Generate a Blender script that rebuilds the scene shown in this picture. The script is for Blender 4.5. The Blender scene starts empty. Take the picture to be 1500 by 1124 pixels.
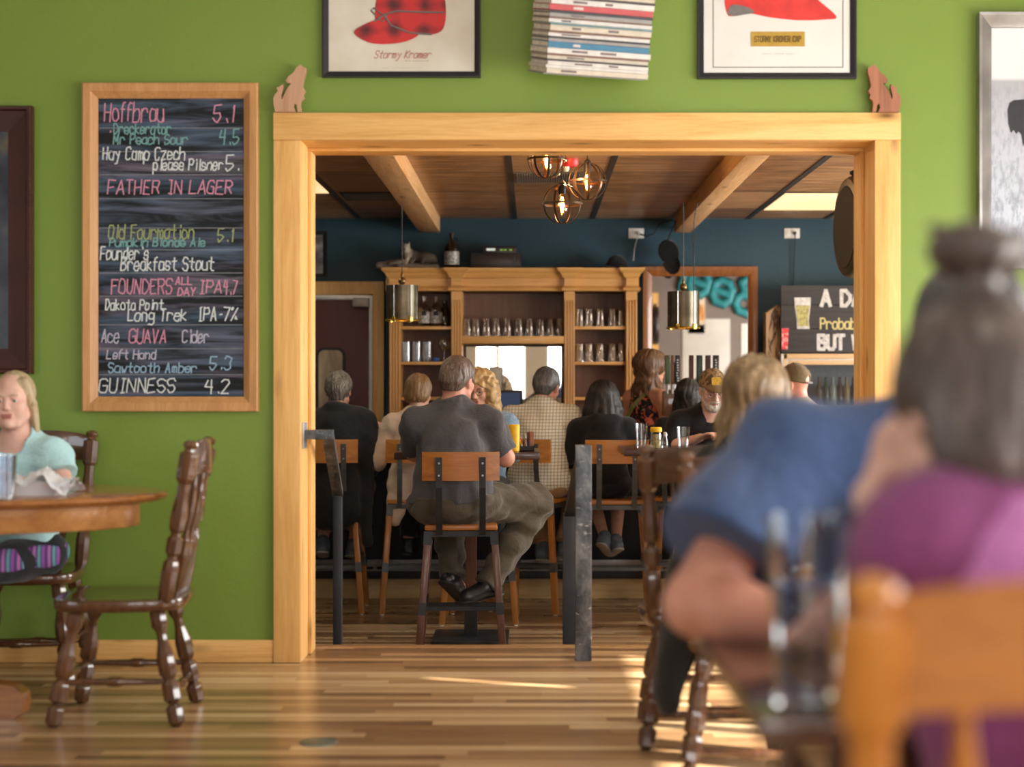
import bpy, bmesh, math, random
import numpy as np
from mathutils import Vector, Matrix, noise as mnoise

# ---------------------------------------------------------------- camera, light, exposure
SC = bpy.context.scene
COL = SC.collection
F = 2292.0          # focal length in pixels of the 1500 px wide frame
H = 1.157           # eye height above the front room's floor
VX, VY = 780.0, 565.0

cam_data = bpy.data.cameras.new('camera')
cam = bpy.data.objects.new('camera', cam_data)
COL.objects.link(cam)
cam_data.sensor_width = 36.0
cam_data.lens = 36.0 * F / 1500.0
cam_data.shift_x = -30.0 / 1500.0
cam_data.shift_y = 3.0 / 1500.0
cam_data.clip_start = 0.05
cam.location = (0, 0, H)
cam.rotation_euler = (math.pi / 2, 0, 0)
cam_data.dof.use_dof = True
cam_data.dof.focus_distance = 8.4
cam_data.dof.aperture_fstop = 1.75
cam_data.dof.aperture_blades = 0
SC.camera = cam

SC.view_settings.view_transform = 'Standard'
SC.view_settings.look = 'None'
SC.view_settings.gamma = 1.0
SC.view_settings.use_curve_mapping = False
SC.view_settings.exposure = 0.0
SC.cycles.max_bounces = 7
SC.cycles.diffuse_bounces = 4
SC.cycles.glossy_bounces = 3
SC.cycles.transmission_bounces = 6
SC.cycles.transparent_max_bounces = 8
SC.cycles.sample_clamp_indirect = 6.0
SC.cycles.caustics_reflective = False
SC.cycles.caustics_refractive = False
SC.cycles.use_denoising = True

world = bpy.data.worlds.new('World')
SC.world = world
world.use_nodes = True
world.node_tree.nodes['Background'].inputs[0].default_value = (0.75, 0.87, 1.0, 1)
world.node_tree.nodes['Background'].inputs[1].default_value = 1.2


def daylight(name, loc, look, sx, sy, power, color):
    l = bpy.data.lights.new(name, 'AREA')
    l.shape = 'RECTANGLE'
    l.size, l.size_y = sx, sy
    l.energy = power
    l.color = color
    o = bpy.data.objects.new(name, l)
    COL.objects.link(o)
    o.location = loc
    o.rotation_euler = Vector(look).to_track_quat('-Z', 'Y').to_euler()
    return o


# sky light through the windows: behind the camera, along the right wall, and the bar room's right wall
daylight('front_window_daylight', (0.6, -3.24, 1.65), (0, 1, 0), 5.0, 1.9, 210, (1.0, 0.97, 0.94))
daylight('side_window_daylight', (3.44, 3.1, 1.4), (-1, 0, 0), 5.3, 1.2, 300, (1.0, 0.965, 0.92))
daylight('bar_window_daylight', (4.44, 9.6, 1.45), (-1, 0, 0), 3.6, 1.5, 360, (1.0, 0.96, 0.9))
daylight('left_window_daylight', (-4.64, 1.6, 1.55), (1, 0, 0), 2.6, 1.5, 45, (0.90, 0.95, 1.0))
sun_l = bpy.data.lights.new('sun', 'SUN')
sun_l.energy = 22
sun_l.angle = 0.012
sun_l.color = (1.0, 0.93, 0.82)
sun = bpy.data.objects.new('sun', sun_l)
COL.objects.link(sun)
SUN_DIR = Vector((-0.80, 0.27, -0.55)).normalized()
sun.rotation_euler = SUN_DIR.to_track_quat('-Z', 'Y').to_euler()


def P(px, py, d):
    return Vector(((px - VX) * d / F, d, H - (py - VY) * d / F))


def WX(px, d): return (px - VX) * d / F
def WZ(py, d): return H - (py - VY) * d / F

# ---------------------------------------------------------------- materials
MATS = {}


class NT:
    def __init__(s, name):
        s.m = bpy.data.materials.new(name)
        s.m.use_nodes = True
        s.t = s.m.node_tree
        s.b = s.t.nodes['Principled BSDF']

    def n(s, typ, **kw):
        nd = s.t.nodes.new(typ)
        for k, v in kw.items():
            if hasattr(nd, k): setattr(nd, k, v)
            else: nd.inputs[k].default_value = v
        return nd

    def l(s, a, b): s.t.links.new(a, b)

    def coord(s, scale=(1, 1, 1), which='Object'):
        tc = s.n('ShaderNodeTexCoord')
        mp = s.n('ShaderNodeMapping')
        mp.inputs['Scale'].default_value = scale
        s.l(tc.outputs[which], mp.inputs['Vector'])
        return mp.outputs[0]

    def noise(s, vec, scale, detail=4, rough=0.55, dist=0.0):
        nd = s.n('ShaderNodeTexNoise')
        nd.inputs['Scale'].default_value = scale
        nd.inputs['Detail'].default_value = detail
        nd.inputs['Roughness'].default_value = rough
        nd.inputs['Distortion'].default_value = dist
        s.l(vec, nd.inputs['Vector'])
        return nd.outputs['Fac']

    def ramp(s, fac, stops):
        r = s.n('ShaderNodeValToRGB')
        e = r.color_ramp.elements
        while len(e) < len(stops): e.new(0.5)
        for i, (p, c) in enumerate(stops):
            e[i].position = p
            e[i].color = (c[0], c[1], c[2], 1) if not isinstance(c, (int, float)) else (c, c, c, 1)
        s.l(fac, r.inputs[0])
        return r.outputs[0]

    def mix(s, fac, a, b, mode='MIX'):
        m = s.n('ShaderNodeMix', data_type='RGBA', blend_type=mode)
        for sock, v in ((m.inputs[0], fac), (m.inputs[6], a), (m.inputs[7], b)):
            if isinstance(v, (int, float)): sock.default_value = v
            elif isinstance(v, tuple): sock.default_value = (v[0], v[1], v[2], 1)
            else: s.l(v, sock)
        return m.outputs[2]

    def math(s, op, a, b=None):
        m = s.n('ShaderNodeMath', operation=op)
        for i, v in enumerate((a, b)):
            if v is None: continue
            if isinstance(v, (int, float)): m.inputs[i].default_value = v
            else: s.l(v, m.inputs[i])
        return m.outputs[0]

    def bump(s, h, strength=0.3, dist=0.01):
        b = s.n('ShaderNodeBump')
        b.inputs['Strength'].default_value = strength
        b.inputs['Distance'].default_value = dist
        s.l(h, b.inputs['Height'])
        s.l(b.outputs[0], s.b.inputs['Normal'])

    def out(s, color=None, rough=None, metal=None, spec=None, coat=None):
        for k, v in (('Base Color', color), ('Roughness', rough), ('Metallic', metal), ('Specular IOR Level', spec), ('Coat Weight', coat)):
            if v is None: continue
            sock = s.b.inputs[k]
            if isinstance(v, (int, float)): sock.default_value = v
            elif isinstance(v, tuple): sock.default_value = (v[0], v[1], v[2], 1)
            else: s.l(v, sock)
        MATS[s.m.name] = s.m
        return s.m


def plain(name, c, rough=0.6, metal=0.0, spec=0.4, var=0.12, scale=30, bump=0.0):
    if name in MATS: return MATS[name]
    t = NT(name)
    v = t.coord()
    f = t.noise(v, scale, 3)
    lo = tuple(x * (1 - var) for x in c)
    hi = tuple(min(1, x * (1 + var)) for x in c)
    col = t.ramp(f, [(0.3, lo), (0.7, hi)])
    if bump: t.bump(f, bump, 0.004)
    return t.out(col, rough, metal, spec)


def wood(name, dark, mid, light, axis='z', scale=1.0, rough=0.4, knots=False, coat=0.0, bump=0.08):
    if name in MATS: return MATS[name]
    t = NT(name)
    sc = {'x': (0.9, 14, 14), 'y': (14, 0.9, 14), 'z': (14, 14, 0.9)}[axis]
    v = t.coord(tuple(x * scale for x in sc))
    f = t.noise(v, 1.6, 6, 0.6, 0.8)
    fine = t.noise(t.coord(tuple(x * scale * 5 for x in sc)), 2.0, 3)
    col = t.ramp(f, [(0.25, dark), (0.5, mid), (0.78, light)])
    col = t.mix(0.28, col, t.ramp(fine, [(0.3, dark), (0.7, light)]))
    if knots:
        kv = t.coord({'x': (1.6, 5, 5), 'y': (5, 1.6, 5), 'z': (5, 5, 1.6)}[axis])
        vo = t.n('ShaderNodeTexVoronoi')
        vo.inputs['Scale'].default_value = 1.5
        t.l(kv, vo.inputs['Vector'])
        k = t.ramp(vo.outputs['Distance'], [(0.03, 1.0), (0.10, 0.45), (0.2, 0.0)])
        col = t.mix(k, col, tuple(x * 0.32 for x in dark))
    if bump: t.bump(fine, bump, 0.002)
    t.out(col, rough, 0.0, 0.45, coat)
    return t.m


def fabric(name, c, rough=0.85, var=0.14, scale=240, c2=None, wr=0.35):
    if name in MATS: return MATS[name]
    t = NT(name)
    v = t.coord()
    f = t.noise(v, scale, 2)
    g = t.noise(v, 9, 4, 0.6, 0.6)
    col = t.ramp(f, [(0.25, tuple(x * (1 - var) for x in c)), (0.75, tuple(min(1, x * (1 + var)) for x in (c2 or c)))])
    t.bump(g, wr, 0.03)
    t.b.inputs['Sheen Weight'].default_value = 0.15
    return t.out(col, rough, 0.0, 0.2)


def glow(name, c, strength):
    if name in MATS: return MATS[name]
    t = NT(name)
    t.b.inputs['Emission Color'].default_value = (*c, 1)
    t.b.inputs['Emission Strength'].default_value = strength
    return t.out(tuple(c), 0.5)


def glass(name, c=(1, 1, 1), rough=0.02, alpha=0.22, base=0.07):
    """thin clear glass: mostly lets light straight through, with a mirror-like film on top"""
    if name in MATS: return MATS[name]
    t = NT(name)
    tr = t.n('ShaderNodeBsdfTransparent')
    tr.inputs[0].default_value = (*c, 1)
    gl = t.n('ShaderNodeBsdfGlossy')
    gl.inputs['Roughness'].default_value = rough
    lw = t.n('ShaderNodeLayerWeight')
    lw.inputs['Blend'].default_value = alpha
    mx = t.n('ShaderNodeMixShader')
    fac = t.math('ADD', t.math('MULTIPLY', lw.outputs['Facing'], 0.75), base)
    t.l(fac, mx.inputs[0])
    t.l(tr.outputs[0], mx.inputs[1])
    t.l(gl.outputs[0], mx.inputs[2])
    t.l(mx.outputs[0], t.t.nodes['Material Output'].inputs['Surface'])
    MATS[name] = t.m
    return t.m


# ---------------------------------------------------------------- mesh helpers
def basis(d):
    d = Vector(d).normalized()
    a = Vector((0, 0, 1)) if abs(d.z) < 0.95 else Vector((1, 0, 0))
    x = a.cross(d).normalized()
    return x, d.cross(x), d


def box(bm, c, s, rz=0.0, bev=0.0, rot=None):
    m = Matrix.Translation(c)
    if rot is not None: m = m @ rot.to_4x4()
    elif rz: m = m @ Matrix.Rotation(rz, 4, 'Z')
    r = bmesh.ops.create_cube(bm, size=1.0, matrix=m @ Matrix.Diagonal((s[0], s[1], s[2], 1)))
    if bev:
        es = list({e for v in r['verts'] for e in v.link_edges})
        bmesh.ops.bevel(bm, geom=es, offset=bev, segments=2, profile=0.6, affect='EDGES', clamp_overlap=True)


def box2(bm, x0, x1, y0, y1, z0, z1, bev=0.0):
    box(bm, ((x0 + x1) / 2, (y0 + y1) / 2, (z0 + z1) / 2), (abs(x1 - x0), abs(y1 - y0), abs(z1 - z0)), bev=bev)


def bar(bm, a, b, w, t, up=None, bev=0.0):
    """a square bar from a to b, w wide and t thick"""
    a, b = Vector(a), Vector(b)
    d = (b - a)
    if up is None: x, y, z = basis(d)
    else:
        z = d.normalized()
        y = (Vector(up) - z * Vector(up).dot(z)).normalized()
        x = y.cross(z)
    rot = Matrix((x, y, z)).transposed()
    box(bm, (a + b) / 2, (w, t, d.length), rot=rot, bev=bev)


def ring_loft(bm, rings, caps=True, closed=False):
    prev = None
    all_r = []
    for pts in rings:
        vs = [bm.verts.new(p) for p in pts]
        all_r.append(vs)
        if prev:
            n = len(vs)
            for i in range(n):
                bm.faces.new((prev[i], prev[(i + 1) % n], vs[(i + 1) % n], vs[i]))
        prev = vs
    if closed:
        n = len(prev)
        for i in range(n):
            bm.faces.new((prev[i], prev[(i + 1) % n], all_r[0][(i + 1) % n], all_r[0][i]))
    elif caps:
        try:
            bm.faces.new(list(reversed(all_r[0])))
            bm.faces.new(all_r[-1])
        except ValueError:
            pass


def lathe(bm, a, b, prof, seg=16, phase=0.0, caps=True):
    """turned piece along a->b; prof = [(t 0..1, radius)]"""
    a, b = Vector(a), Vector(b)
    x, y, z = basis(b - a)
    rings = []
    for t, r in prof:
        c = a.lerp(b, t)
        rings.append([c + (x * math.cos(phase + 2 * math.pi * i / seg) + y * math.sin(phase + 2 * math.pi * i / seg)) * r for i in range(seg)])
    ring_loft(bm, rings, caps)


def tube(bm, pts, r, seg=8, closed=False):
    pts = [Vector(p) for p in pts]
    n = len(pts)
    rings = []
    x0 = None
    for i, p in enumerate(pts):
        if closed: d = pts[(i + 1) % n] - pts[i - 1]
        else: d = pts[min(i + 1, n - 1)] - pts[max(i - 1, 0)]
        d.normalize()
        if x0 is None: x0 = basis(d)[0]
        x0 = (x0 - d * x0.dot(d)).normalized()
        y = d.cross(x0)
        rr = r[i] if isinstance(r, (list, tuple)) else r
        rings.append([p + (x0 * math.cos(2 * math.pi * k / seg) + y * math.sin(2 * math.pi * k / seg)) * rr for k in range(seg)])
    ring_loft(bm, rings, True, closed)


def prism(bm, outline, origin, ux, uy, thick, bev=0.0):
    """extrude a 2D outline (list of (u,v)) in the plane ux,uy by thick along ux x uy"""
    o, ux, uy = Vector(origin), Vector(ux), Vector(uy)
    n = ux.cross(uy).normalized()
    vs = [bm.verts.new(o + ux * u + uy * v) for u, v in outline]
    f = bm.faces.new(vs)
    r = bmesh.ops.extrude_face_region(bm, geom=[f])
    nv = [e for e in r['geom'] if isinstance(e, bmesh.types.BMVert)]
    bmesh.ops.translate(bm, verts=nv, vec=n * thick)


def ball(bm, c, r, seg=16, rings=10, scale=(1, 1, 1), rot=None):
    m = Matrix.Translation(c)
    if rot is not None: m = m @ rot.to_4x4()
    bmesh.ops.create_uvsphere(bm, u_segments=seg, v_segments=rings, radius=r, matrix=m @ Matrix.Diagonal((*scale, 1)))


def smooth_mesh(me, angle=40):
    n = len(me.polygons)
    me.polygons.foreach_set('use_smooth', np.ones(n, dtype=bool))
    try:
        me.set_sharp_from_angle(angle=math.radians(angle))
    except Exception:
        pass


def obj(name, bm, m, parent=None, smooth=35, loc=None):
    bmesh.ops.recalc_face_normals(bm, faces=bm.faces)
    me = bpy.data.meshes.new(name)
    bm.to_mesh(me)
    bm.free()
    me.materials.append(m)
    if smooth: smooth_mesh(me, smooth)
    o = bpy.data.objects.new(name, me)
    COL.objects.link(o)
    if parent is not None: o.parent = parent
    if loc is not None: o.location = loc
    return o


def NB(): return bmesh.new()


def tag(o, label, cat, group=None):
    o['label'] = label
    o['category'] = cat
    if group: o['group'] = group
    return o


def thing(name, label, cat, loc=(0, 0, 0), rz=0.0, group=None):
    o = bpy.data.objects.new(name, None)
    COL.objects.link(o)
    o.location = loc
    o.rotation_euler = (0, 0, rz)
    o.empty_display_size = 0.1
    return tag(o, label, cat, group)


def struct(name, bm, m, parent=None, smooth=35):
    o = obj(name, bm, m, parent, smooth)
    if parent is None: o['kind'] = 'structure'
    return o


def dup(root, loc, rz, label=None, group=None):
    r = root.copy()
    COL.objects.link(r)
    r.location = loc
    r.rotation_euler = (0, 0, rz)
    if label: r['label'] = label
    if group: r['group'] = group
    for ch in list(root.children):
        c = ch.copy()
        COL.objects.link(c)
        c.parent = r
        for g in ch.children:
            d = g.copy()
            COL.objects.link(d)
            d.parent = c
    return r


ORD = ['first', 'second', 'third', 'fourth', 'fifth', 'sixth', 'seventh', 'eighth', 'ninth', 'tenth', 'eleventh', 'twelfth', 'thirteenth',
       'fourteenth', 'fifteenth', 'sixteenth', 'seventeenth', 'eighteenth', 'nineteenth', 'twentieth', 'twenty-first', 'twenty-second',
       'twenty-third', 'twenty-fourth', 'twenty-fifth', 'twenty-sixth', 'twenty-seventh', 'twenty-eighth', 'twenty-ninth', 'thirtieth']

# ---------------------------------------------------------------- hand lettering: single-stroke letters, x 0-4, y 0-8 (baseline 2, x-height 6, capitals 8)
GL = {
    'A': '022842 1434', 'B': '02080838473605 053544433202', 'C': '4738180703123243', 'D': '0208 082846442202', 'E': '480802 0535 0242', 'F': '480802 0535', 
    'G': '47381807031232434525', 'H': '0208 4248 0545', 'I': '1838 2822 1232', 'J': '4843321203', 'K': '0208 480542', 'L': '080242', 'M': '0208244842', 
    'N': '02084248', 'O': '1807031232434738 3818', 'P': '0208083847463505', 'Q': '180703123243473818 2442', 'R': '0208 083847463505 2542', 'S': '473818070615354443321203', 
    'T': '0848 2822', 'U': '080312324348', 'V': '082248', 'W': '0812253248', 'X': '0248 0842', 'Y': '082548 2522', 'Z': '08480242', 'a': '36160503123243 4642', 
    'b': '0802 05163645433202', 'c': '4536160503123243', 'd': '4842 4536160503123243', 'e': '04444536160503123243', 'f': '38281712 0636', 'g': '463616050413334446 4641301000', 
    'h': '0802 0516364542', 'i': '2622 2728', 'j': '26211000 2728', 'k': '0802 360442', 'l': '2822', 'm': '0602 05162522 25364542', 'n': '0602 0516364542', 
    'o': '160503123243453616', 'p': '0600 0516364543321203', 'q': '4640 4536160503123243', 'r': '0602 05163645', 's': '45361605143443321203', 't': '28233242 0646', 
    'u': '0603123243 4642', 'v': '062246', 'w': '0612243246', 'x': '0642 4602', 'y': '0624 462000', 'z': '06460242', '0': '1807031232434738 3818', '1': '172822', 
    '2': '07183847460242', '3': '0718384746354443321203', '4': '180545 3832', '5': '480805354433221203', '6': '38170403123243443504', '7': '084812', '8': '180706354443321203041546473818', 
    '9': '453516071838474532', '.': '2223', ',': '2221', "'": '2827', '-': '1535', '%': '4802 0708181707 3334434333', '/': '0248', '&': '420718283703123244', 
    
}


def strokes(text, size, rnd=None, slant=0.0, space=1.0):
    """text -> list of polylines (u, v), v up; size = capital height"""
    u = size / 6.0
    out = []
    x = 0.0
    for ch in text:
        if ch == ' ':
            x += 3.2 * u * space
            continue
        g = GL.get(ch)
        if g is None:
            x += 4 * u
            continue
        w = 0
        for st in g.split():
            pts = []
            st = st[:len(st) // 2 * 2]
            for i in range(0, len(st), 2):
                gx, gy = int(st[i]), int(st[i + 1]) - 2
                w = max(w, gx)
                jx, jy = (rnd.uniform(-.3, .3), rnd.uniform(-.3, .3)) if rnd else (0, 0)
                pts.append((x + (gx * 0.82 + jx) * u + slant * gy * u, (gy + jy) * u))
            if len(pts) > 1: out.append(pts)
        x += ((max(w, 1.5)) * 0.82 + 1.15) * u * space
    return out, x


def ribbon(bm, lines, origin, ux, uy, width):
    """flat chalk or paint strokes lying on a board"""
    o, ux, uy = Vector(origin), Vector(ux), Vector(uy)
    nrm = ux.cross(uy)
    for pts in lines:
        vs = [Vector((p[0], p[1])) for p in pts]
        for i in range(len(vs) - 1):
            a, b = vs[i], vs[i + 1]
            d = b - a
            if d.length < 1e-6: continue
            d.normalize()
            n = Vector((-d.y, d.x)) * width / 2
            e = d * width * 0.35
            o = o + nrm * 0.00004
            q = [a - e + n, a - e - n, b + e - n, b + e + n]
            bm.faces.new([bm.verts.new(o + ux * c.x + uy * c.y) for c in q])


def write_on(name, text, size, origin, m, parent, ux=(1, 0, 0), uy=(0, 0, 1), width=None, seed=None, slant=0.0, fit=None, space=1.0):
    rnd = random.Random(seed) if seed is not None else None
    ln, w = strokes(text, size, rnd, slant, space)
    if fit:
        k = fit / max(w, 1e-6)
        ln = [[(a * k, b) for a, b in l] for l in ln]
    bm = NB()
    ribbon(bm, ln, origin, ux, uy, width or size * 0.13)
    return obj(name, bm, m, parent, smooth=0)

# ---------------------------------------------------------------- organic shapes: smooth unions of limbs, polygonised into one surface
class Field:
    def __init__(s, lo, hi, h):
        s.lo = np.array(lo, dtype=np.float32)
        s.h = h
        s.n = np.ceil((np.array(hi) - np.array(lo)) / h).astype(int) + 2
        s.ax = [s.lo[i] + h * np.arange(s.n[i], dtype=np.float32) for i in range(3)]
        s.D = np.full(s.n, 0.3, dtype=np.float32)

    def sub(s, lo, hi):
        sl = []
        for i in range(3):
            a = max(0, int((lo[i] - s.lo[i]) / s.h) - 1)
            b = min(s.n[i], int((hi[i] - s.lo[i]) / s.h) + 3)
            if b <= a: return None, None
            sl.append(slice(a, b))
        g = [s.ax[0][sl[0]][:, None, None], s.ax[1][sl[1]][None, :, None], s.ax[2][sl[2]][None, None, :]]
        return tuple(sl), g

    def comb(s, sl, d, k, mode):
        A = s.D[sl]
        if mode == 'add':
            if k > 0:
                hh = np.maximum(k - np.abs(A - d), 0) / k
                s.D[sl] = np.minimum(A, d) - hh * hh * k * 0.25
            else: s.D[sl] = np.minimum(A, d)
        elif mode == 'cut':
            d = -d
            if k > 0:
                hh = np.maximum(k - np.abs(A - d), 0) / k
                s.D[sl] = np.maximum(A, d) + hh * hh * k * 0.25
            else: s.D[sl] = np.maximum(A, d)
        else: s.D[sl] = np.maximum(A, d)

    def cap(s, a, b, ra, rb, k=0.02, mode='add', flat=False, squash=None):
        """tapered limb from a to b; flat=True ends it square at b; squash=(axis, factor) flattens its section"""
        a, b = np.array(a, dtype=np.float32), np.array(b, dtype=np.float32)
        m = max(ra, rb) * (1.0 if squash is None else max(1.0, 1 / squash[1])) + k + s.h
        sl, g = s.sub(np.minimum(a, b) - m, np.maximum(a, b) + m)
        if sl is None: return
        ab = b - a
        L2 = float(ab @ ab) + 1e-12
        px, py, pz = g[0] - a[0], g[1] - a[1], g[2] - a[2]
        t = np.clip((px * ab[0] + py * ab[1] + pz * ab[2]) / L2, 0, 1)
        qx, qy, qz = px - t * ab[0], py - t * ab[1], pz - t * ab[2]
        q2 = qx * qx + qy * qy + qz * qz
        if squash is not None:
            ax = np.array(squash[0], dtype=np.float32)
            ax /= np.linalg.norm(ax)
            c = qx * ax[0] + qy * ax[1] + qz * ax[2]
            q2 = q2 + c * c * (1 / squash[1] ** 2 - 1)
        d = np.sqrt(q2) - (ra + t * (rb - ra))
        if flat:
            L = math.sqrt(L2)
            d = np.maximum(d, (px * ab[0] + py * ab[1] + pz * ab[2]) / L - L)
        s.comb(sl, d, k, mode)

    def ell(s, c, r, k=0.02, mode='add', rot=None):
        c = np.array(c, dtype=np.float32)
        m = max(r) + k + s.h
        sl, g = s.sub(c - m, c + m)
        if sl is None: return
        p = [g[0] - c[0], g[1] - c[1], g[2] - c[2]]
        if rot is not None:
            R = np.array(rot, dtype=np.float32)      # columns are the axes
            p = [p[0] * R[0, i] + p[1] * R[1, i] + p[2] * R[2, i] for i in range(3)]
        k0 = np.sqrt((p[0] / r[0]) ** 2 + (p[1] / r[1]) ** 2 + (p[2] / r[2]) ** 2)
        k1 = np.sqrt((p[0] / r[0] ** 2) ** 2 + (p[1] / r[1] ** 2) ** 2 + (p[2] / r[2] ** 2) ** 2) + 1e-6
        d = k0 * (k0 - 1) / k1
        d = np.where(k0 < 0.05, -min(r), d)
        s.comb(sl, d, k, mode)

    def plane(s, p, n, k=0.0):
        """keep the side behind the plane (n points to what is cut away)"""
        n = np.array(n, dtype=np.float32)
        n /= np.linalg.norm(n)
        d = (s.ax[0][:, None, None] - p[0]) * n[0] + (s.ax[1][None, :, None] - p[1]) * n[1] + (s.ax[2][None, None, :] - p[2]) * n[2]
        if k > 0:
            hh = np.maximum(k - np.abs(s.D - d), 0) / k
            s.D = np.maximum(s.D, d) + hh * hh * k * 0.25
        else: s.D = np.maximum(s.D, d)

    def disp(s, fn, band=0.05):
        i, j, k = np.nonzero(np.abs(s.D) < band)
        s.D[i, j, k] += fn(s.ax[0][i], s.ax[1][j], s.ax[2][k]).astype(np.float32)

    def mesh(s):
        D = s.D
        D[0, :, :] = D[-1, :, :] = 0.3
        D[:, 0, :] = D[:, -1, :] = 0.3
        D[:, :, 0] = D[:, :, -1] = 0.3
        ins = D < 0
        cnt = np.zeros(np.array(D.shape) - 1, dtype=np.int8)
        cor = [(i, j, k) for i in (0, 1) for j in (0, 1) for k in (0, 1)]
        nx, ny, nz = cnt.shape
        for i, j, k in cor: cnt += ins[i:i + nx, j:j + ny, k:k + nz]
        act = np.nonzero((cnt > 0) & (cnt < 8))
        N = len(act[0])
        vals = [D[act[0] + i, act[1] + j, act[2] + k] for i, j, k in cor]
        acc = np.zeros((N, 3), dtype=np.float64)
        num = np.zeros(N)
        for e0 in range(8):
            for e1 in range(e0 + 1, 8):
                c0, c1 = np.array(cor[e0]), np.array(cor[e1])
                if np.abs(c0 - c1).sum() != 1: continue
                a, b = vals[e0], vals[e1]
                x = (a < 0) != (b < 0)
                t = np.where(x, a / np.where(x, a - b, 1), 0)
                acc += np.where(x[:, None], c0 + t[:, None] * (c1 - c0), 0)
                num += x
        V = (np.stack(act, 1) + acc / num[:, None]) * s.h + s.lo
        idx = np.full(cnt.shape, -1, dtype=np.int32)
        idx[act] = np.arange(N)
        quads = []
        for axis in range(3):
            sl0 = [slice(1, -1)] * 3
            sl0[axis] = slice(0, -1)
            sl1 = [slice(1, -1)] * 3
            sl1[axis] = slice(1, None)
            a, b = ins[tuple(sl0)], ins[tuple(sl1)]
            x = np.nonzero(a != b)
            flip = a[x]
            p = [x[0].copy(), x[1].copy(), x[2].copy()]
            for i in range(3):
                if i != axis: p[i] += 1
            u, v = (axis + 1) % 3, (axis + 2) % 3
            def at(du, dv):
                q = [p[0], p[1], p[2]]
                q[u] = q[u] - du
                q[v] = q[v] - dv
                return idx[q[0], q[1], q[2]]
            q4 = np.stack([at(1, 1), at(0, 1), at(0, 0), at(1, 0)], 1)
            q4[~flip] = q4[~flip][:, ::-1]
            quads.append(q4)
        Q = np.concatenate(quads)
        Q = Q[(Q >= 0).all(1)]
        return V, Q


def np_mesh(name, V, Q, m, parent=None):
    me = bpy.data.meshes.new(name)
    me.vertices.add(len(V))
    me.vertices.foreach_set('co', np.asarray(V, dtype=np.float32).ravel())
    me.loops.add(len(Q) * 4)
    me.loops.foreach_set('vertex_index', Q.astype(np.int32).ravel())
    me.polygons.add(len(Q))
    me.polygons.foreach_set('loop_start', np.arange(0, len(Q) * 4, 4, dtype=np.int32))
    me.polygons.foreach_set('use_smooth', np.ones(len(Q), dtype=bool))
    me.update(calc_edges=True)
    me.validate()
    me.materials.append(m)
    o = bpy.data.objects.new(name, me)
    COL.objects.link(o)
    if parent is not None: o.parent = parent
    return o


def sdf_obj(name, f, m, parent=None):
    V, Q = f.mesh()
    return np_mesh(name, V, Q, m, parent)

# ---------------------------------------------------------------- the setting
PINE = dict(dark=(0.56, 0.27, 0.065), mid=(0.74, 0.435, 0.14), light=(0.84, 0.56, 0.225))
M_pine_x = wood('pine_x', axis='x', rough=0.5, knots=True, coat=0.0, **PINE)
M_pine_z = wood('pine_z', axis='z', rough=0.5, knots=True, coat=0.0, **PINE)
M_pine_kick = wood('pine_base', (0.60, 0.36, 0.14), (0.80, 0.57, 0.27), (0.86, 0.66, 0.36), 'x', rough=0.6, knots=True)  # paler pine for the bar's kickboard
M_black = plain('black_metal', (0.016, 0.017, 0.02), 0.45, 0.2, 0.5, 0.3, 14)
M_dark = plain('near_black', (0.012, 0.012, 0.014), 0.55, 0, 0.4)


def floor_mat(name, tint, rough, dens=1.0):
    t = NT(name)
    co = t.coord()
    sp = t.n('ShaderNodeSeparateXYZ')
    t.l(co, sp.inputs[0])
    def strips(w, L, seed):
        row = t.math('FLOOR', t.math('DIVIDE', sp.outputs[1], w))
        wn = t.n('ShaderNodeTexWhiteNoise', noise_dimensions='2D')
        cb = t.n('ShaderNodeCombineXYZ')
        t.l(row, cb.inputs[0]); cb.inputs[1].default_value = seed
        t.l(cb.outputs[0], wn.inputs['Vector'])
        col = t.math('FLOOR', t.math('ADD', t.math('DIVIDE', sp.outputs[0], L), t.math('MULTIPLY', wn.outputs['Value'], 7.0)))
        w2 = t.n('ShaderNodeTexWhiteNoise', noise_dimensions='3D')
        c2 = t.n('ShaderNodeCombineXYZ')
        t.l(row, c2.inputs[0]); t.l(col, c2.inputs[1]); c2.inputs[2].default_value = seed
        t.l(c2.outputs[0], w2.inputs['Vector'])
        return w2.outputs['Value'], t.math('FRACT', t.math('DIVIDE', sp.outputs[1], w))
    a, fa = strips(0.062, 1.15, 1.0)
    b, fb = strips(0.124, 1.9, 5.0)
    stops = [(0.0, (0.085, 0.040, 0.016)), (0.22, (0.17, 0.085, 0.034)), (0.45, (0.29, 0.155, 0.062)), (0.62, (0.40, 0.235, 0.105)), (0.8, (0.52, 0.34, 0.165)), (1.0, (0.30, 0.205, 0.125))]
    stops = [(p, tuple(x * y for x, y in zip(c, tint))) for p, c in stops]
    g = t.noise(t.coord((1.1, 26, 26)), 3.0, 6, 0.62, 0.6)
    v = t.math('ADD', t.math('MULTIPLY', a, 0.64), t.math('ADD', t.math('MULTIPLY', b, 0.16), t.math('MULTIPLY', t.math('SUBTRACT', g, 0.32), 0.62)))
    col = t.ramp(v, stops)
    seam = t.ramp(fb, [(0.0, 1.0), (0.03, 0.0), (0.97, 0.0), (1.0, 1.0)])
    col = t.mix(t.math('MULTIPLY', seam, 0.6), col, (0.03, 0.016, 0.008))
    t.bump(t.math('SUBTRACT', g, t.math('MULTIPLY', seam, 0.6)), 0.06, 0.003)
    big = t.noise(t.coord((1.0, 1.0, 1.0)), 2.2, 3)
    t.out(col, t.math('ADD', t.math('MULTIPLY', big, 0.12), rough), 0.0, 0.5)
    return t.m


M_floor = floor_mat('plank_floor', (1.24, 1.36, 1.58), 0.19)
M_floor_bar = floor_mat('plank_floor_dark', (0.98, 1.10, 1.32), 0.22)


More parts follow.
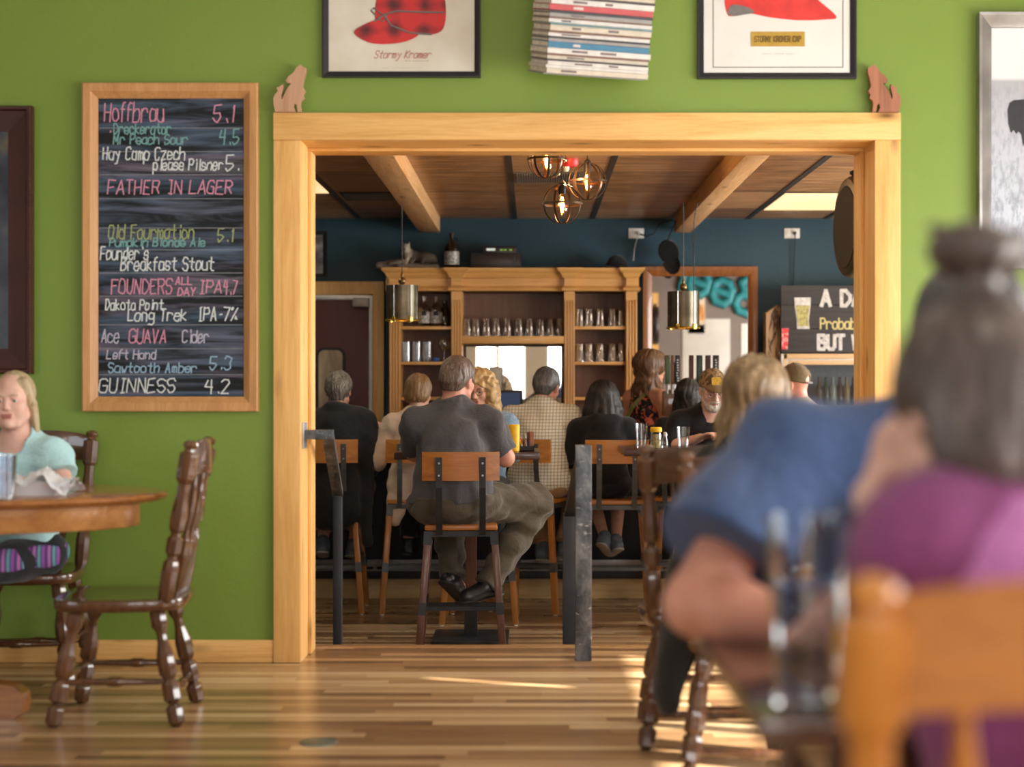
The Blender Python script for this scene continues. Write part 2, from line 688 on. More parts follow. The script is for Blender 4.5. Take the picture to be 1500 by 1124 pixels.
def paint(name, a, b, bump=0.25, sc=26, rough=0.5):
    t = NT(name)
    v = t.coord()
    big = t.noise(v, 0.9, 4, 0.55)
    sm = t.noise(v, sc, 5, 0.6, 0.4)
    col = t.ramp(big, [(0.3, a), (0.7, b)])
    sc_n = t.noise(t.coord((9, 9, 2.0)), 2.4, 5, 0.7, 1.5)
    col = t.mix(t.ramp(sc_n, [(0.70, 0.0), (0.80, 0.22)]), col, tuple(min(1, x * 1.9 + 0.03) for x in b))
    t.bump(sm, bump, 0.006)
    t.out(col, rough, 0.0, 0.35)
    return t.m


M_green = paint('green_paint', (0.165, 0.262, 0.043), (0.185, 0.290, 0.050), 0.18, 40, 0.45)
M_blue = paint('blue_plaster', (0.014, 0.045, 0.068), (0.020, 0.062, 0.090), 0.9, 10, 0.55)
M_white = plain('white_paint', (0.74, 0.73, 0.70), 0.6)
M_taupe = plain('taupe_paint', (0.20, 0.165, 0.15), 0.6, 0, 0.3, 0.05, 6)
M_tan = plain('tan_paint', (0.45, 0.38, 0.29), 0.6, 0, 0.3, 0.05, 6)

FZ = -0.338          # bar room floor
YW, YB = 6.55, 6.85  # faces of the wall between the rooms
XL, XR = -0.967, 1.428
ZT = 2.181
bm = NB(); box2(bm, -4.5, 3.3, -3.1, 6.94, -0.12, 0); struct('floor', bm, M_floor)
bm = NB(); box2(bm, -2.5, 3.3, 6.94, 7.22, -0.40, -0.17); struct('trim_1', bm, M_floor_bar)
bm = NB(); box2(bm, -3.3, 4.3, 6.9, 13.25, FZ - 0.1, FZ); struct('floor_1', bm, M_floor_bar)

bm = NB()
box2(bm, -4.5, XL - .02, YW, YB - .03, -0.1, 3.3)
box2(bm, XR + .02, 3.3, YW, YB - .03, -0.1, 3.3)
box2(bm, XL - .02, XR + .02, YW, YB - .03, ZT + .02, 3.3)
struct('wall_back', bm, M_green)
bm = NB()
box2(bm, -3.3, XL - .02, YB - .03, YB, -0.4, 2.6)
box2(bm, XR + .02, 4.3, YB - .03, YB, -0.4, 2.6)
box2(bm, XL - .02, XR + .02, YB - .03, YB, ZT + .02, 2.6)
struct('wall_front', bm, M_taupe)
# front room shell
bm = NB()
box2(bm, -4.6, -4.5, -3.2, .3, 0, 3.3); box2(bm, -4.6, -4.5, 2.9, 6.6, 0, 3.3); box2(bm, -4.6, -4.5, .3, 2.9, 0, .8); box2(bm, -4.6, -4.5, .3, 2.9, 2.3, 3.3)
struct('wall_left', bm, M_tan)
bm = NB()
for y in (.33, 1.6, 2.87): box(bm, (-4.55, y, 1.55), (.06, .06, 1.5))
for z in (.83, 2.27): box(bm, (-4.55, 1.6, z), (.06, 2.6, .06))
struct('window_4', bm, M_pine_z)
bm = NB(); box2(bm, -4.6, 3.42, -3.2, 6.86, 3.3, 3.4); struct('ceiling', bm, M_white)
bm = NB()
SY0, SY1, SZ0, SZ1 = 0.45, 5.80, 0.75, 2.10
box2(bm, 3.3, 3.4, -3.2, SY0, 0, 3.3)
box2(bm, 3.3, 3.4, SY1, 6.6, 0, 3.3)
box2(bm, 3.3, 3.4, SY0, SY1, 0, SZ0)
box2(bm, 3.3, 3.4, SY0, 4.88, SZ1, 3.3)
box2(bm, 3.3, 3.4, 4.955, SY1, SZ1, 3.3)
box2(bm, 3.3, 3.4, 4.87, 4.96, SZ1, 2.17)
box2(bm, 3.3, 3.4, 4.87, 4.96, 2.62, 3.3)
struct('wall_right', bm, M_tan)
bm = NB()
for y in (SY0 + .03, 1.8, 3.1, 4.35, SY1 - .03): box(bm, (3.35, y, 1.425), (0.07, 0.07, 1.35))
for y in (5.18, 5.46): box(bm, (3.35, y, 1.425), (0.04, 0.028, 1.35))
for z in (SZ0 + .03, SZ1 - .02): box(bm, (3.35, 3.125, z), (0.07, 5.35, 0.05))
struct('window_1', bm, M_pine_z)
bm = NB()
box2(bm, -4.6, -1.9, -3.2, -3.1, 0, 3.3); box2(bm, 3.1, 3.4, -3.2, -3.1, 0, 3.3)
box2(bm, -1.9, 3.1, -3.2, -3.1, 0, 0.7); box2(bm, -1.9, 3.1, -3.2, -3.1, 2.6, 3.3)
box2(bm, -1.9, -1.03, -3.2, -3.12, .7, 2.6); box2(bm, -.16, .30, -3.2, -3.12, .7, 2.6)
struct('wall_rear', bm, M_tan)
bm = NB()
for x in (-1.87, -0.65, 0.6, 1.85, 3.07): box(bm, (x, -3.15, 1.65), (0.08, 0.06, 1.9))
for z in (0.73, 2.57): box(bm, (0.6, -3.15, z), (5.0, 0.06, 0.06))
struct('window_2', bm, M_pine_z)
# bar room shell
bm = NB(); box2(bm, -3.4, 4.4, 13.1, 13.2, -0.45, 2.7); struct('wall_far', bm, M_blue)
bm = NB(); box2(bm, -3.4, -3.3, 6.85, 13.2, -0.45, 2.7); struct('wall_left_1', bm, M_blue)
bm = NB()
box2(bm, 4.3, 4.4, 6.85, 7.8, -.4, 2.7); box2(bm, 4.3, 4.4, 11.4, 13.2, -.4, 2.7)
box2(bm, 4.3, 4.4, 7.8, 11.4, -.4, 0.7); box2(bm, 4.3, 4.4, 7.8, 11.4, 2.2, 2.7)
struct('wall_right_1', bm, M_blue)
bm = NB()
for y in (7.84, 8.7, 9.6, 10.5, 11.36): box(bm, (4.35, y, 1.45), (0.06, 0.07, 1.5))
for z in (0.73, 2.17): box(bm, (4.35, 9.6, z), (0.06, 3.6, 0.06))
struct('window_3', bm, M_pine_z)

# doorway casing and jamb
bm = NB(); box2(bm, -1.081, XL, 6.525, YW, 0, ZT, .004); struct('trim_2', bm, M_pine_z)
bm = NB(); box2(bm, XR, 1.536, 6.525, YW, 0, ZT, .004); struct('trim_3', bm, M_pine_z)
bm = NB(); box2(bm, -1.081, 1.536, 6.520, YW, ZT, 2.295, .004); struct('trim_4', bm, M_pine_x)
bm = NB(); box2(bm, XL - .02, XL, YW, YB, 0, ZT); box2(bm, XL, XL + .014, 6.74, YB + .02, 0, ZT - .014, .003); struct('trim_5', bm, M_pine_z)
bm = NB(); box2(bm, XR, XR + .02, YW, YB, 0, ZT); box2(bm, XR - .018, XR, 6.74, YB + .02, 0, ZT - .014, .003); struct('trim_6', bm, M_pine_z)
bm = NB(); box2(bm, XL - .02, XR + .02, YW, YB, ZT, ZT + .02); box2(bm, XL, XR, 6.74, YB + .02, ZT - .014, ZT, .003); struct('trim_7', bm, M_pine_x)
bm = NB(); box2(bm, 1.43, 1.55, YB, YB + .02, -.1, 2.3); box2(bm, -1.08, -.967, YB, YB + .02, -.1, 2.3); struct('trim_8', bm, M_pine_z)
bm = NB(); box2(bm, -4.5, -1.081, 6.53, YW, 0, .094, .004); struct('baseboard_left', bm, M_pine_x)
bm = NB(); box2(bm, 1.536, 3.3, 6.53, YW, 0, .094, .004); struct('baseboard_right', bm, M_pine_x)
bm = NB(); box2(bm, XL - .1, XR + .1, 6.90, 6.965, -.03, .004, .003); struct('trim_9', bm, wood('nosing', (0.20, 0.10, 0.035), (0.36, 0.2, 0.08), (0.48, 0.3, 0.13), 'x', rough=.28))

# bar room ceiling: wood-grained tiles between dark metal strips
CZ = 2.557
t = NT('ceiling_tiles')
co = t.coord()
sp = t.n('ShaderNodeSeparateXYZ'); t.l(co, sp.inputs[0])
ux = t.math('DIVIDE', t.math('ADD', sp.outputs[0], 0.148), 0.65)
uy = t.math('DIVIDE', t.math('SUBTRACT', sp.outputs[1], 12.39), 1.07)
cb = t.n('ShaderNodeCombineXYZ'); t.l(t.math('FLOOR', ux), cb.inputs[0]); t.l(t.math('FLOOR', uy), cb.inputs[1])
wn = t.n('ShaderNodeTexWhiteNoise', noise_dimensions='2D'); t.l(cb.outputs[0], wn.inputs['Vector'])
g = t.noise(t.coord((0.9, 9, 9)), 2.0, 6, 0.7, 1.6)
v = t.math('ADD', t.math('MULTIPLY', wn.outputs['Value'], 0.34), t.math('MULTIPLY', t.math('SUBTRACT', g, 0.33), 1.9))
col = t.ramp(v, [(0.2, (0.13, 0.058, 0.020)), (0.45, (0.30, 0.145, 0.052)), (0.65, (0.46, 0.25, 0.10)), (0.85, (0.58, 0.36, 0.18))])
sy = t.ramp(t.math('FRACT', uy), [(0.0, 1.0), (0.02, 0.0), (0.98, 0.0), (1.0, 1.0)])
col = t.mix(sy, col, (0.02, 0.012, 0.008))
t.bump(g, 0.15, 0.004)
M_ceil = t.out(col, 0.33, 0, 0.5)
bm = NB(); box2(bm, -3.4, 4.4, 6.82, 13.2, CZ, CZ + .1); struct('ceiling_1', bm, M_ceil)
M_strip = plain('dark_strip', (0.045, 0.042, 0.042), 0.4, 0.6, 0.5)
for i, k in enumerate(range(-4, 7)):
    x = -.148 + .65 * k
    if abs(x - 1.15) < .1: continue
    bm = NB(); box2(bm, x - .02, x + .02, 6.86, 13.1, CZ - .006, CZ); struct('trim_%d' % (10 + i), bm, M_strip)
BEAM = wood('beam_wood', (0.42, 0.21, 0.075), (0.62, 0.36, 0.15), (0.76, 0.50, 0.26), 'y', rough=.6, knots=True)
for i, (x0, x1) in enumerate(((-.935, -.767), (1.176, 1.312))):
    bm = NB(); box2(bm, x0, x1, 6.87, 12.98, 2.426, CZ, .004); struct('trim_%d' % (30 + i), bm, BEAM)

# red swing door in the far wall, left
RED = plain('oxblood_paint', (0.070, 0.006, 0.008), 0.45, 0, 0.4, 0.08, 5)
Z0 = WZ(432, 13.08)
dl = thing('red_door', 'dark red door with rounded window at the far left of the bar room', 'door', (0, 0, 0))
bm = NB(); box2(bm, -2.28, WX(541, 13.06), 13.03, 13.075, FZ + .01, Z0 - .01, .003); obj('panel', bm, RED, dl)
bm = NB(); box2(bm, -2.3, WX(544.5, 13.04), 13.015, 13.035, Z0 - .045, Z0 - .005, .003); box2(bm, WX(541, 13.04), WX(546, 13.04), 13.015, 13.06, FZ, Z0 - .01); obj('metal_edge', bm, plain('steel', (.42, .41, .40), .38, .7), dl)
bm = NB(); box2(bm, WX(517, 13.0), WX(541, 13.0), 12.95, 13.03, WZ(450, 13), WZ(437, 13), .01); obj('door_closer', bm, plain('closer_grey', (.34, .31, .28), .45, .3), dl)


def rrect(w, h, r, n=6):
    pts = []
    for cx, cy, a0 in ((w / 2 - r, h / 2 - r, 0), (-w / 2 + r, h / 2 - r, 90), (-w / 2 + r, -h / 2 + r, 180), (w / 2 - r, -h / 2 + r, 270)):
        for k in range(n + 1):
            a = math.radians(a0 + 90 * k / n)
            pts.append((cx + r * math.cos(a), cy + r * math.sin(a)))
    return pts


gx, gz = WX(484.5, 13.02), WZ(562, 13.02)
bm = NB(); prism(bm, rrect(.245, .60, .07), (gx, 13.03, gz), (1, 0, 0), (0, 0, 1), .02); gk = obj('window_gasket', bm, M_dark, dl)
t = NT('pane_painted_light'); f = t.noise(t.coord((6, 6, 1.2)), 2.2, 3); M_pane = t.out(t.ramp(f, [(.3, (.20, .15, .09)), (.7, (.50, .42, .29))]), .18, 0, .5)  # light beyond the door window is put into the pane's tan colour
bm = NB(); prism(bm, rrect(.20, .555, .05), (gx, 13.008, gz), (1, 0, 0), (0, 0, 1), .006); obj('pane', bm, M_pane, gk)
bm = NB(); x1 = WX(541, 13.06); box2(bm, x1 + .03, WX(562.5, 13.06), 13.045, 13.1, FZ, Z0 + .11, .004); box2(bm, -2.42, x1 + .031, 13.045, 13.1, Z0, Z0 + .11, .004); box2(bm, -2.42, -2.3, 13.045, 13.1, FZ, Z0, .004)
struct('trim_40', bm, M_pine_z)

# two sheets and the painted sign on the bar side of the dividing wall (seen in the mirrors)
def wall_sheet(name, label, cat, x0, x1, z0, z1, m, r=.0):
    bm = NB(); box2(bm, x0, x1, YB + .003, YB + .013, z0, z1, .003)
    return tag(obj(name, bm, m), label, cat)


VD = 19.25
wall_sheet('whiteboard', 'large pale whiteboard reflected in the wood-framed mirror', 'whiteboard', WX(1000, VD), WX(1070, VD), 1.05, WZ(467, VD), plain('board_white', (.58, .56, .53), .5, 0, .3, .1, 3))
wall_sheet('notice_sheet', 'narrow white sheet reflected at the right edge of the mirror', 'notice', WX(1086, VD), WX(1112, VD), 1.2, WZ(474, VD), M_white)
t = NT('food_poster_print'); f = t.noise(t.coord((1, 1, 1)), 6, 3); M_poster = t.out(t.ramp(f, [(.35, (.62, .48, .36)), (.48, (.65, .50, .38)), (.52, (.62, .30, .04)), (.6, (.50, .16, .06)), (.68, (.2, .24, .08))]), .5)
pst = wall_sheet('food_poster', 'bright food poster seen reflected beside the right pendant', 'poster', WX(1008, VD), WX(1033, VD), WZ(489, VD), WZ(434, VD), plain('poster_cream', (.70, .55, .42), .5))
bm = NB(); box2(bm, WX(1010, VD), WX(1032, VD), YB + .012, YB + .016, WZ(476, VD), WZ(446, VD)); obj('picture', bm, M_poster, pst)
M_teal = plain('teal_paint', (.02, .235, .27), .45, 0, .4, .2, 8)
M_teal_d = plain('teal_edge', (.006, .10, .12), .5)
sg = thing('beer_sign', 'teal cut-out lettering sign reflected in the wood-framed mirror', 'sign', (0, 0, 0))
rb = random.Random(3)
ln, w = strokes('Beer', .40, None, 0.1, 1.05)
uu = Vector((-1, 0, .40)).normalized(); vv = Vector((.40, 0, 1)).normalized()
og = Vector((WX(1100, VD), YB + .02, WZ(462, VD)))
for m_, wd, dy, nm in ((M_teal_d, .058, 0, 'backing'), (M_teal, .038, .016, 'lettering')):
    f_ = Field((WX(1100, VD) - 1.6, YB, 1.75), (WX(1100, VD) + .35, YB + .09, 2.75), .010)
    for pts in ln:
        for a, b in zip(pts[:-1], pts[1:]):
            A, B = og + uu * a[0] + vv * a[1], og + uu * b[0] + vv * b[1]
            A.y = B.y = YB + .03 + dy
            f_.cap(A, B, wd, wd, .01, squash=((0, 1, 0), .35))
    f_.plane((0, 0, 2.54), (0, 0, 1))
    sdf_obj(nm, f_, m_, sg)

# ---------------------------------------------------------------- wooden dining chairs with chunky turned legs
CH = dict(dark=(0.035, 0.014, 0.007), mid=(0.085, 0.034, 0.014), light=(0.16, 0.068, 0.028))
M_ch = wood('walnut_stain', axis='z', rough=0.24, coat=0.9, bump=.03, **CH)
M_chx = wood('walnut_stain_flat', axis='x', rough=0.22, coat=0.9, bump=.03, **CH)
CO = dict(dark=(0.26, 0.085, 0.010), mid=(0.45, 0.165, 0.022), light=(0.60, 0.25, 0.04))
M_co = wood('orange_stain', axis='z', rough=0.42, coat=0.12, bump=.03, **CO)
M_cox = wood('orange_stain_flat', axis='x', rough=0.62, coat=0.0, bump=.03, **CO)

LEGP = [(0, .018), (.02, .026), (.04, .029), (.15, .029), (.18, .022), (.21, .017), (.29, .019), (.38, .028), (.42, .031), (.55, .031), (.58, .024), (.60, .018), (.63, .028), (.65, .031), (.775, .031), (.79, .022), (.81, .017), (.835, .028), (.85, .030), (.965, .028), (.985, .018), (1, .013)]
POSTP = [(0, .018), (.03, .026), (.06, .028), (.20, .030), (.26, .026), (.28, .018), (.30, .018), (.32, .027), (.40, .028), (.42, .018), (.44, .018), (.46, .027), (.52, .030), (.58, .027), (.68, .021), (.74, .021), (.76, .030), (.78, .032), (.92, .032), (.935, .020), (.95, .017), (.962, .024), (.975, .026), (.99, .022), (1, .012)]


def make_chair(name, label, cat, mv, mh, loc, rz, group=None, height=0.97):
    """seat faces +y; origin on the floor under the seat's centre"""
    t = thing(name, label, cat, loc, rz, group)
    sz = 0.43
    bm = NB()
    pts = []
    for k in range(28):
        a = 2 * math.pi * k / 28
        c, s = math.cos(a), math.sin(a)
        w = .225 if s > 0 else .215
        pts.append((math.copysign(abs(c) ** .45, c) * w, math.copysign(abs(s) ** .5, s) * .225))
    rings = []
    for z, k in ((-.042, .95), (-.034, .985), (-.012, 1.0), (-.003, .985), (0, .955), (-.004, .80), (-.010, .5), (-.012, .12)):
        rings.append([Vector((x * k, y * k, sz + z)) for x, y in pts])
    ring_loft(bm, rings)
    obj('seat', bm, mh, t, 45)
    tops, feet = {}, {}
    for sx in (-1, 1):
        for sy in (1, -1):
            a = Vector((sx * .15, sy * .135, sz - .035))
            b = Vector((sx * .205, sy * (.205 if sy > 0 else .215), 0.0))
            tops[sx, sy], feet[sx, sy] = a, b
            bm = NB(); lathe(bm, a, b, LEGP, 8, math.pi / 8)
            obj('leg', bm, mv, t, 30)
    def lp(sx, sy, f): return tops[sx, sy].lerp(feet[sx, sy], f)
    SP = [(0, .008), (.12, .011), (.42, .013), (.46, .017), (.54, .017), (.58, .013), (.88, .011), (1, .008)]
    for sx in (-1, 1):
        bm = NB(); lathe(bm, lp(sx, 1, .62), lp(sx, -1, .62), SP, 10); obj('stretcher', bm, mv, t)
    for sy, f in ((1, .60), (-1, .72)):
        bm = NB(); lathe(bm, lp(-1, sy, f), lp(1, sy, f), SP, 10); obj('stretcher', bm, mv, t)
    lean = Vector((0, -.17, 1)).normalized()
    posts = []
    for sx in (-1, 1):
        a = Vector((sx * .175, -.165, sz - .02))
        b = a + lean * ((height - sz + .02) / lean.z) + Vector((sx * .028, 0, 0))
        posts.append((a, b))
        bm = NB(); lathe(bm, a, b, POSTP, 8, math.pi / 8); obj('back_post', bm, mv, t, 30)
    # crest rail, scalloped along the top
    a = posts[0][0].lerp(posts[0][1], .86); b = posts[1][0].lerp(posts[1][1], .86)
    n = 14
    rings = []
    for i in range(n + 1):
        u = i / n
        c = a.lerp(b, u) + Vector((0, -.035 * math.sin(math.pi * u), 0))
        top = .052 + .028 * math.sin(math.pi * u) ** .6
        bot = .047 - .012 * math.sin(math.pi * u)
        th = .011
        cl = Vector((0, .02, 1)).normalized()
        nd = Vector((0, 1, -.02)).normalized()
        rings.append([c + cl * top + nd * th * .6, c + cl * (top - .012) + nd * th, c - cl * bot + nd * th, c - cl * bot - nd * th, c + cl * (top - .012) - nd * th, c + cl * top - nd * th * .6])
    bm = NB(); ring_loft(bm, rings); obj('crest_rail', bm, mh, t, 30)
    SPN = [(0, .008), (.15, .011), (.32, .019), (.45, .020), (.50, .011), (.55, .010), (.66, .017), (.78, .018), (.92, .010), (1, .008)]
    for u in (.2, .4, .6, .8):
        p0 = Vector((-.13 + .26 * u, -.185, sz - .01))
        p1 = a.lerp(b, u) + Vector((0, -.035 * math.sin(math.pi * u), 0)) - lean * .035
        bm = NB(); lathe(bm, p0, p1, SPN, 8, math.pi / 8); obj('spindle', bm, mv, t, 30)
    return t


def rzdir(x, y): return math.atan2(-x, y)    # rotation that turns +y towards (x, y)


ch1 = make_chair('dining_chair', 'dark wooden chair in side view, tucked at the right end of the oval table', 'chair', M_ch, M_chx, (WX(185, 5.5), 5.5, 0), rzdir(-1, -.05), 'dark dining chairs')
# the girl's chair stands against the wall
dup(ch1, (WX(40, 6.22), 6.22, 0), rzdir(.08, -1), 'dark wooden chair against the green wall that the girl sits on', 'dark dining chairs')
cA = Vector((.665, 4.63, 0))
RZA = rzdir(.12, 1)
dup(ch1, (cA.x, cA.y, 0), RZA, 'dark wooden chair under the long-haired blonde person', 'dark dining chairs')
dup(ch1, (.575, 5.16, 0), rzdir(.06, 1), 'dark wooden chair just right of the doorway post, beyond the long-haired blonde person', 'dark dining chairs')
dup(ch1, (.95, 2.95, 0), rzdir(-.3, -1), 'chair behind the dark table, hidden under the person in navy', 'dark dining chairs')
ch5 = make_chair('dining_chair', 'orange-brown wooden chair nearest the camera at the lower right', 'chair', M_co, M_cox, (.482, 1.69, 0), rzdir(-.10, 1), None, .985)

# oval pedestal table, left
M_tab = wood('table_honey', (0.16, 0.052, 0.012), (0.30, 0.115, 0.03), (0.43, 0.19, 0.055), 'x', rough=.22, coat=.5, bump=.02)
M_tabv = wood('table_honey_side', (0.26, 0.10, 0.03), (0.42, 0.19, 0.06), (0.55, 0.28, 0.10), 'x', rough=.3, coat=.3, bump=.02)
TX, TY, TZ = -2.085, 5.485, .785
tt = thing('oval_table', 'polished oval wooden pedestal table at the left edge in front of the girl', 'table', (TX, TY, 0))


def ov(rx, ry, z, n=72): return [Vector((rx * math.cos(2 * math.pi * k / n), ry * math.sin(2 * math.pi * k / n), z)) for k in range(n)]


bm = NB(); ring_loft(bm, [ov(.77, .46, TZ - .032), ov(.795, .485, TZ - .026), ov(.805, .495, TZ - .014), ov(.80, .49, TZ - .004), ov(.785, .475, TZ)]); obj('tabletop', bm, M_tab, tt, 50)
bm = NB(); ring_loft(bm, [ov(.70, .385, TZ - .118), ov(.705, .39, TZ - .113), ov(.705, .39, TZ - .032)]); obj('apron', bm, M_tabv, tt, 50)
bm = NB(); lathe(bm, (0, 0, TZ - .12), (0, 0, .12), [(0, .11), (.1, .10), (.2, .06), (.4, .075), (.6, .09), (.8, .055), (.9, .08), (1, .09)], 24); obj('pedestal', bm, M_tab, tt)
for sx, sy in ((1, -.12), (-1, .12), (.12, 1), (-.12, -1)):
    if 1:
        bm = NB()
        o_ = [(0.05, .05), (.05, .15), (.15, .16), (.32, .125), (.43, .115), (.475, .09), (.485, .055), (.47, .02), (.43, 0), (.36, 0), (.30, .03), (.15, .05)]
        d = Vector((sx, sy, 0)).normalized()
        n_ = Vector((-d.y, d.x, 0))
        prism(bm, [(u * .68, v) for u, v in o_], n_ * -.035, d, (0, 0, 1), -.07)
        obj('foot', bm, M_tab, tt)

# things on the oval table
M_glass = glass('clear_glass', (.93, .95, .96), .03, .25)
M_glass_b = glass('pale_tumbler', (.80, .86, .93), .15, .5, .2)


def make_glass(name, label, loc, r0, r1, h, m, group=None, t=.003, ring=None, parent=None, facets=0):
    bm = NB()
    seg = 20
    prof = [(0, r0 * .6), (0.002, r0), (h, r1), (h, r1 - t), (h * .5, (r0 + r1) / 2 - t), (.012, r0 - t), (.012, .002)]
    rings = [[Vector((r * math.cos(2 * math.pi * k / seg), r * math.sin(2 * math.pi * k / seg), z)) for k in range(seg)] for z, r in prof]
    ring_loft(bm, rings)
    o = obj(name, bm, m, parent, 40, loc)
    if label: tag(o, label, 'glass', group)
    return o


g = make_glass('tumbler', 'pale blue plastic tumbler in front of the girl', (WX(6, 5.12), 5.12, TZ), .034, .040, .145, M_glass_b)
M_paper = plain('paper_white', (.72, .73, .76), .6, 0, .3, .05, 8)
tb = thing('food_basket', 'white paper-lined food basket with crumpled wrapping on the oval table', 'basket', (WX(42, 5.36), 5.36, TZ))
bm = NB(); ring_loft(bm, [[Vector((sx * a, sy * b, z)) for sx, sy in ((1, 1), (-1, 1), (-1, -1), (1, -1))] for a, b, z in ((.11, .08, 0), (.145, .105, .05), (.14, .10, .05), (.10, .07, .006))]); obj('tray', bm, M_paper, tb, 20)
rnd = random.Random(4)
bm = NB()
bmesh.ops.create_grid(bm, x_segments=22, y_segments=18, size=.16)
for v in bm.verts:
    v.co.y *= .75
    v.co.z = .052 + .05 * mnoise.noise(v.co * 13) + .028 * mnoise.noise(v.co * 31 + Vector((3, 1, 0))) - .12 * max(0, v.co.length - .13) * 4
    v.co.z = max(v.co.z, .004)
bmesh.ops.solidify(bm, geom=bm.faces[:], thickness=.002)
obj('paper_liner', bm, M_paper, tb, 25)
M_pink = plain('pink_print', (.52, .02, .12), .6)
sg_ = tag(obj('sunglasses', NB(), M_dark), 'dark folded glasses lying by the girl\'s arm', 'glasses')
bm = NB()
for dx in (-.035, .035): ball(bm, (dx, 0, .018), .026, 14, 8, (1, .22, .62))
bar(bm, (-.07, .01, .02), (-.05, .10, .008), .006, .006); bar(bm, (.07, .01, .02), (.03, .11, .008), .006, .006); bar(bm, (-.02, 0, .024), (.02, 0, .024), .006, .005)
bm.to_mesh(sg_.data); bm.free(); sg_.location = (WX(78, 5.6), 5.60, TZ); sg_.rotation_euler = (0, 0, .3)

# dark dining table in the right foreground, with a tall glass on it
M_dt = wood('dark_table', (0.05, 0.022, 0.014), (0.09, 0.04, 0.022), (0.14, 0.065, 0.035), 'y', rough=.18, coat=.6, bump=.02)
td = thing('dining_table', 'dark polished rectangular table at the lower right with a tall glass on it', 'table', (0, 0, 0))
bm = NB(); box2(bm, .27, 1.75, 1.86, 2.62, .728, .76, .008); obj('tabletop', bm, M_dt, td)
bm = NB(); box2(bm, .37, 1.65, 1.96, 2.52, .65, .728); obj('apron', bm, M_dt, td)
for x in (.42, 1.6):
    for y in (2.0, 2.48):
        bm = NB(); lathe(bm, (x, y, .728), (x, y, 0), [(0, .035), (.15, .035), (.18, .025), (.3, .036), (.8, .028), (.95, .03), (1, .018)], 12); obj('leg', bm, M_dt, td)
t = NT('tall_glass_clear')
t.b.inputs['Transmission Weight'].default_value = 1.0
t.b.inputs['IOR'].default_value = 1.45
M_glass_f = t.out((.93, .97, 1.0), .03, 0, .5)
t = NT('water')
t.b.inputs['Transmission Weight'].default_value = 1.0
t.b.inputs['IOR'].default_value = 1.33
M_water = t.out((.95, .98, 1.0), .0, 0, .5)
tg = make_glass('drinking_glass', 'tall clear glass of water on the dark table in the foreground', (WX(1183, 1.95), 1.95, .76), .041, .050, .235, M_glass_f, t=.004)
bm = NB(); lathe(bm, (0, 0, .0135), (0, 0, .15), [(0, .0365), (1, .0415)], 24); obj('water', bm, M_water, tg, 40)
# handrails down to the sunken bar floor
t = NT('scuffed_black_metal')
f = t.noise(t.coord((2.5, 2.5, 1.6)), 4, 6, .68, .4)
g = t.noise(t.coord((3, 3, 6)), 7, 5, .75, .8)
t.out(t.mix(t.ramp(g, [(.60, 0.0), (.68, .9)]), t.ramp(f, [(.38, (.030, .033, .040)), (.52, (.085, .092, .105)), (.68, (.19, .195, .205))]), (.50, .49, .47)), .36, .35, .5)
M_scuff = t.m
hr = thing('handrail', 'black scuffed metal handrail with a post standing in the doorway, right', 'handrail', (0, 0, 0))
X0 = WX(854.5, 6.6)
bm = NB(); box2(bm, X0 - .034, X0 + .034, 6.57, 6.63, 0, WZ(652, 6.6), .004); obj('post', bm, M_scuff, hr)
xb = WX(834, 7.55)
bm = NB(); box2(bm, xb - .032, xb + .032, 7.52, 7.58, FZ, WZ(752, 7.55), .004); obj('post', bm, M_black, hr)
bm = NB(); bar(bm, (X0, 6.6, WZ(652, 6.6) - .02), (xb, 7.58, WZ(752, 7.55) - .02), .05, .03); obj('rail', bm, M_black, hr)
hl = thing('handrail', 'black metal handrail fixed to the left door jamb and sloping down', 'handrail', (0, 0, 0))
a = P(480, 636, 6.62); b = Vector((WX(495, 7.5), 7.5, WZ(724, 7.5)))
bm = NB(); bar(bm, a, b, .05, .032, bev=.003); obj('rail', bm, M_scuff, hl)
bm = NB(); box2(bm, XL - .0, a.x + .025, 6.585, 6.635, a.z - .022, a.z + .018, .003); obj('wall_arm', bm, M_scuff, hl)
bm = NB(); box2(bm, XL, XL + .008, 6.56, 6.66, a.z - .06, a.z + .05, .002); obj('wall_bracket', bm, plain('galvanised', (.45, .46, .47), .35, .8), hl)
bm = NB(); box2(bm, b.x - .02, b.x + .02, 7.47, 7.53, FZ, b.z + .01, .003); obj('post', bm, M_black, hl)

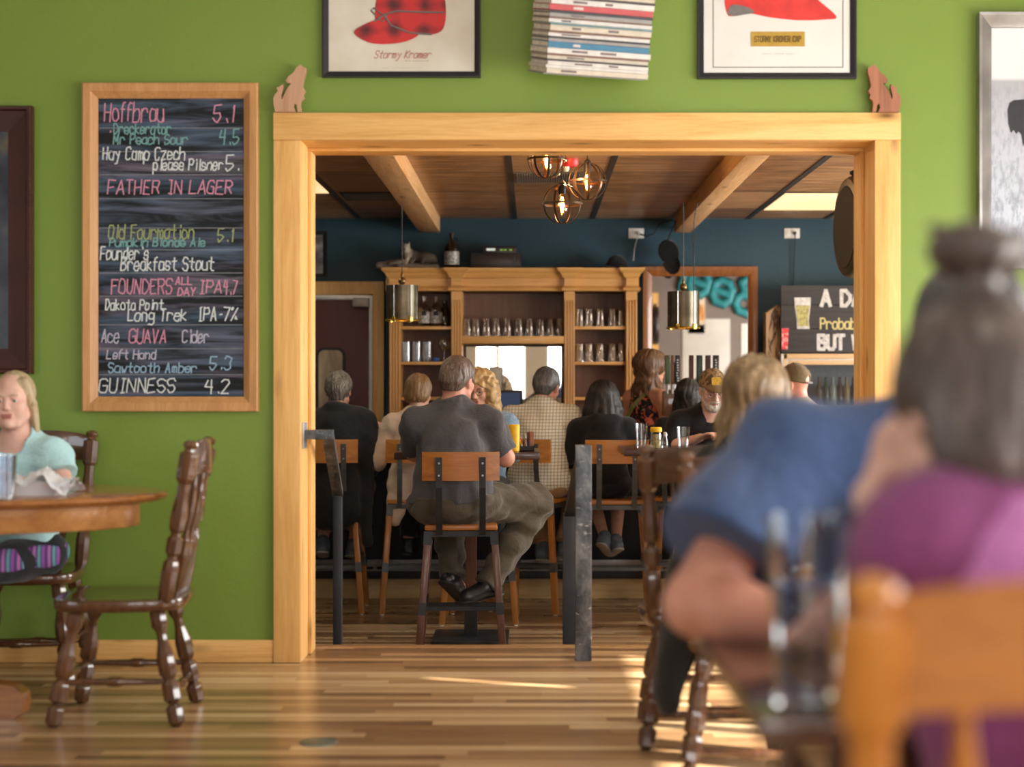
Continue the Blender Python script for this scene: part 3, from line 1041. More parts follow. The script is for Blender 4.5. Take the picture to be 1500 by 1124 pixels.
# ---------------------------------------------------------------- bar stools: wooden legs with black steel brackets and back straps
def make_stool(label, loc, rz, wl, ws, group, mb=M_black):
    t = thing('bar_stool', label, 'stool', loc, rz, group)
    sh = .75
    bm = NB(); box2(bm, -.195, .195, -.18, .185, sh - .03, sh, .012); obj('seat', bm, ws, t)
    bm = NB(); box2(bm, -.19, .19, -.175, .175, sh - .062, sh - .032); obj('seat_frame', bm, mb, t)
    tops, feet = {}, {}
    for sx in (-1, 1):
        for sy in (-1, 1):
            a = Vector((sx * .175, sy * .16, sh - .035)); b = Vector((sx * .23, sy * .21, .006))
            tops[sx, sy], feet[sx, sy] = a, b
            bm = NB(); bar(bm, a, b, .038, .038, up=(0, 1, 0), bev=.004); lg = obj('leg', bm, wl, t)
            for f0, f1 in ((0, .10), (.53, .62)):
                bm = NB(); bar(bm, a.lerp(b, f0), a.lerp(b, f1), .043, .043, up=(0, 1, 0)); obj('bracket', bm, mb, lg)
            bm = NB(); lathe(bm, b + Vector((0, 0, 0)), b - Vector((0, 0, .006)), [(0, .014), (1, .014)], 10); obj('glide', bm, M_white, lg)
    for (p, q, f) in (((-1, -1), (1, -1), .575), ((-1, 1), (1, 1), .62), ((-1, -1), (-1, 1), .50), ((1, -1), (1, 1), .50)):
        bm = NB(); bar(bm, tops[p].lerp(feet[p], f), tops[q].lerp(feet[q], f), .022, .022, up=(0, 0, 1)); obj('footrest', bm, mb, t)
    bm = NB()
    n = 8
    rings = []
    for i in range(n + 1):
        u = i / n * 2 - 1
        c = Vector((u * .205, -.235 - .028 * (1 - u * u), sh + .32))
        rings.append([c + Vector((0, dy, dz)) for dy, dz in ((.010, .074), (.010, -.078), (-.010, -.078), (-.010, .074))])
    ring_loft(bm, rings); obj('backrest', bm, ws, t, 25)
    for sx in (-1, 1):
        bm = NB()
        pts = [Vector((sx * .115, -.19, sh - .05)), Vector((sx * .115, -.205, sh + .0)), Vector((sx * .115, -.225, sh + .05)), Vector((sx * .115, -.262, sh + .2)), Vector((sx * .115, -.272, sh + .36))]
        for a, b in zip(pts[:-1], pts[1:]): bar(bm, a, b + (b - a) * .04, .034, .008, up=(0, 1, .2))
        st = obj('back_strap', bm, mb, t)
        bm = NB()
        for z in (.27, .335): lathe(bm, (sx * .115, -.276, sh + z), (sx * .115, -.284, sh + z), [(0, .006), (1, .004)], 8)
        obj('rivet', bm, plain('galvanised', (.45, .46, .47), .35, .8), st)
    return t


W_R = wood('stool_dark', (.050, .018, .012), (.095, .035, .022), (.15, .06, .035), 'z', rough=.35, coat=.2)
W_O = wood('stool_amber', (.24, .085, .016), (.40, .165, .035), (.52, .24, .06), 'z', rough=.35, coat=.2)
W_S = wood('stool_board', (.20, .062, .012), (.34, .12, .022), (.46, .185, .04), 'x', rough=.32, coat=.3)
SG = 'bar stools with steel back straps'
GM = (WX(676, 8.52), 8.52, FZ)
st1 = make_stool('bar stool with dark legs under the person in the grey polo', GM, 0.03, W_R, W_S, SG)
W_S2 = wood('stool_board_amber', (.30, .11, .018), (.48, .20, .036), (.60, .28, .06), 'x', rough=.32, coat=.3)
st2 = make_stool('bar stool under the person in the black hooded jacket', (WX(901, 10.32), 10.32, FZ), .0, W_O, W_S2, SG, plain('steel_strap', (.085, .093, .098), .4, .35, .5, .2, 20))
dup(st2, (WX(783, 10.45), 10.45, FZ), -.38, 'bar stool, turned sideways, under the person in the checked shirt')
dup(st2, (WX(610, 10.42), 10.42, FZ), .10, 'bar stool under the person in the beige shirt')
dup(st2, (WX(483, 10.42), 10.42, FZ), .03, 'bar stool under the person in the draped dark jacket')
dup(st2, (WX(703, 9.95), 9.95, FZ), math.pi, 'bar stool under the curly-haired person in denim')
dup(st2, (WX(1040, 10.05), 10.05, FZ), math.pi, 'bar stool under the bearded person in the camouflage cap')
dup(st2, (WX(1188, 10.3), 10.3, FZ), 1.0, 'bar stool under the person in the olive cap and braces')

# high table between the grey polo and the curly-haired woman
M_ht = wood('hightop_dark', (.030, .012, .010), (.055, .022, .017), (.085, .036, .026), 'x', rough=.3, coat=.3)
HT = thing('high_table', 'dark high table on one square pedestal behind the person in the grey polo', 'table', (WX(690, 9.12), 9.12, FZ))
bm = NB(); box2(bm, -.42, .40, -.34, .34, 1.078, 1.118, .008); obj('tabletop', bm, M_ht, HT)
bm = NB(); box(bm, (0, 0, .62), (.062, .062, .92)); obj('post', bm, wood('stool_dark2', (.07, .022, .012), (.13, .045, .025), (.19, .075, .04), 'z', rough=.4), HT)
bm = NB(); box(bm, (0, 0, .10), (.075, .075, .2)); obj('post_sleeve', bm, M_black, HT)
bm = NB(); box2(bm, -.22, .22, -.22, .22, .012, .04, .004); pl = obj('base_plate', bm, M_black, HT)
bm = NB()
for x in (-.19, .19):
    for y in (-.19, .19): lathe(bm, (x, y, .012), (x, y, 0), [(0, .018), (1, .016)], 10)
obj('glide', bm, M_dark, pl)
dup(HT, (WX(1010, 9.55), 9.55, FZ), 0, 'high table right of the doorway with glasses and a yellow-lidded jar', None)
HZ = FZ + 1.118


def on_table(px, d): return (WX(px, d), d, HZ)


M_yel = plain('mustard_yellow', (.78, .47, .012), .45)
bm = NB(); lathe(bm, (0, 0, 0), (0, 0, .155), [(0, .026), (.03, .031), (.9, .033), (.97, .033), (1, .03)], 20)
tag(obj('condiment_tub', bm, M_yel, None, 40, on_table(753, 8.93)), 'yellow cylindrical condiment tub beside the arm of the grey polo', 'tub')
cd = thing('condiment_caddy', 'small dark caddy of packets and a shaker on the high table edge', 'caddy', on_table(771, 8.98))
bm = NB(); box2(bm, -.05, .045, -.04, .04, 0, .006); box2(bm, -.05, -.046, -.04, .04, 0, .035); box2(bm, .041, .045, -.04, .04, 0, .035); box2(bm, -.05, .045, -.04, -.036, 0, .03); obj('rack', bm, M_dark, cd)
rnd = random.Random(8)
for i, c in enumerate(((.02, .03, .25), (.75, .5, .02), (.02, .02, .03), (.5, .5, .55), (.02, .04, .2))):
    bm = NB(); bar(bm, (-.036 + i * .013, -.01, .01), (-.05 + i * .016, -.02, .06), .03, .005)
    obj('packet', bm, plain('packet_%d' % i, c, .5), cd)
sk = thing('shaker', 'clear salt shaker standing in the caddy beside the yellow tub', 'shaker', on_table(770, 9.04))
bm = NB(); lathe(bm, (0, 0, 0), (0, 0, .075), [(0, .018), (.1, .02), (.7, .017), (.8, .013), (1, .013)], 14); obj('body', bm, M_glass, sk)
bm = NB(); lathe(bm, (0, 0, .075), (0, 0, .1), [(0, .014), (.6, .014), (1, .007)], 14); obj('cap', bm, plain('galvanised', (.45, .46, .47), .35, .8), sk)
tag(obj('menu_card', NB(), plain('menu_brown', (.22, .08, .03), .5)), 'small brown card standing at the right end of the high table', 'menu')
mc = bpy.data.objects['menu_card']; bm = NB(); box2(bm, -.012, .012, -.03, .03, 0, .11, .002); bm.to_mesh(mc.data); bm.free(); mc.location = on_table(777, 9.03); mc.rotation_euler = (0, 0, .3)
make_glass('water_glass', 'clear water glass left of the yellow-lidded jar', on_table(940, 9.35), .030, .038, .15, M_glass)
make_glass('water_glass', 'clear water glass in front of the bearded person', on_table(1001, 9.35), .030, .040, .13, M_glass)
jr = thing('spice_jar', 'glass jar with a yellow lid on the right high table', 'jar', on_table(961, 9.35))
bm = NB(); lathe(bm, (0, 0, 0), (0, 0, .10), [(0, .03), (.05, .033), (.85, .033), (1, .028)], 18); obj('body', bm, M_glass, jr)
bm = NB(); lathe(bm, (0, 0, .004), (0, 0, .085), [(0, .029), (1, .029)], 18); obj('filling', bm, plain('filling', (.42, .36, .16), .8, 0, .3, .4, 90), jr)
bm = NB(); lathe(bm, (0, 0, .10), (0, 0, .128), [(0, .036), (.8, .036), (1, .032)], 18); obj('lid', bm, M_yel, jr)
sk2 = dup(sk, on_table(974, 9.36), 0, 'clear shaker right of the yellow-lidded jar')

# ---------------------------------------------------------------- the bar
bar_t = thing('bar_counter', 'long dark bar with a pale top, foot ledge and pine kickboard', 'bar', (0, 0, 0))
t = NT('black_boards'); z_ = t.n('ShaderNodeSeparateXYZ'); t.l(t.coord(), z_.inputs[0])
ln_ = t.ramp(t.math('FRACT', t.math('MULTIPLY', z_.outputs[2], 6.2)), [(0, 1.0), (.03, 0.0), (.97, 0.0), (1, 1.0)])
M_bb = t.out(t.mix(ln_, (.010, .010, .013), (.002, .002, .002)), .5, 0, .4)
bm = NB(); box2(bm, -2.6, 2.9, 11.05, 11.75, FZ, .655); obj('front_panel', bm, M_bb, bar_t)
bm = NB(); box2(bm, -2.65, 2.95, 10.80, 11.8, .655, .70, .006); obj('counter_top', bm, plain('bar_top', (.34, .25, .18), .3, 0, .5, .2, 4), bar_t)
bm = NB(); box2(bm, -2.6, 2.9, 10.98, 11.05, FZ, -.19, .003); obj('kickboard', bm, M_pine_kick, bar_t)
bm = NB(); box2(bm, -2.6, 2.9, 10.90, 11.05, -.19, -.135, .003); obj('ledge', bm, M_black, bar_t)
bm = NB(); box2(bm, -2.6, 2.9, 10.885, 10.90, -.105, -.055, .003); box2(bm, -2.6, 2.9, 10.9, 11.05, -.135, -.125)
for x in (-2.2, -1.1, -.1, .9, 1.9): box2(bm, x - .01, x + .01, 10.89, 11.05, -.125, -.07)
obj('foot_rail', bm, plain('worn_steel', (.25, .24, .24), .4, .5), bar_t)

# beer taps on the bar
tw = thing('beer_tap_tower', 'wooden beer tap tower with dark paddle handles behind the bearded person', 'beer tap', (0, 0, 0))
TDp = 11.4
xa, xb_ = WX(972, TDp), WX(1058, TDp)
bm = NB(); box2(bm, xa, xb_, TDp + .03, TDp + .17, .93, 1.12, .01); obj('manifold', bm, M_ch, tw)
for q0 in (xa + .05, xb_ - .13):
    bm = NB(); box2(bm, q0, q0 + .08, TDp + .06, TDp + .14, .70, .93); obj('column', bm, plain('steel', (.42, .41, .40), .38, .7), tw)
for i, (x0, x1, c) in enumerate(((974, 981, (.045, .05, .02)), (983, 987, (.10, .035, .015)), (989, 996, (.014, .014, .02)), (1009, 1016, (.05, .012, .008)), (1020, 1029, (.014, .02, .016)), (1033, 1041, (.035, .012, .01)), (1044, 1053, (.02, .016, .012)))):
    bm = NB(); box2(bm, WX(x0, TDp), WX(x1, TDp), TDp - .012, TDp + .012, WZ(563, TDp), WZ(520.5, TDp), .004)
    th = obj('tap_handle', bm, plain('tap_paint_%d' % i, c, .35), tw)
    bm = NB(); xm = (WX(x0, TDp) + WX(x1, TDp)) / 2; lathe(bm, (xm, TDp, WZ(563, TDp)), (xm, TDp + .02, 1.10), [(0, .012), (.5, .008), (1, .012)], 10); obj('faucet', bm, plain('steel', (.42, .41, .40), .38, .7), th)
    if i in (0, 2, 4, 6):
        bm = NB(); r_ = random.Random(i)
        for k in range(9): box(bm, (xm + r_.uniform(-.004, .004), TDp - .0135, WZ(558 - k * 3.8, TDp)), (.012, .002, .010))
        obj('lettering', bm, plain('tap_letter_%d' % (i % 4), ((.40, .40, .37), 0, (.03, .10, .04))[0 if i % 4 == 2 else 2], .6), th)

# ---------------------------------------------------------------- back bar cabinet
MAP = dict(dark=(.44, .21, .055), mid=(.60, .32, .095), light=(.68, .39, .14))
M_mx = wood('maple_x', axis='x', rough=.38, coat=.2, bump=.02, **MAP)
M_mz = wood('maple_z', axis='z', rough=.38, coat=.2, bump=.02, **MAP)
M_back = wood('cabinet_back', (.085, .040, .024), (.125, .062, .04), (.165, .085, .055), 'z', rough=.5)
CD = 12.70
cx = lambda p: WX(p, CD)
cz = lambda p: WZ(p, CD)
cab = thing('back_bar_cabinet', 'tall maple back bar cabinet with fluted pilasters, shelves and a centre mirror', 'cabinet', (0, 0, 0))
bm = NB(); box2(bm, cx(571), cx(933), 12.98, 13.0, FZ, cz(400)); obj('back_panel', bm, M_back, cab)
PIL = [(570, 586.5), (661, 677), (826.5, 842), (917, 933.5)]
for x0, x1 in PIL:
    bm = NB()
    X0_, X1_ = cx(x0), cx(x1)
    box2(bm, X0_, X1_, CD + .012, 12.98, FZ, cz(427))
    w = (X1_ - X0_)
    box2(bm, X0_, X1_, CD, CD + .012, cz(440), cz(427))          # plain block above the flutes
    for k in range(4):
        u = X0_ + w * (.04 + .26 * k)
        box2(bm, u, u + w * .155, CD, CD + .013, FZ, cz(440), .003)
    obj('pilaster', bm, M_mz, cab, 20)
bm = NB()
box2(bm, cx(565), cx(936), CD + .02, 12.98, cz(427), cz(407))     # frieze
obj('frieze', bm, M_mx, cab)


def crown(bm, x0, x1, y, pad):
    pr = [(0, cz(427), .004), (.022, cz(426), 0), (.026, cz(423), 0), (.010, cz(420), 0), (0, cz(419), 0), (0, cz(408), 0), (.012, cz(407), 0), (.022, cz(404), 0), (.030, cz(400.5), 0), (.048, cz(398), 0), (.055, cz(396), 0), (.058, cz(393), 0)]
    rings = [[Vector((x0 - pad * e, 12.98, z)), Vector((x0 - pad * e, y - e, z)), Vector((x1 + pad * e, y - e, z)), Vector((x1 + pad * e, 12.98, z))] for e, z, _ in pr]
    ring_loft(bm, rings)


bm = NB(); crown(bm, cx(569), cx(934), CD + .01, 0); obj('cornice', bm, M_mx, cab, 15)
for x0, x1 in PIL:
    bm = NB(); crown(bm, cx(x0), cx(x1), CD - .03, 1); obj('capital', bm, M_mx, cab, 15)


def shelf(x0, x1, y0, y1, dep=CD + .03):
    bm = NB(); box2(bm, cx(x0), cx(x1), dep, 12.98, cz(y1), cz(y0), .003); obj('shelf', bm, M_mx, cab)


for yy in (478, 530, 582): shelf(586.5, 661, yy, yy + 4.5); shelf(842, 917, yy, yy + 4.5)
shelf(677, 826.5, 492.5, 503.5, CD + .005)
shelf(677, 826.5, 620, 626)
bm = NB(); box2(bm, cx(560), cx(942), 12.3, 12.98, FZ, .62); obj('base_unit', bm, M_mx, cab)
bm = NB(); box2(bm, cx(560), cx(942), 12.26, 12.99, .62, .66, .006); obj('back_counter', bm, M_mx, cab)
t = NT('mirror_silver'); M_mirror = t.out((.86, .88, .88), .015, 1.0, .5)
bm = NB(); box2(bm, cx(681), cx(823), 12.965, 12.975, .7, cz(507)); obj('mirror_glass', bm, M_mirror, cab)

# pint glasses, upside down, on the shelves
M_pint = glass('pint_glass', (.93, .93, .93), .06, .55, .16)
bm = NB()
seg = 18
prof = [(0, .043), (.145, .031), (.148, .029), (.149, .002), (.132, .002), (.130, .027), (.003, .0405)]
ring_loft(bm, [[Vector((r * math.cos(2 * math.pi * k / seg), r * math.sin(2 * math.pi * k / seg), z)) for k in range(seg)] for z, r in prof])
pint = obj('pint_glass', bm, M_pint, None, 40)
used = [False]


def put_pint(px, d, z, label, group):
    if used[0]:
        o = pint.copy(); COL.objects.link(o)
    else:
        o = pint; used[0] = True
    o.location = (WX(px, d), d, z)
    tag(o, label, 'glass', group)


for i, px in enumerate((684, 697, 712.5, 727, 743, 760, 775.5, 792, 806.5, 819.5)):
    put_pint(px, 12.82, cz(492.5), '%s upturned pint glass from the left on the wide centre shelf' % ORD[i], 'pint glasses on the centre shelf')
for i, px in enumerate((849, 863, 879.5, 897.5, 910)):
    put_pint(px, 12.82, cz(478), '%s upturned pint glass on the upper right shelf' % ORD[i], 'pint glasses on the right shelves')
for i, px in enumerate((849.5, 863, 879.5, 897.5, 910)):
    put_pint(px, 12.82, cz(530), '%s upturned pint glass on the right shelf, one row lower' % ORD[i], 'pint glasses on the right shelves')


def mug(px, z, label, r=.042, h=.165):
    bm = NB()
    pr = [(0, r), (h, r * .97), (h, r * .9), (.01, r * .9), (.01, .002)]
    ring_loft(bm, [[Vector((q * math.cos(2 * math.pi * k / 20), q * math.sin(2 * math.pi * k / 20), zz)) for k in range(20)] for zz, q in pr])
    tag(obj('beer_glass', bm, glass('mug_glass', (.90, .90, .90), .10, .35, .03), None, 40, (WX(px, 12.84), 12.84, z)), label, 'glass', 'glasses on the lower left shelf')


mug(595, cz(530), 'bright straight beer glass at the left end of the lower left shelf')
mug(610.5, cz(530), 'second straight beer glass on the lower left shelf', .040)
mug(626, cz(530), 'third straight beer glass on the lower left shelf', .044)
bm = NB(); lathe(bm, (0, 0, 0), (0, 0, .20), [(0, .036), (.03, .034), (.05, .006), (.42, .006), (.48, .02), (.6, .044), (.75, .05), (.9, .044), (1, .036)], 18, caps=False)
tag(obj('wine_glass', bm, M_pint, None, 40, (WX(651, 12.84), 12.84, cz(530))), 'stemmed wine glass at the right end of the lower left shelf', 'glass')
bm = NB(); ball(bm, (0, 0, .018), .03, 12, 8, (1.2, .8, .6)); tag(obj('blue_cloth', bm, plain('blue_rag', (.03, .09, .28), .8), None, 60, (WX(638, 12.76), 12.76, cz(530))), 'small crumpled blue cloth on the lower left shelf', 'cloth')

# growlers
M_amber = plain('brown_glass', (.016, .008, .005), .08, 0, .7)
GP = [(0, .055), (.03, .062), (.52, .062), (.66, .050), (.76, .024), (.80, .019), (.93, .019), (.94, .024), (1, .023)]


def growler(label, loc, m, h=.29, label_m=None, dark_mark=False, s=1.0):
    g = thing('growler', label, 'bottle', loc)
    bm = NB(); lathe(bm, (0, 0, 0), (0, 0, h), [(a, r * s) for a, r in GP], 24); obj('body', bm, m, g, 50)
    bm = NB(); tube(bm, [Vector((.018 * s + .026 * s * math.sin(a), 0, h * (.80 + .06 * math.cos(a)))) for a in [math.pi * k / 8 for k in range(9)]], .005 * s, 8); obj('handle', bm, m, g)
    bm = NB(); lathe(bm, (0, 0, h * .12), (0, 0, h * .48), [(0, .0628 * s), (1, .0628 * s)], 24, caps=False); lb = obj('label', bm, label_m, g, 50)
    return g, lb


t = NT('growler_label'); f = t.noise(t.coord((1, 1, 1)), 60, 2); M_glab = t.out(t.ramp(f, [(.46, (.50, .49, .46)), (.56, (.22, .22, .21))]), .6)
M_clear = glass('growler_glass', (.82, .80, .78), .03, .5)
for px, nm in ((621.5, 'left of two labelled clear growlers on the upper left shelf'), (639, 'right of two labelled clear growlers on the upper left shelf')):
    g, lb = growler(nm, (WX(px, 12.84), 12.84, cz(478)), M_clear, .25, M_glab, s=.78)
    bm = NB(); box2(bm, -.02, .02, -.054, -.050, .09, .125); obj('printed_panel', bm, M_dark, lb)
bm = NB(); lathe(bm, (0, 0, 0), (0, 0, .22), [(0, .045), (.6, .045), (.75, .02), (1, .018)], 16)
tag(obj('dark_bottle', bm, M_amber, None, 40, (WX(652, 12.88), 12.88, cz(478))), 'dark bottle in the shade beside the two growlers', 'bottle')
CT = cz(393) + .001
growler('dark brown growler with a white label on top of the cabinet', (WX(662, 12.85), 12.85, CT), M_amber, .30, M_glab)

# mounted animal on driftwood, stereo, caps and cables on top of the cabinet
dw = thing('mounted_fox', 'small taxidermy fox-like animal crouching on driftwood atop the cabinet left end', 'taxidermy', (WX(597, 12.84), 12.84, CT))
f_ = Field((-.30, -.12, -.01), (.32, .12, .12), .006)
r_ = random.Random(5)
for k in range(9):
    x0 = r_.uniform(-.24, .05); z0 = r_.uniform(.02, .055); y0 = r_.uniform(-.05, .05)
    f_.cap((x0, y0, z0), (x0 + r_.uniform(.12, .28), y0 + r_.uniform(-.03, .03), z0 + r_.uniform(-.02, .03)), r_.uniform(.012, .024), r_.uniform(.006, .014), .012)
f_.cap((-.2, 0, .025), (.24, 0, .02), .028, .02, .02)
f_.plane((0, 0, .001), (0, 0, -1))
f_.disp(lambda x, y, z: .004 * np.sin(z * 420 + 6 * np.sin(x * 20)) + .003 * np.sin(y * 300 + x * 15), .03)
sdf_obj('driftwood', f_, wood('driftwood', (.10, .075, .055), (.24, .19, .15), (.38, .31, .26), 'x', rough=.8, bump=.3), dw)
f_ = Field((-.10, -.09, .02), (.24, .09, .25), .005)
f_.ell((.13, .0, .095), (.095, .055, .05), .02)
f_.ell((.03, -.01, .11), (.055, .045, .05), .03)
f_.cap((.01, -.02, .12), (-.015, -.03, .165), .035, .03, .03)
f_.ell((-.012, -.04, .175), (.036, .038, .032), .015)
f_.cap((-.012, -.06, .168), (-.012, -.085, .160), .016, .009, .012)
for sx in (-1, 1): f_.cap((-.012 + sx * .022, -.03, .195), (-.012 + sx * .033, -.028, .222), .014, .004, .008, squash=((0, 1, 0), .5))
f_.cap((.20, .01, .09), (.235, .03, .065), .03, .02, .02)
for x, y in ((-.0, -.05), (.05, -.05), (.13, -.05)): f_.cap((x, y, .08), (x - .01, y - .01, .045), .018, .013, .012)
f_.disp(lambda x, y, z: .0022 * np.sin(x * 330 + 5 * np.sin(z * 60)) * np.sin(z * 260 + 4 * np.sin(y * 90)), .03)
t = NT('fox_fur'); sp = t.n('ShaderNodeSeparateXYZ'); t.l(t.coord(), sp.inputs[0]); f = t.noise(t.coord(), 60, 4)
M_fur = t.out(t.mix(t.ramp(sp.outputs[0], [(.02, 0.0), (.05, 1.0)]), t.mix(f, (.30, .24, .17), (.52, .45, .36)), t.mix(f, (.03, .022, .016), (.10, .07, .045))), .9)
fx = sdf_obj('animal', f_, M_fur, dw)
bm = NB()
ball(bm, (-.012, -.0915, .160), .006)
obj('nose', bm, M_dark, fx)
for sx in (-1, 1):
    bm = NB(); ball(bm, (-.012 + sx * .016, -.068, .182), .0055); obj('eye', bm, M_dark, fx)

M_stereo = plain('stereo_black', (.014, .011, .012), .35, .1, .5)
s1 = thing('stereo_amplifier', 'wide dark stereo amplifier on top of the cabinet', 'stereo', (WX(727, 12.86), 12.86, CT))
bm = NB(); box2(bm, -.205, .205, -.10, .10, .01, .125, .005); obj('case', bm, M_stereo, s1)
for dx in (.14, .165):
    bm = NB(); lathe(bm, (dx, -.1, .085 - (dx - .14)), (dx, -.112, .085 - (dx - .14)), [(0, .011), (1, .010)], 14); obj('knob', bm, M_black, s1)
for dx in (-.17, .17):
    bm = NB(); lathe(bm, (dx, -.05, .01), (dx, -.05, 0), [(0, .015), (1, .015)], 10); obj('foot', bm, M_dark, s1)
s2 = thing('tuner_unit', 'small black tuner with lit green display stacked on the amplifier', 'stereo', (WX(733, 12.86), 12.86, CT + .125))
bm = NB(); box2(bm, -.138, .138, -.09, .09, 0, .062, .004); obj('case', bm, M_stereo, s2)
bm = NB(); box2(bm, -.112, -.04, -.093, -.089, .022, .042); obj('display', bm, glow('display_pale', (.55, .62, .55), .55), s2)
for dx in (.0, .03, .075):
    bm = NB(); box2(bm, dx, dx + .022, -.093, -.089, .022, .034); obj('indicator', bm, glow('display_green', (.22, .42, .05), .35), s2)


def cap_sdf(m, parent, scale=1.0, name='crown'):
    f_ = Field((-.11, -.13, -.02), (.11, .23, .16), .006)
    f_.ell((0, 0, .0), (.088, .105, .115), .01)
    f_.plane((0, 0, 0), (0, 0, -1), .005)
    sdf_crown = sdf_obj(name, f_, m, parent)
    f_ = Field((-.11, .0, -.05), (.11, .22, .06), .005)
    f_.ell((0, .075, -.04), (.085, .115, .062), .01)
    f_.ell((0, .06, -.055), (.10, .14, .062), .004, 'cut')
    f_.plane((0, .065, 0), (0, -1, 0))
    sdf_obj('brim', f_, m, parent)
    return sdf_crown


M_capblack = fabric('cap_black', (.010, .010, .012))
M_capgold = plain('cap_gold', (.45, .27, .05), .6)
c1 = thing('cap', 'black cap lying on top of the cabinet right end', 'cap', (WX(904, 12.84), 12.84, CT + .005), 2.3)
cw = cap_sdf(M_capblack, c1)
bm = NB(); ball(bm, (.03, -.095, .062), .016, 10, 6, (1, .3, .5)); obj('emblem', bm, M_capgold, cw)
c2 = thing('cap', 'black cap hanging by its strap from the right ceiling beam', 'cap', (WX(979, 12.80), 12.80, WZ(370, 12.8)), 0)
c2.rotation_euler = (0, math.radians(100), math.radians(25)); c2.rotation_euler = (math.radians(-68), math.radians(-12), math.radians(-28))
cw2 = cap_sdf(M_capblack, c2)
bm = NB(); ball(bm, (.0, .102, .03), .018, 10, 6, (1, .3, .6)); obj('emblem', bm, M_capgold, cw2)
iv = (Matrix.Translation(c2.location) @ c2.rotation_euler.to_matrix().to_4x4()).inverted()
bm = NB(); tube(bm, [Vector((.02, -.095, .02)), iv @ Vector((1.125, 12.79, 2.40)), iv @ Vector((1.165, 12.79, 2.48)), iv @ Vector((1.172, 12.79, 2.50))], .005, 6); obj('strap', bm, M_capblack, c2)
bm = NB(); bar(bm, iv @ Vector((1.15, 12.79, 2.50)), iv @ Vector((1.178, 12.79, 2.50)), .01, .01); obj('hook', bm, M_black, c2)


def outlet(px, label, m_cord, pts, two=False):
    o = thing('wall_outlet', label, 'outlet', (WX(px, 13.1), 13.1, WZ(342, 13.1)))
    bm = NB(); box2(bm, -.065, .065, -.012, 0, -.042, .042, .004); obj('plate', bm, M_white, o)
    for dx in (-.03, .03):
        bm = NB(); box2(bm, dx - .017, dx + .017, -.015, -.011, -.03, .03, .002); obj('socket', bm, M_white, o)
    bm = NB(); lathe(bm, (.02, -.015, .0), (.02, -.045, 0), [(0, .014), (1, .012)], 10); obj('plug', bm, m_cord, o)
    bm = NB(); tube(bm, [Vector(p) for p in pts], .005, 8); c_ = obj('power_cord', bm, m_cord, o)
    return o


M_cordw = plain('cord_white', (.6, .6, .58), .5)
outlet(932, 'white wall outlet with a white cord above the cabinet', M_cordw, [(.02, -.04, 0), (.0, -.05, -.06), (-.02, -.05, -.14), (-.03, -.06, -.235)])
outlet(1160, 'white wall outlet with a black cord above the painted sign', M_dark, [(.02, -.04, 0), (.018, -.045, -.1), (.012, -.03, -.25), (.008, -.03, -.44)])
bm = NB(); tube(bm, [Vector((WX(937, 13.06), 13.06, WZ(343, 13.06))), Vector((WX(948, 13.05), 13.05, WZ(346, 13.05))), Vector((WX(958, 13.04), 13.04, WZ(342, 13.04))), Vector((WX(966, 13.03), 13.03, WZ(328, 13.03))), Vector((WX(985, 13.03), 13.03, WZ(322, 13.03)))], .006, 8)
tag(obj('black_cord', bm, M_dark), 'black cord curving from the left outlet to the ceiling beam', 'cord')
bm = NB(); box2(bm, cx(720), cx(727), 12.4, 12.46, .66, .66 + .01); bm.free()

# cash register screen on the back counter
cr = thing('register_screen', 'dark register screen with a pale box beside the curly-haired person', 'screen', (WX(739, 12.45), 12.45, .66))
bm = NB(); box2(bm, -.14, .14, -.02, .03, .26, .46, .008); obj('housing', bm, M_stereo, cr)
bm = NB(); box2(bm, -.12, .125, -.026, -.019, .28, .44); obj('display', bm, glow('screen_blue', (.02, .035, .075), .9), cr)
bm = NB(); box2(bm, -.05, .05, -.01, .02, .02, .27); box2(bm, -.12, .12, -.08, .08, 0, .02, .005); obj('stand', bm, M_black, cr)
bm = NB(); box2(bm, -.09, .01, .05, .13, .0, .65, .006)
tag(obj('paper_dispenser', bm, plain('dispenser_cream', (.50, .46, .38), .5), None, 35, (WX(733, 12.62), 12.6, .66)), 'cream upright box standing before the cabinet mirror', 'dispenser')

# framed wall mirror right of the cabinet
FM = wood('mirror_frame_wood', (.13, .045, .012), (.24, .085, .02), (.34, .13, .035), 'z', rough=.3, coat=.4)
fm = thing('wall_mirror', 'large wood-framed mirror on the blue wall right of the cabinet', 'mirror', (0, 0, 0))
D_ = 13.04
x0, x1, z1, z0 = WX(942, D_), WX(1110, D_), WZ(390.5, D_), .80


def frame_bars(x0, x1, z0, z1, y, w, dep, m, parent, face=None, nm='frame_bar'):
    """four mitred bars; y is the wall plane, dep how far they stand out"""
    pr = face or [(0, 0), (0, 1), (.25, 1.0), (.8, .72), (1, .55), (1, 0)]
    cs = [(x0, z0), (x1, z0), (x1, z1), (x0, z1)]
    ins = [(1, 1), (-1, 1), (-1, -1), (1, -1)]
    for i in range(4):
        j = (i + 1) % 4
        bm = NB()
        rings = []
        for (cx_, cz_), (ix, iz) in ((cs[i], ins[i]), (cs[j], ins[j])):
            rings.append([Vector((cx_ + ix * u * w, y - v * dep, cz_ + iz * u * w)) for u, v in pr])
        ring_loft(bm, rings)
        obj(nm, bm, m, parent, 25)


frame_bars(x0, x1, z0, z1, 13.1, .080, .06, FM, fm)
bm = NB(); box2(bm, x0 + .07, x1 - .07, 13.07, 13.085, z0 + .07, z1 - .07); obj('mirror_glass', bm, M_mirror, fm)

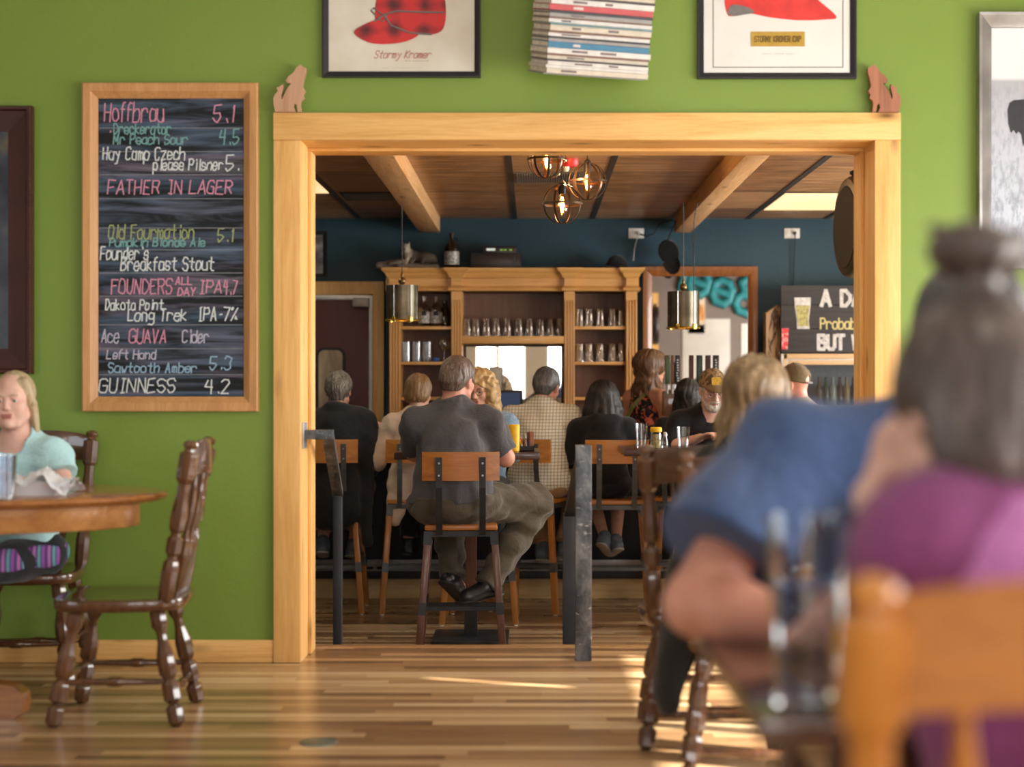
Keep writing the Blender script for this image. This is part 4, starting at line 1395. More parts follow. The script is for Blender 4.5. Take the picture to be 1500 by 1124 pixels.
# framed photograph on the far left of the blue wall
fp = thing('framed_picture', 'small dark framed photograph on the blue wall above the red door', 'picture', (0, 0, 0))
frame_bars(WX(436, 13.05), WX(478, 13.05), WZ(406, 13.05), WZ(338, 13.05), 13.1, .035, .03, M_dark, fp)
t = NT('old_photo'); f = t.noise(t.coord((1, 1, 2)), 5, 3); M_old = t.out(t.ramp(f, [(.4, (.10, .10, .11)), (.6, (.34, .34, .35))]), .35)
bm = NB(); box2(bm, WX(441, 13.08), WX(473, 13.08), 13.08, 13.09, WZ(401, 13.08), WZ(343, 13.08)); obj('print', bm, M_old, fp)

# painted sign, carved post and glass-door cooler at the right
SD = 12.72
sgn = thing('painted_sign', 'black plank sign with white lettering and a painted beer glass', 'sign', (0, 0, 0))
sx0, sx1 = WX(1144, SD), WX(1360, SD)
t = NT('sign_black'); f = t.noise(t.coord((1, 6, 14)), 3, 4); M_sign = t.out(t.ramp(f, [(.3, (.018, .016, .017)), (.7, (.034, .030, .031))]), .6)
M_paintw = plain('sign_white', (.50, .49, .48), .7, 0, .3, .25, 40)
M_painty = plain('sign_yellow', (.52, .45, .20), .7, 0, .3, .2, 60)
for ya, yb in ((418.5, 446.8), (447.4, 481.8), (482.4, 517)):
    bm = NB(); box2(bm, sx0, sx1, SD, SD + .03, WZ(yb, SD), WZ(ya, SD), .003); obj('plank', bm, M_sign, sgn)
k = SD / F
write_on('lettering', 'A DAY', 22 * k, (WX(1203.5, SD), SD - .002, WZ(448, SD)), M_paintw, sgn, width=5.4 * k, fit=80 * k)
write_on('lettering', 'Probably', 15.5 * k, (WX(1202, SD), SD - .002, WZ(482, SD)), M_painty, sgn, width=2.2 * k, fit=68 * k)
write_on('lettering', 'BUT W', 20 * k, (WX(1199, SD), SD - .002, WZ(511.5, SD)), M_paintw, sgn, width=5.2 * k, fit=64 * k)
go = [(1167.5, 482), (1186, 482), (1184.5, 470), (1187, 450), (1187.4, 436), (1163.5, 436), (1164, 450), (1167, 468)]
bm = NB(); prism(bm, [((x - 1175) * k, (482 - y) * k) for x, y in go], (WX(1175, SD), SD - .001, WZ(482, SD)), (1, 0, 0), (0, 0, 1), .004); gl_ = obj('painted_glass', bm, M_paintw, sgn, 0)
t = NT('painted_beer'); f = t.noise(t.coord(), 45, 2); M_pb = t.out(t.ramp(f, [(.45, (.40, .36, .13)), (.58, (.24, .22, .08))]), .7)
bm = NB(); prism(bm, [((x - 1175) * k, (482 - y) * k) for x, y in [(1169, 478), (1184.5, 478), (1183, 469), (1185.2, 450), (1185.6, 447.5), (1165.2, 447.5), (1165.6, 450), (1168.6, 468)]], (WX(1175, SD), SD - .006, WZ(482, SD)), (1, 0, 0), (0, 0, 1), .003); obj('beer_fill', bm, M_pb, gl_, 0)
t = NT('red_sticker'); f = t.noise(t.coord((1, 1, 1)), 40, 1); M_red_s = t.out(t.ramp(f, [(.5, (.55, .03, .035)), (.6, (.60, .32, .30))]), .5)
bm = NB(); prism(bm, [(0, .0), (8.5 * k, .0), (10.3 * k, 31 * k), (0, 31 * k)], (WX(1145, SD), SD - .003, WZ(512, SD)), (1, 0, 0), (0, 0, 1), .003); obj('sticker', bm, M_red_s, sgn, 0)

t = NT('carved_post'); f = t.noise(t.coord((9, 9, 2.2)), 2.2, 2, .5, 1.5)
M_carv = t.out(t.ramp(f, [(.40, (.36, .22, .12)), (.55, (.30, .18, .095)), (.58, (.06, .03, .015)), (.66, (.05, .025, .012)), (.69, (.30, .18, .1))]), .7)
bm = NB()
prism(bm, [(0, 0), (.115, 0), (.115, 1.36), (.10, 1.37), (.0, 1.30)], (WX(1122, 12.8), 12.95, .45), (1, 0, 0), (0, 0, 1), .16)
tag(obj('carved_post', bm, M_carv), 'tan wooden post with dark carved marks left of the painted sign', 'post')
bm = NB(); box2(bm, WX(1118, 12.8), WX(1143, 12.8) , 12.7, 13.0, FZ, .449); tag(obj('side_cabinet', bm, M_dark), 'low dark cabinet under the carved post', 'cabinet')

co_ = thing('glass_door_cooler', 'glass-door cooler with a pale wood front under the painted sign', 'cooler', (0, 0, 0))
fx0, fx1, fz1 = WX(1144.5, 12.7), WX(1330, 12.7), WZ(518.5, 12.7)
PW = wood('cooler_wood', (.46, .28, .13), (.58, .38, .20), (.66, .46, .27), 'x', rough=.45)
bm = NB(); box2(bm, fx0, fx0 + .022, 12.7, 13.08, FZ, fz1); box2(bm, fx1 - .02, fx1, 12.7, 13.08, FZ, fz1); box2(bm, fx0, fx1, 13.06, 13.08, FZ, fz1); box2(bm, fx0, fx1, 12.7, 13.08, FZ, FZ + .1); box2(bm, fx0, fx1, 12.72, 13.08, fz1 - .02, fz1); obj('case', bm, plain('cooler_white', (.52, .50, .48), .45), co_)
bm = NB(); box2(bm, fx0 + .022, fx1 - .02, 12.695, 12.72, WZ(526, 12.7), fz1, .002); box2(bm, fx0 + .022, fx0 + .045, 12.695, 12.72, FZ + .1, fz1); box2(bm, fx0 + .06, fx1 - .02, 12.70, 12.72, WZ(534.5, 12.7), WZ(528, 12.7), .002); obj('front_frame', bm, PW, co_)
bm = NB(); box2(bm, fx0 + .045, fx1 - .02, 12.703, 12.712, WZ(528, 12.7), WZ(526, 12.7)); box2(bm, fx0 + .045, fx0 + .06, 12.703, 12.72, FZ + .1, WZ(528, 12.7)); obj('gasket', bm, plain('steel', (.42, .41, .40), .38, .7), co_)
bm = NB(); box2(bm, fx0 + .06, fx1 - .03, 12.715, 12.722, FZ + .1, WZ(534, 12.7)); obj('door_glass', bm, glass('cooler_glass', (.86, .90, .92), .05, .5), co_)
for z in (.2, .62, .98):
    bm = NB(); box2(bm, fx0 + .03, fx1 - .03, 12.74, 13.05, z, z + .012); obj('shelf', bm, plain('cooler_grey', (.30, .31, .32), .5), co_)
bm = NB(); box2(bm, fx0 + .025, fx1 - .025, 13.04, 13.055, FZ + .1, fz1 - .03); obj('liner', bm, plain('cooler_liner', (.22, .23, .24), .5), co_)
rnd = random.Random(2)
bc = [(.10, .05, .03), (.03, .06, .03), (.35, .34, .30), (.05, .03, .02), (.3, .2, .08), (.02, .03, .05)]
for i in range(6):
    xx = WX(1200 + i * 10, 12.85)
    bm = NB(); lathe(bm, (0, 0, 0), (0, 0, .235), [(0, .03), (.03, .032), (.58, .032), (.75, .014), (.97, .012), (1, .013)], 14)
    tag(obj('beer_bottle', bm, plain('bottle_%d' % i, bc[i], .15), None, 40, (xx, 12.85, .993)), '%s bottle from the left on the cooler top shelf' % ORD[i], 'bottle', 'bottles in the glass-door cooler')

# round black double-faced clock-like disc on a bracket behind the right jamb
rd = thing('round_wall_fixture', 'round black rimmed disc seen nearly edge-on beside the right jamb', 'wall fixture', (WX(1252, 7.2), 7.2, WZ(333, 7.2)))
ax = Vector((math.cos(.07), math.sin(.07), 0))
bm = NB(); lathe(bm, -ax * .045, ax * .045, [(0, .195), (.04, .222), (.2, .232), (.5, .234), (.8, .232), (.96, .222), (1, .195)], 48); obj('rim', bm, plain('gloss_black', (.010, .009, .009), .35, 0, .5), rd)
for s in (-1, 1):
    bm = NB(); lathe(bm, ax * s * .0455, ax * s * .049, [(0, .19), (1, .186)], 40); obj('face', bm, plain('dark_face', (.016, .013, .012), .7), rd)
bm = NB(); lathe(bm, (0, 0, .23), (0, 0, .262), [(0, .02), (.3, .012), (.4, .022), (.8, .024), (1, .01)], 14); obj('finial', bm, M_dark, rd)
bm = NB(); bar(bm, (0, -.02, .22), (.03, -.345, .22), .02, .02); bar(bm, (0, -.21, -.05), (.02, -.345, -.05), .02, .02); obj('bracket', bm, M_dark, rd)

# ---------------------------------------------------------------- ceiling things
def pendant(label, px, d, wire_px=None, loop=False):
    p = thing('pendant_lamp', label, 'pendant lamp', (WX(px, d), d, 0))
    zt, zb = WZ(418.5, d), WZ(471, d)
    if loop: zt, zb = WZ(427.5, d), WZ(482, d)
    t_ = MATS.get('pendant_metal')
    if not t_:
        q = NT('pendant_metal'); f = q.noise(q.coord((1, 1, 1)), 140, 2); g2 = q.noise(q.coord(), 8, 2)
        q.bump(f, .25, .002)
        t_ = q.out(q.ramp(g2, [(.3, (.16, .135, .09)), (.7, (.30, .27, .20))]), .34, .85, .5)
    bm = NB(); lathe(bm, (0, 0, zb + .012), (0, 0, zt), [(0, .110), (1, .110)], 40, caps=False); bmesh.ops.solidify(bm, geom=bm.faces[:], thickness=.003); sh = obj('shade', bm, t_, p, 40)
    br = plain('brass', (.72, .44, .08), .25, .85)
    bm = NB(); tube(bm, [Vector((.112 * math.cos(2 * math.pi * k / 40), .112 * math.sin(2 * math.pi * k / 40), zb + .007)) for k in range(40)], .0065, 8, True); obj('brass_ring', bm, br, p)
    for a in (-2.0, -.95, 1.2, 2.4):
        bm = NB(); box(bm, (.113 * math.cos(a), .113 * math.sin(a), zb + .014), (.022, .022, .034), rz=a, bev=.002); obj('brass_clip', bm, br, p)
        bm = NB(); lathe(bm, (.115 * math.cos(a), .115 * math.sin(a), zb + .02), (.115 * math.cos(a), .115 * math.sin(a), zt), [(0, .003), (1, .003)], 6); obj('rod', bm, plain('galvanised', (.45, .46, .47), .35, .8), p)
    bm = NB()
    for k in range(3):
        a = k * math.pi / 3
        bar(bm, (.108 * math.cos(a), .108 * math.sin(a), zt - .01), (-.108 * math.cos(a), -.108 * math.sin(a), zt - .01), .012, .004)
    obj('spider', bm, M_black, p)
    bm = NB(); ball(bm, (0, 0, zt + .032), .026, 18, 12, (1, 1, 1.1)); lathe(bm, (0, 0, zt + .05), (0, 0, zt + .10), [(0, .008), (.5, .011), (1, .004)], 10); obj('ball_joint', bm, plain('aged_brass', (.20, .125, .045), .3, .8), p)
    bm = NB(); tube(bm, [Vector((0, 0, zt + .1)), Vector((0, 0, 2.42))], .0035, 6); obj('cord', bm, M_strip, p)
    bm = NB(); ball(bm, (0, 0, zb + .09), .032, 16, 10); obj('bulb', bm, glow('pendant_bulb', (1.0, .62, .22), 9), p)
    return p


pd1 = pendant('drum pendant lamp hanging left, before the cabinet left shelves', 589, 10.8)
pd2 = pendant('drum pendant lamp hanging right, before the wood-framed mirror', 1001, 10.8, loop=True)
bm = NB(); q = [Vector((0, 0, WZ(427, 10.8) + .1)), Vector((.0, 0, 2.40)), Vector((.07, .0, 2.41)), Vector((.095, .02, 2.36)), Vector((.10, .02, 2.3)), Vector((.085, .02, 2.27)), Vector((.075, .02, 2.22)), Vector((.075, .02, 1.62))]
tube(bm, [Vector((.075, .02, 1.6)), Vector((.075, .02, 2.12)), Vector((.062, .02, 2.17)), Vector((.075, .02, 2.21)), Vector((.088, .02, 2.17)), Vector((.075, .02, 2.12)), Vector((.075, .02, 2.30)), Vector((.10, .02, 2.42))], .0035, 6); obj('spare_cord', bm, M_dark, pd2)

M_fil = glow('filament', (1.0, .50, .13), 55)
M_cage = plain('cage_bronze', (.10, .06, .035), .35, .7)
M_amb = glass('amber_bulb', (1.0, .78, .5), .02, .3)


def cage_lamp(label, px, py, d, r):
    c = thing('cage_lamp', label, 'pendant lamp', P(px, py, d), random.Random(px).uniform(0, 1))
    for k in range(4):
        a = k * math.pi / 4
        bm = NB()
        n = 40
        w = .007
        rings = []
        for i in range(n):
            th = 2 * math.pi * i / n
            e = Vector((math.cos(a) * math.cos(th), math.sin(a) * math.cos(th), math.sin(th)))
            s = Vector((-math.sin(a), math.cos(a), 0)) * w
            rings.append([e * r + s, e * (r - .003) + s, e * (r - .003) - s, e * r - s])
        ring_loft(bm, rings, False, True)
        obj('hoop', bm, M_cage, c)
    bm = NB(); rings = []
    for i in range(48):
        th = 2 * math.pi * i / 48
        e = Vector((math.cos(th), math.sin(th), 0))
        rings.append([e * (r + .004) + Vector((0, 0, .006)), e * (r - .001) + Vector((0, 0, .006)), e * (r - .001) - Vector((0, 0, .006)), e * (r + .004) - Vector((0, 0, .006))])
    ring_loft(bm, rings, False, True); obj('equator_band', bm, M_cage, c)
    bm = NB(); lathe(bm, (0, 0, r + .02), (0, 0, r * .50), [(0, .008), (.2, .02), (.9, .022), (1, .019)], 16); obj('socket', bm, M_dark, c)
    bm = NB(); lathe(bm, (0, 0, r * .52), (0, 0, -r * .58), [(0, .013), (.2, .016), (.45, .027), (.7, .030), (.88, .022), (1, .004)], 18); bl = obj('bulb', bm, M_amb, c, 60)
    bm = NB()
    for k in range(6):
        a = k * math.pi / 3
        tube(bm, [Vector((.004 * math.cos(a), .004 * math.sin(a), r * .35)), Vector((.012 * math.cos(a), .012 * math.sin(a), -r * .05)), Vector((.005 * math.cos(a + .5), .005 * math.sin(a + .5), -r * .42))], .0024, 5)
    obj('filament', bm, M_fil, bl)
    bm = NB(); tube(bm, [Vector((0, 0, r + .01)), Vector((0, 0, CZ - c.location.z))], .004, 6); obj('cord', bm, M_dark, c)
    return c


cage_lamp('wire-globe pendant lamp, partly cut off by the door head', 801, 234, 8.9, .110)
cage_lamp('wire-globe pendant lamp, right of the three', 860.5, 266, 9.25, .112)
cage_lamp('wire-globe pendant lamp, lowest of the three', 823.5, 299, 8.95, .114)
bl = bpy.data.lights.new('cage_lamp_light', 'POINT'); bl.energy = 14; bl.color = (1, .58, .25); bl.shadow_soft_size = .04
blo = bpy.data.objects.new('cage_lamp_light', bl); COL.objects.link(blo); blo.location = P(832, 262, 9.05)

vt = thing('ceiling_vent', 'long ribbed ceiling vent behind the wire-globe lamps', 'vent', (0, 0, CZ))
bm = NB(); box2(bm, -.125, .335, 10.25, 10.75, -.008, 0); obj('frame', bm, plain('vent_grey', (.16, .15, .14), .45, .4), vt)
bm = NB()
for k in range(26): box(bm, (-.10 + k * .0164, 10.5, -.013), (.006, .44, .014))
obj('grille', bm, plain('vent_louvre', (.28, .26, .24), .4, .5), vt)
v2 = thing('ceiling_vent', 'dark ceiling vent left of the left beam', 'vent', (0, 0, CZ))
bm = NB(); box2(bm, -1.40, -.99, 11.32, 11.78, -.01, 0, .003); obj('frame', bm, M_strip, v2)
bm = NB()
for k in range(4): box2(bm, -1.37 + k * .02, -1.02 - k * .02, 11.38 + k * .1, 11.42 + k * .1, -.016, -.01)
obj('louvre', bm, plain('vent_grey', (.16, .15, .14), .45, .4), v2)
M_tile = NT('lit_tile'); f = M_tile.noise(M_tile.coord((1.3, 14, 14)), 2.2, 5, .6, 1)
M_tile.b.inputs['Emission Strength'].default_value = 1.15
cc = M_tile.ramp(f, [(.3, (.62, .34, .12)), (.55, (1.0, .72, .38)), (.75, (1.0, .86, .58))]); M_tile.l(cc, M_tile.b.inputs['Emission Color'])
M_lit = M_tile.out((.6, .45, .25), .5)
for nm, x0, x1, y0, y1 in (('bright square ceiling light panel right of the right beam', 1.83, 2.43, 11.33, 12.38), ('bright ceiling light panel at the far left of the bar room', -2.07, -1.47, 10.26, 11.30), ('unseen ceiling light panel added near the doorway, left', -2.07, -1.47, 7.9, 8.94), ('unseen ceiling light panel added near the doorway, right', 1.83, 2.43, 7.9, 8.94), ('unseen ceiling light panel added near the doorway, centre', -.12, .47, 7.05, 8.09)):  # the doorway panels are unseen, added to brighten the bar room
    o = thing('ceiling_light', nm, 'ceiling light', (0, 0, CZ))
    bm = NB(); box2(bm, x0 - .02, x1 + .02, y0 - .02, y1 + .02, -.008, 0); obj('frame', bm, M_strip, o)
    bm = NB(); box2(bm, x0, x1, y0, y1, -.012, -.004); obj('diffuser', bm, M_lit, o)
    l_ = bpy.data.lights.new('panel_light', 'AREA'); l_.shape = 'RECTANGLE'; l_.size, l_.size_y = x1 - x0, y1 - y0; l_.energy = 9; l_.color = (1, .86, .66)
    lo_ = bpy.data.objects.new('panel_light', l_); COL.objects.link(lo_); lo_.location = ((x0 + x1) / 2, (y0 + y1) / 2, CZ - .02)
al = thing('alarm_strobe', 'small red alarm device on the ceiling among the wire-globe lamps', 'alarm', (WX(834, 9.7), 9.7, CZ))
bm = NB(); lathe(bm, (0, 0, 0), (0, 0, -.045), [(0, .06), (.6, .058), (1, .045)], 20); obj('body', bm, plain('alarm_red', (.62, .035, .04), .4), al)
bm = NB(); lathe(bm, (-.02, -.02, -.045), (-.02, -.02, -.075), [(0, .02), (.5, .02), (1, .012)], 14); obj('lens', bm, M_white, al)

# ---------------------------------------------------------------- chalkboard
BD = YW
wx = lambda p: WX(p, 6.52)
wz = lambda p: WZ(p, 6.52)
cb_ = thing('chalkboard', 'tall wood-framed chalkboard with the chalked beer list on the green wall', 'chalkboard', (0, 0, 0))
BX0, BX1, BZ0, BZ1 = wx(120.5), wx(378), wz(603), wz(121.5)
FRM = wood('board_frame_wood', (.36, .17, .055), (.52, .27, .10), (.64, .36, .15), 'z', rough=.45)
tilt = Matrix.Rotation(-.012, 4, 'Y')
frame_bars(BX0, BX1, BZ0, BZ1, BD, .062, .036, FRM, cb_, [(0, 0), (0, 1), (.08, 1.08), (.55, 1.0), (1, .42), (1, 0)])
t = NT('chalk_smear')
v = t.coord((.8, 1, 9)); f = t.noise(v, 2.6, 6, .6, .7); f2 = t.noise(t.coord((1.0, 1, 5)), 1.9, 4, .6, .4); f3 = t.noise(t.coord((.7, 1, 5)), 1.4, 2)
hue = t.ramp(f3, [(.35, (.17, .20, .30)), (.5, (.11, .19, .30)), (.62, (.27, .22, .33)), (.75, (.24, .25, .29))])
col = t.mix(t.ramp(f, [(.42, 0.0), (.72, .75)]), (.014, .017, .020), hue)
col = t.mix(t.ramp(f2, [(.62, 0.0), (.75, .35)]), col, hue)
M_board = t.out(col, .75, 0, .2)
IX0, IX1, IZ0, IZ1 = BX0 + .056, BX1 - .056, BZ0 + .056, BZ1 - .056
bm = NB(); box2(bm, IX0, IX1, BD - .012, BD - .002, IZ0, IZ1); obj('slate', bm, M_board, cb_)
PINKC, WHT, AQUA, YEL, LBL, LAV = (.58, .27, .38), (.62, .68, .70), (.17, .36, .36), (.30, .36, .17), (.27, .42, .56), (.45, .44, .56)
chalk = {}


def chm(c):
    if c not in chalk: chalk[c] = plain('chalk_%d' % len(chalk), c, .95, 0, .05, .25, 220)
    return chalk[c]


CK = 6.535 / F
ROWS = [('Hoffbrau', 152, 178, 27, 90, PINKC), ('5.1', 312, 178, 24, 34, PINKC), ('Dreckerator', 166, 196, 15, 86, AQUA), ('Mr Peach Sour', 166, 211, 14, 110, AQUA), ('4.5', 321, 211, 21, 31, AQUA), (',', 158, 192, 14, 6, PINKC),
        ('Hay Camp Czech', 150, 234, 18, 122, WHT), ('please Pilsner', 224, 249, 16, 104, WHT), ('5.', 331, 250, 22, 22, WHT), ('FATHER IN LAGER', 158, 284, 20, 184, PINKC),
        ('Old Fourmation', 158, 350, 20, 128, YEL), ('5.1', 318, 354, 19, 26, YEL), ('Pumpkin Blonde Ale', 160, 361, 12, 142, AQUA), ("Founder's", 147, 380, 18, 72, WHT), ('Breakfast Stout', 177, 396, 19, 138, WHT),
        ('FOUNDERS', 162, 430, 21, 92, PINKC), ('ALL', 257, 417, 11, 26, PINKC), ('DAY', 260, 433, 11, 28, PINKC), ('IPA', 291, 430, 19, 36, PINKC), ('4.7', 327, 431, 20, 22, PINKC),
        ('Dakota Point', 154, 454, 15, 86, WHT), ('Long Trek', 187, 470, 17, 88, WHT), ('IPA-7%', 289, 470, 19, 60, WHT), ('Ace', 148, 502, 20, 28, LAV), ('GUAVA', 189, 503, 20, 56, PINKC), ('Cider', 267, 502, 18, 40, LAV),
        ('Left Hand', 156, 526, 13, 74, LAV), ('Sawtooth Amber', 158, 546, 14, 132, LBL), ('5.3', 307, 542, 20, 34, LBL), ('GUINNESS', 145, 575, 20, 114, WHT), ('4.2', 300, 577, 20, 38, WHT)]
for i, (tx, px, py, hh, ww, c) in enumerate(ROWS):
    write_on('chalk_line', tx, hh * CK, (WX(px, 6.535), BD - .0125, WZ(py, 6.535)), chm(c), cb_, width=1.9 * CK, seed=i, slant=.10, fit=ww * CK)
RUL = [187.5, 222, 256, 291, 334, 366, 400, 434, 476, 511, 549]
bm = NB()
for y in RUL: box2(bm, IX0 + .01, IX1 - .01, BD - .0128, BD - .0122, WZ(y + .6, 6.535), WZ(y - .6, 6.535))
obj('ruled_line', bm, plain('chalk_dim', (.20, .22, .25), .95, 0, .05), cb_)
cb_.rotation_euler = (0, 0, 0)

# ---------------------------------------------------------------- framed posters above the doorway
M_blackfr = plain('black_frame', (.010, .010, .016), .3, .1, .5)
t = NT('aged_poster'); f = t.noise(t.coord(), 4, 4); M_cream = t.out(t.ramp(f, [(.3, (.56, .53, .43)), (.7, (.68, .67, .60))]), .5)
M_posterw = plain('poster_white', (.66, .68, .66), .45, 0, .4, .04, 5)
M_redcap = NT('red_plaid'); f = M_redcap.noise(M_redcap.coord(), 9, 3)
sp = M_redcap.n('ShaderNodeSeparateXYZ'); M_redcap.l(M_redcap.coord(), sp.inputs[0])
bands = M_redcap.math('MULTIPLY', M_redcap.math('ADD', M_redcap.math('SINE', M_redcap.math('MULTIPLY', sp.outputs[0], 52)), M_redcap.math('SINE', M_redcap.math('MULTIPLY', sp.outputs[2], 60))), .25)
M_plaid = M_redcap.out(M_redcap.mix(M_redcap.ramp(M_redcap.math('ADD', bands, f), [(.42, 0.0), (1.0, .95)]), (.55, .028, .03), (.035, .012, .018)), .6)
M_redflat = plain('poster_red', (.60, .045, .04), .55, 0, .3, .25, 9)
M_grey_p = plain('poster_grey', (.16, .15, .15), .6)
M_scr = plain('script_red', (.42, .10, .10), .6)
M_fine = plain('fine_print', (.40, .40, .38), .6)


def poly(name, pts, m, parent, y):
    bm = NB()
    prism(bm, [(wx(px), wz(py)) for px, py in reversed(pts)], (0, y, 0), (1, 0, 0), (0, 0, 1), .0012)
    return obj(name, bm, m, parent, 0)


def smooth_loop(pts, n=6):
    out = []
    m = len(pts)
    for i in range(m):
        p0, p1, p2, p3 = [Vector(pts[(i + k - 1) % m]) for k in range(4)]
        for s in range(n):
            u = s / n
            out.append(tuple(.5 * ((2 * p1) + (p2 - p0) * u + (2 * p0 - 5 * p1 + 4 * p2 - p3) * u * u + (3 * p1 - p0 - 3 * p2 + p3) * u ** 3)))
    return out


fa = thing('framed_poster', 'black-framed cream poster of a red plaid cap above the doorway, left', 'poster', (0, 0, 0))
frame_bars(wx(471.5), wx(704), wz(112.5), wz(-235), BD, .026, .024, M_blackfr, fa)
bm = NB(); box2(bm, wx(478), wx(697), BD - .010, BD - .002, wz(107), wz(-228)); obj('poster_sheet', bm, M_cream, fa)
YP = BD - .0112
poly('cap_crown', smooth_loop([(549, 28), (556, -20), (590, -48), (640, -40), (652, 0), (650, 38), (632, 49), (600, 46), (565, 40)]), M_plaid, fa, YP)
poly('cap_brim', smooth_loop([(518, 47), (530, 36), (556, 27), (575, 38), (612, 47), (598, 58), (570, 63), (540, 61)]), M_plaid, fa, YP - .0013)
bm = NB(); tube(bm, [Vector((wx(a), YP - .003, wz(b))) for a, b in ((548, 30), (562, 20), (580, 15), (610, 16), (651, 17))], .004, 6); tube(bm, [Vector((wx(a), YP - .003, wz(b))) for a, b in ((551, 22), (543, 14), (547, 10), (556, 18), (566, 22), (561, 30), (552, 26))], .003, 6); tube(bm, [Vector((wx(a), YP - .003, wz(b))) for a, b in ((562, 20), (572, 36), (600, 47), (632, 49))], .004, 6)
obj('cap_cord', bm, M_grey_p, fa)
write_on('script_line', 'Stormy Kromer', 11 * CK, (wx(547), BD - .0112, wz(84)), M_scr, fa, width=.9 * CK, slant=.45, fit=84 * CK)
write_on('small_line', '--- --------', 3.2 * CK, (wx(592), BD - .0112, wz(89.5)), M_grey_p, fa, width=.7 * CK, fit=36 * CK)
write_on('small_line', '--- ---------- --', 3 * CK, (wx(559), BD - .0112, wz(99.5)), M_fine, fa, width=.7 * CK, fit=60 * CK)

fb = thing('framed_poster', 'black-framed white poster with a red cap and gold plaque, above the doorway right', 'poster', (0, 0, 0))
frame_bars(wx(1022.5), wx(1255.5), wz(114.5), wz(-235), BD, .026, .024, M_blackfr, fb)
bm = NB(); box2(bm, wx(1029), wx(1249), BD - .010, BD - .002, wz(109), wz(-228)); obj('poster_sheet', bm, M_posterw, fb)
bm = NB()
for a in ((wx(1045), wx(1046.2), wz(97.5), wz(-200)), (wx(1235.5), wx(1236.7), wz(97.5), wz(-200)), (wx(1045), wx(1236.7), wz(97.8), wz(96.6))): box2(bm, a[0], a[1], BD - .0112, BD - .010, a[2], a[3])
obj('ruled_border', bm, M_grey_p, fb)
poly('cap_brim', smooth_loop([(1066, 18), (1064, -10), (1090, -40), (1150, -50), (1190, -10), (1226, 22), (1210, 27), (1170, 28), (1130, 24), (1098, 18), (1075, 22)]), M_redflat, fb, YP)
poly('cap_lining', smooth_loop([(1067, 18), (1072, 6), (1092, 8), (1106, 16), (1090, 20), (1075, 22)]), M_grey_p, fb, YP - .0013)
bm = NB(); box2(bm, wx(1101), wx(1180), BD - .0125, BD - .010, wz(66.5), wz(45)); gp = obj('plaque', bm, plain('plaque_gold', (.42, .27, .035), .4), fb)
write_on('plaque_lettering', 'STORMY KROMER CAP', 8 * CK, (wx(1106), BD - .0127, wz(60)), plain('plaque_dark', (.14, .085, .01), .5), gp, width=1.5 * CK, fit=69 * CK)
write_on('small_line', '------ ------ -----', 3 * CK, (wx(1117), BD - .0112, wz(79)), M_fine, fb, width=.8 * CK, fit=48 * CK)

# dark frame at the left edge and the pale silver frame at the right edge
M_maho = plain('mahogany', (.045, .010, .009), .35, 0, .5, .3, 5)
fl = thing('picture_frame', 'wide dark mahogany picture frame cut off by the left edge', 'picture', (0, 0, 0))
frame_bars(wx(-260), wx(47), wz(548), wz(155), BD, .105, .05, M_maho, fl, [(0, 0), (0, .7), (.07, 1), (.16, .95), (.22, .7), (.8, .35), (1, .25), (1, 0)])
bm = NB()
for k in range(96):
    z = wz(546) + (wz(157) - wz(546)) * k / 95
    ball(bm, (wx(45.5), BD - .047, z), .0045, 6, 4)
obj('beaded_edge', bm, plain('mahogany_edge', (.11, .035, .03), .35), fl)
t = NT('dark_picture'); f = t.noise(t.coord((1, 1, 1)), 4, 4); M_dp = t.out(t.ramp(f, [(.4, (.010, .014, .022)), (.6, (.035, .05, .07)), (.7, (.10, .09, .06))]), .25)
bm = NB(); box2(bm, wx(-225), wx(12), BD - .010, BD - .002, wz(513), wz(190)); obj('picture', bm, M_dp, fl)

M_silver = plain('silver_frame', (.33, .33, .325), .32, .55, .5, .25, 6)
fr = thing('framed_photograph', 'silver-framed black and white photograph of a bison at the right edge', 'picture', (0, 0, 0))
frame_bars(wx(1433), wx(1900), wz(394), wz(19), BD, .058, .05, M_silver, fr, [(0, 0), (0, 1), (.2, .97), (.75, .55), (1, .42), (1, 0)])
t = NT('grass_print'); sp = t.n('ShaderNodeSeparateXYZ'); t.l(t.coord(), sp.inputs[0])
f = t.noise(t.coord((26, 1, 9)), 2.4, 5, .65)
zn = t.n('ShaderNodeMapRange'); zn.inputs[1].default_value = wz(374); zn.inputs[2].default_value = wz(40); t.l(sp.outputs[2], zn.inputs[0])
base = t.ramp(zn.outputs[0], [(0.0, (.16, .20, .28)), (.15, (.42, .47, .56)), (.55, (.40, .43, .49)), (.765, (.34, .36, .40)), (.78, (.62, .64, .68)), (1, (.70, .71, .75))])
amt = t.ramp(zn.outputs[0], [(0, .8), (.7, .35), (.77, 0.0)])
col = t.mix(t.math('MULTIPLY', t.ramp(f, [(.45, 0.0), (.62, 1.0)]), amt), base, (.16, .18, .24))
M_grassp = t.out(col, .4)
bm = NB(); box2(bm, wx(1452), wx(1890), BD - .018, BD - .002, wz(374), wz(40)); obj('print', bm, M_grassp, fr)
bs = [(1477, 160), (1480, 150), (1486, 146), (1500, 145), (1530, 132), (1570, 128), (1620, 140), (1640, 160), (1640, 205), (1632, 240), (1624, 240), (1622, 205), (1560, 200), (1520, 205), (1516, 236), (1506, 236), (1503, 208), (1500, 214), (1497, 196), (1493, 192), (1490, 196), (1486, 190), (1482, 194), (1478, 180)]
bm = NB(); prism(bm, [(wx(a), wz(b)) for a, b in reversed(bs)], (0, BD - .0182, 0), (1, 0, 0), (0, 0, 1), .001); obj('bison', bm, plain('bison_black', (.02, .021, .024), .5), fr, 0)
fq = thing('framed_poster', 'pale poster in a thin dark frame at the right edge below the bison photograph', 'poster', (0, 0, 0))
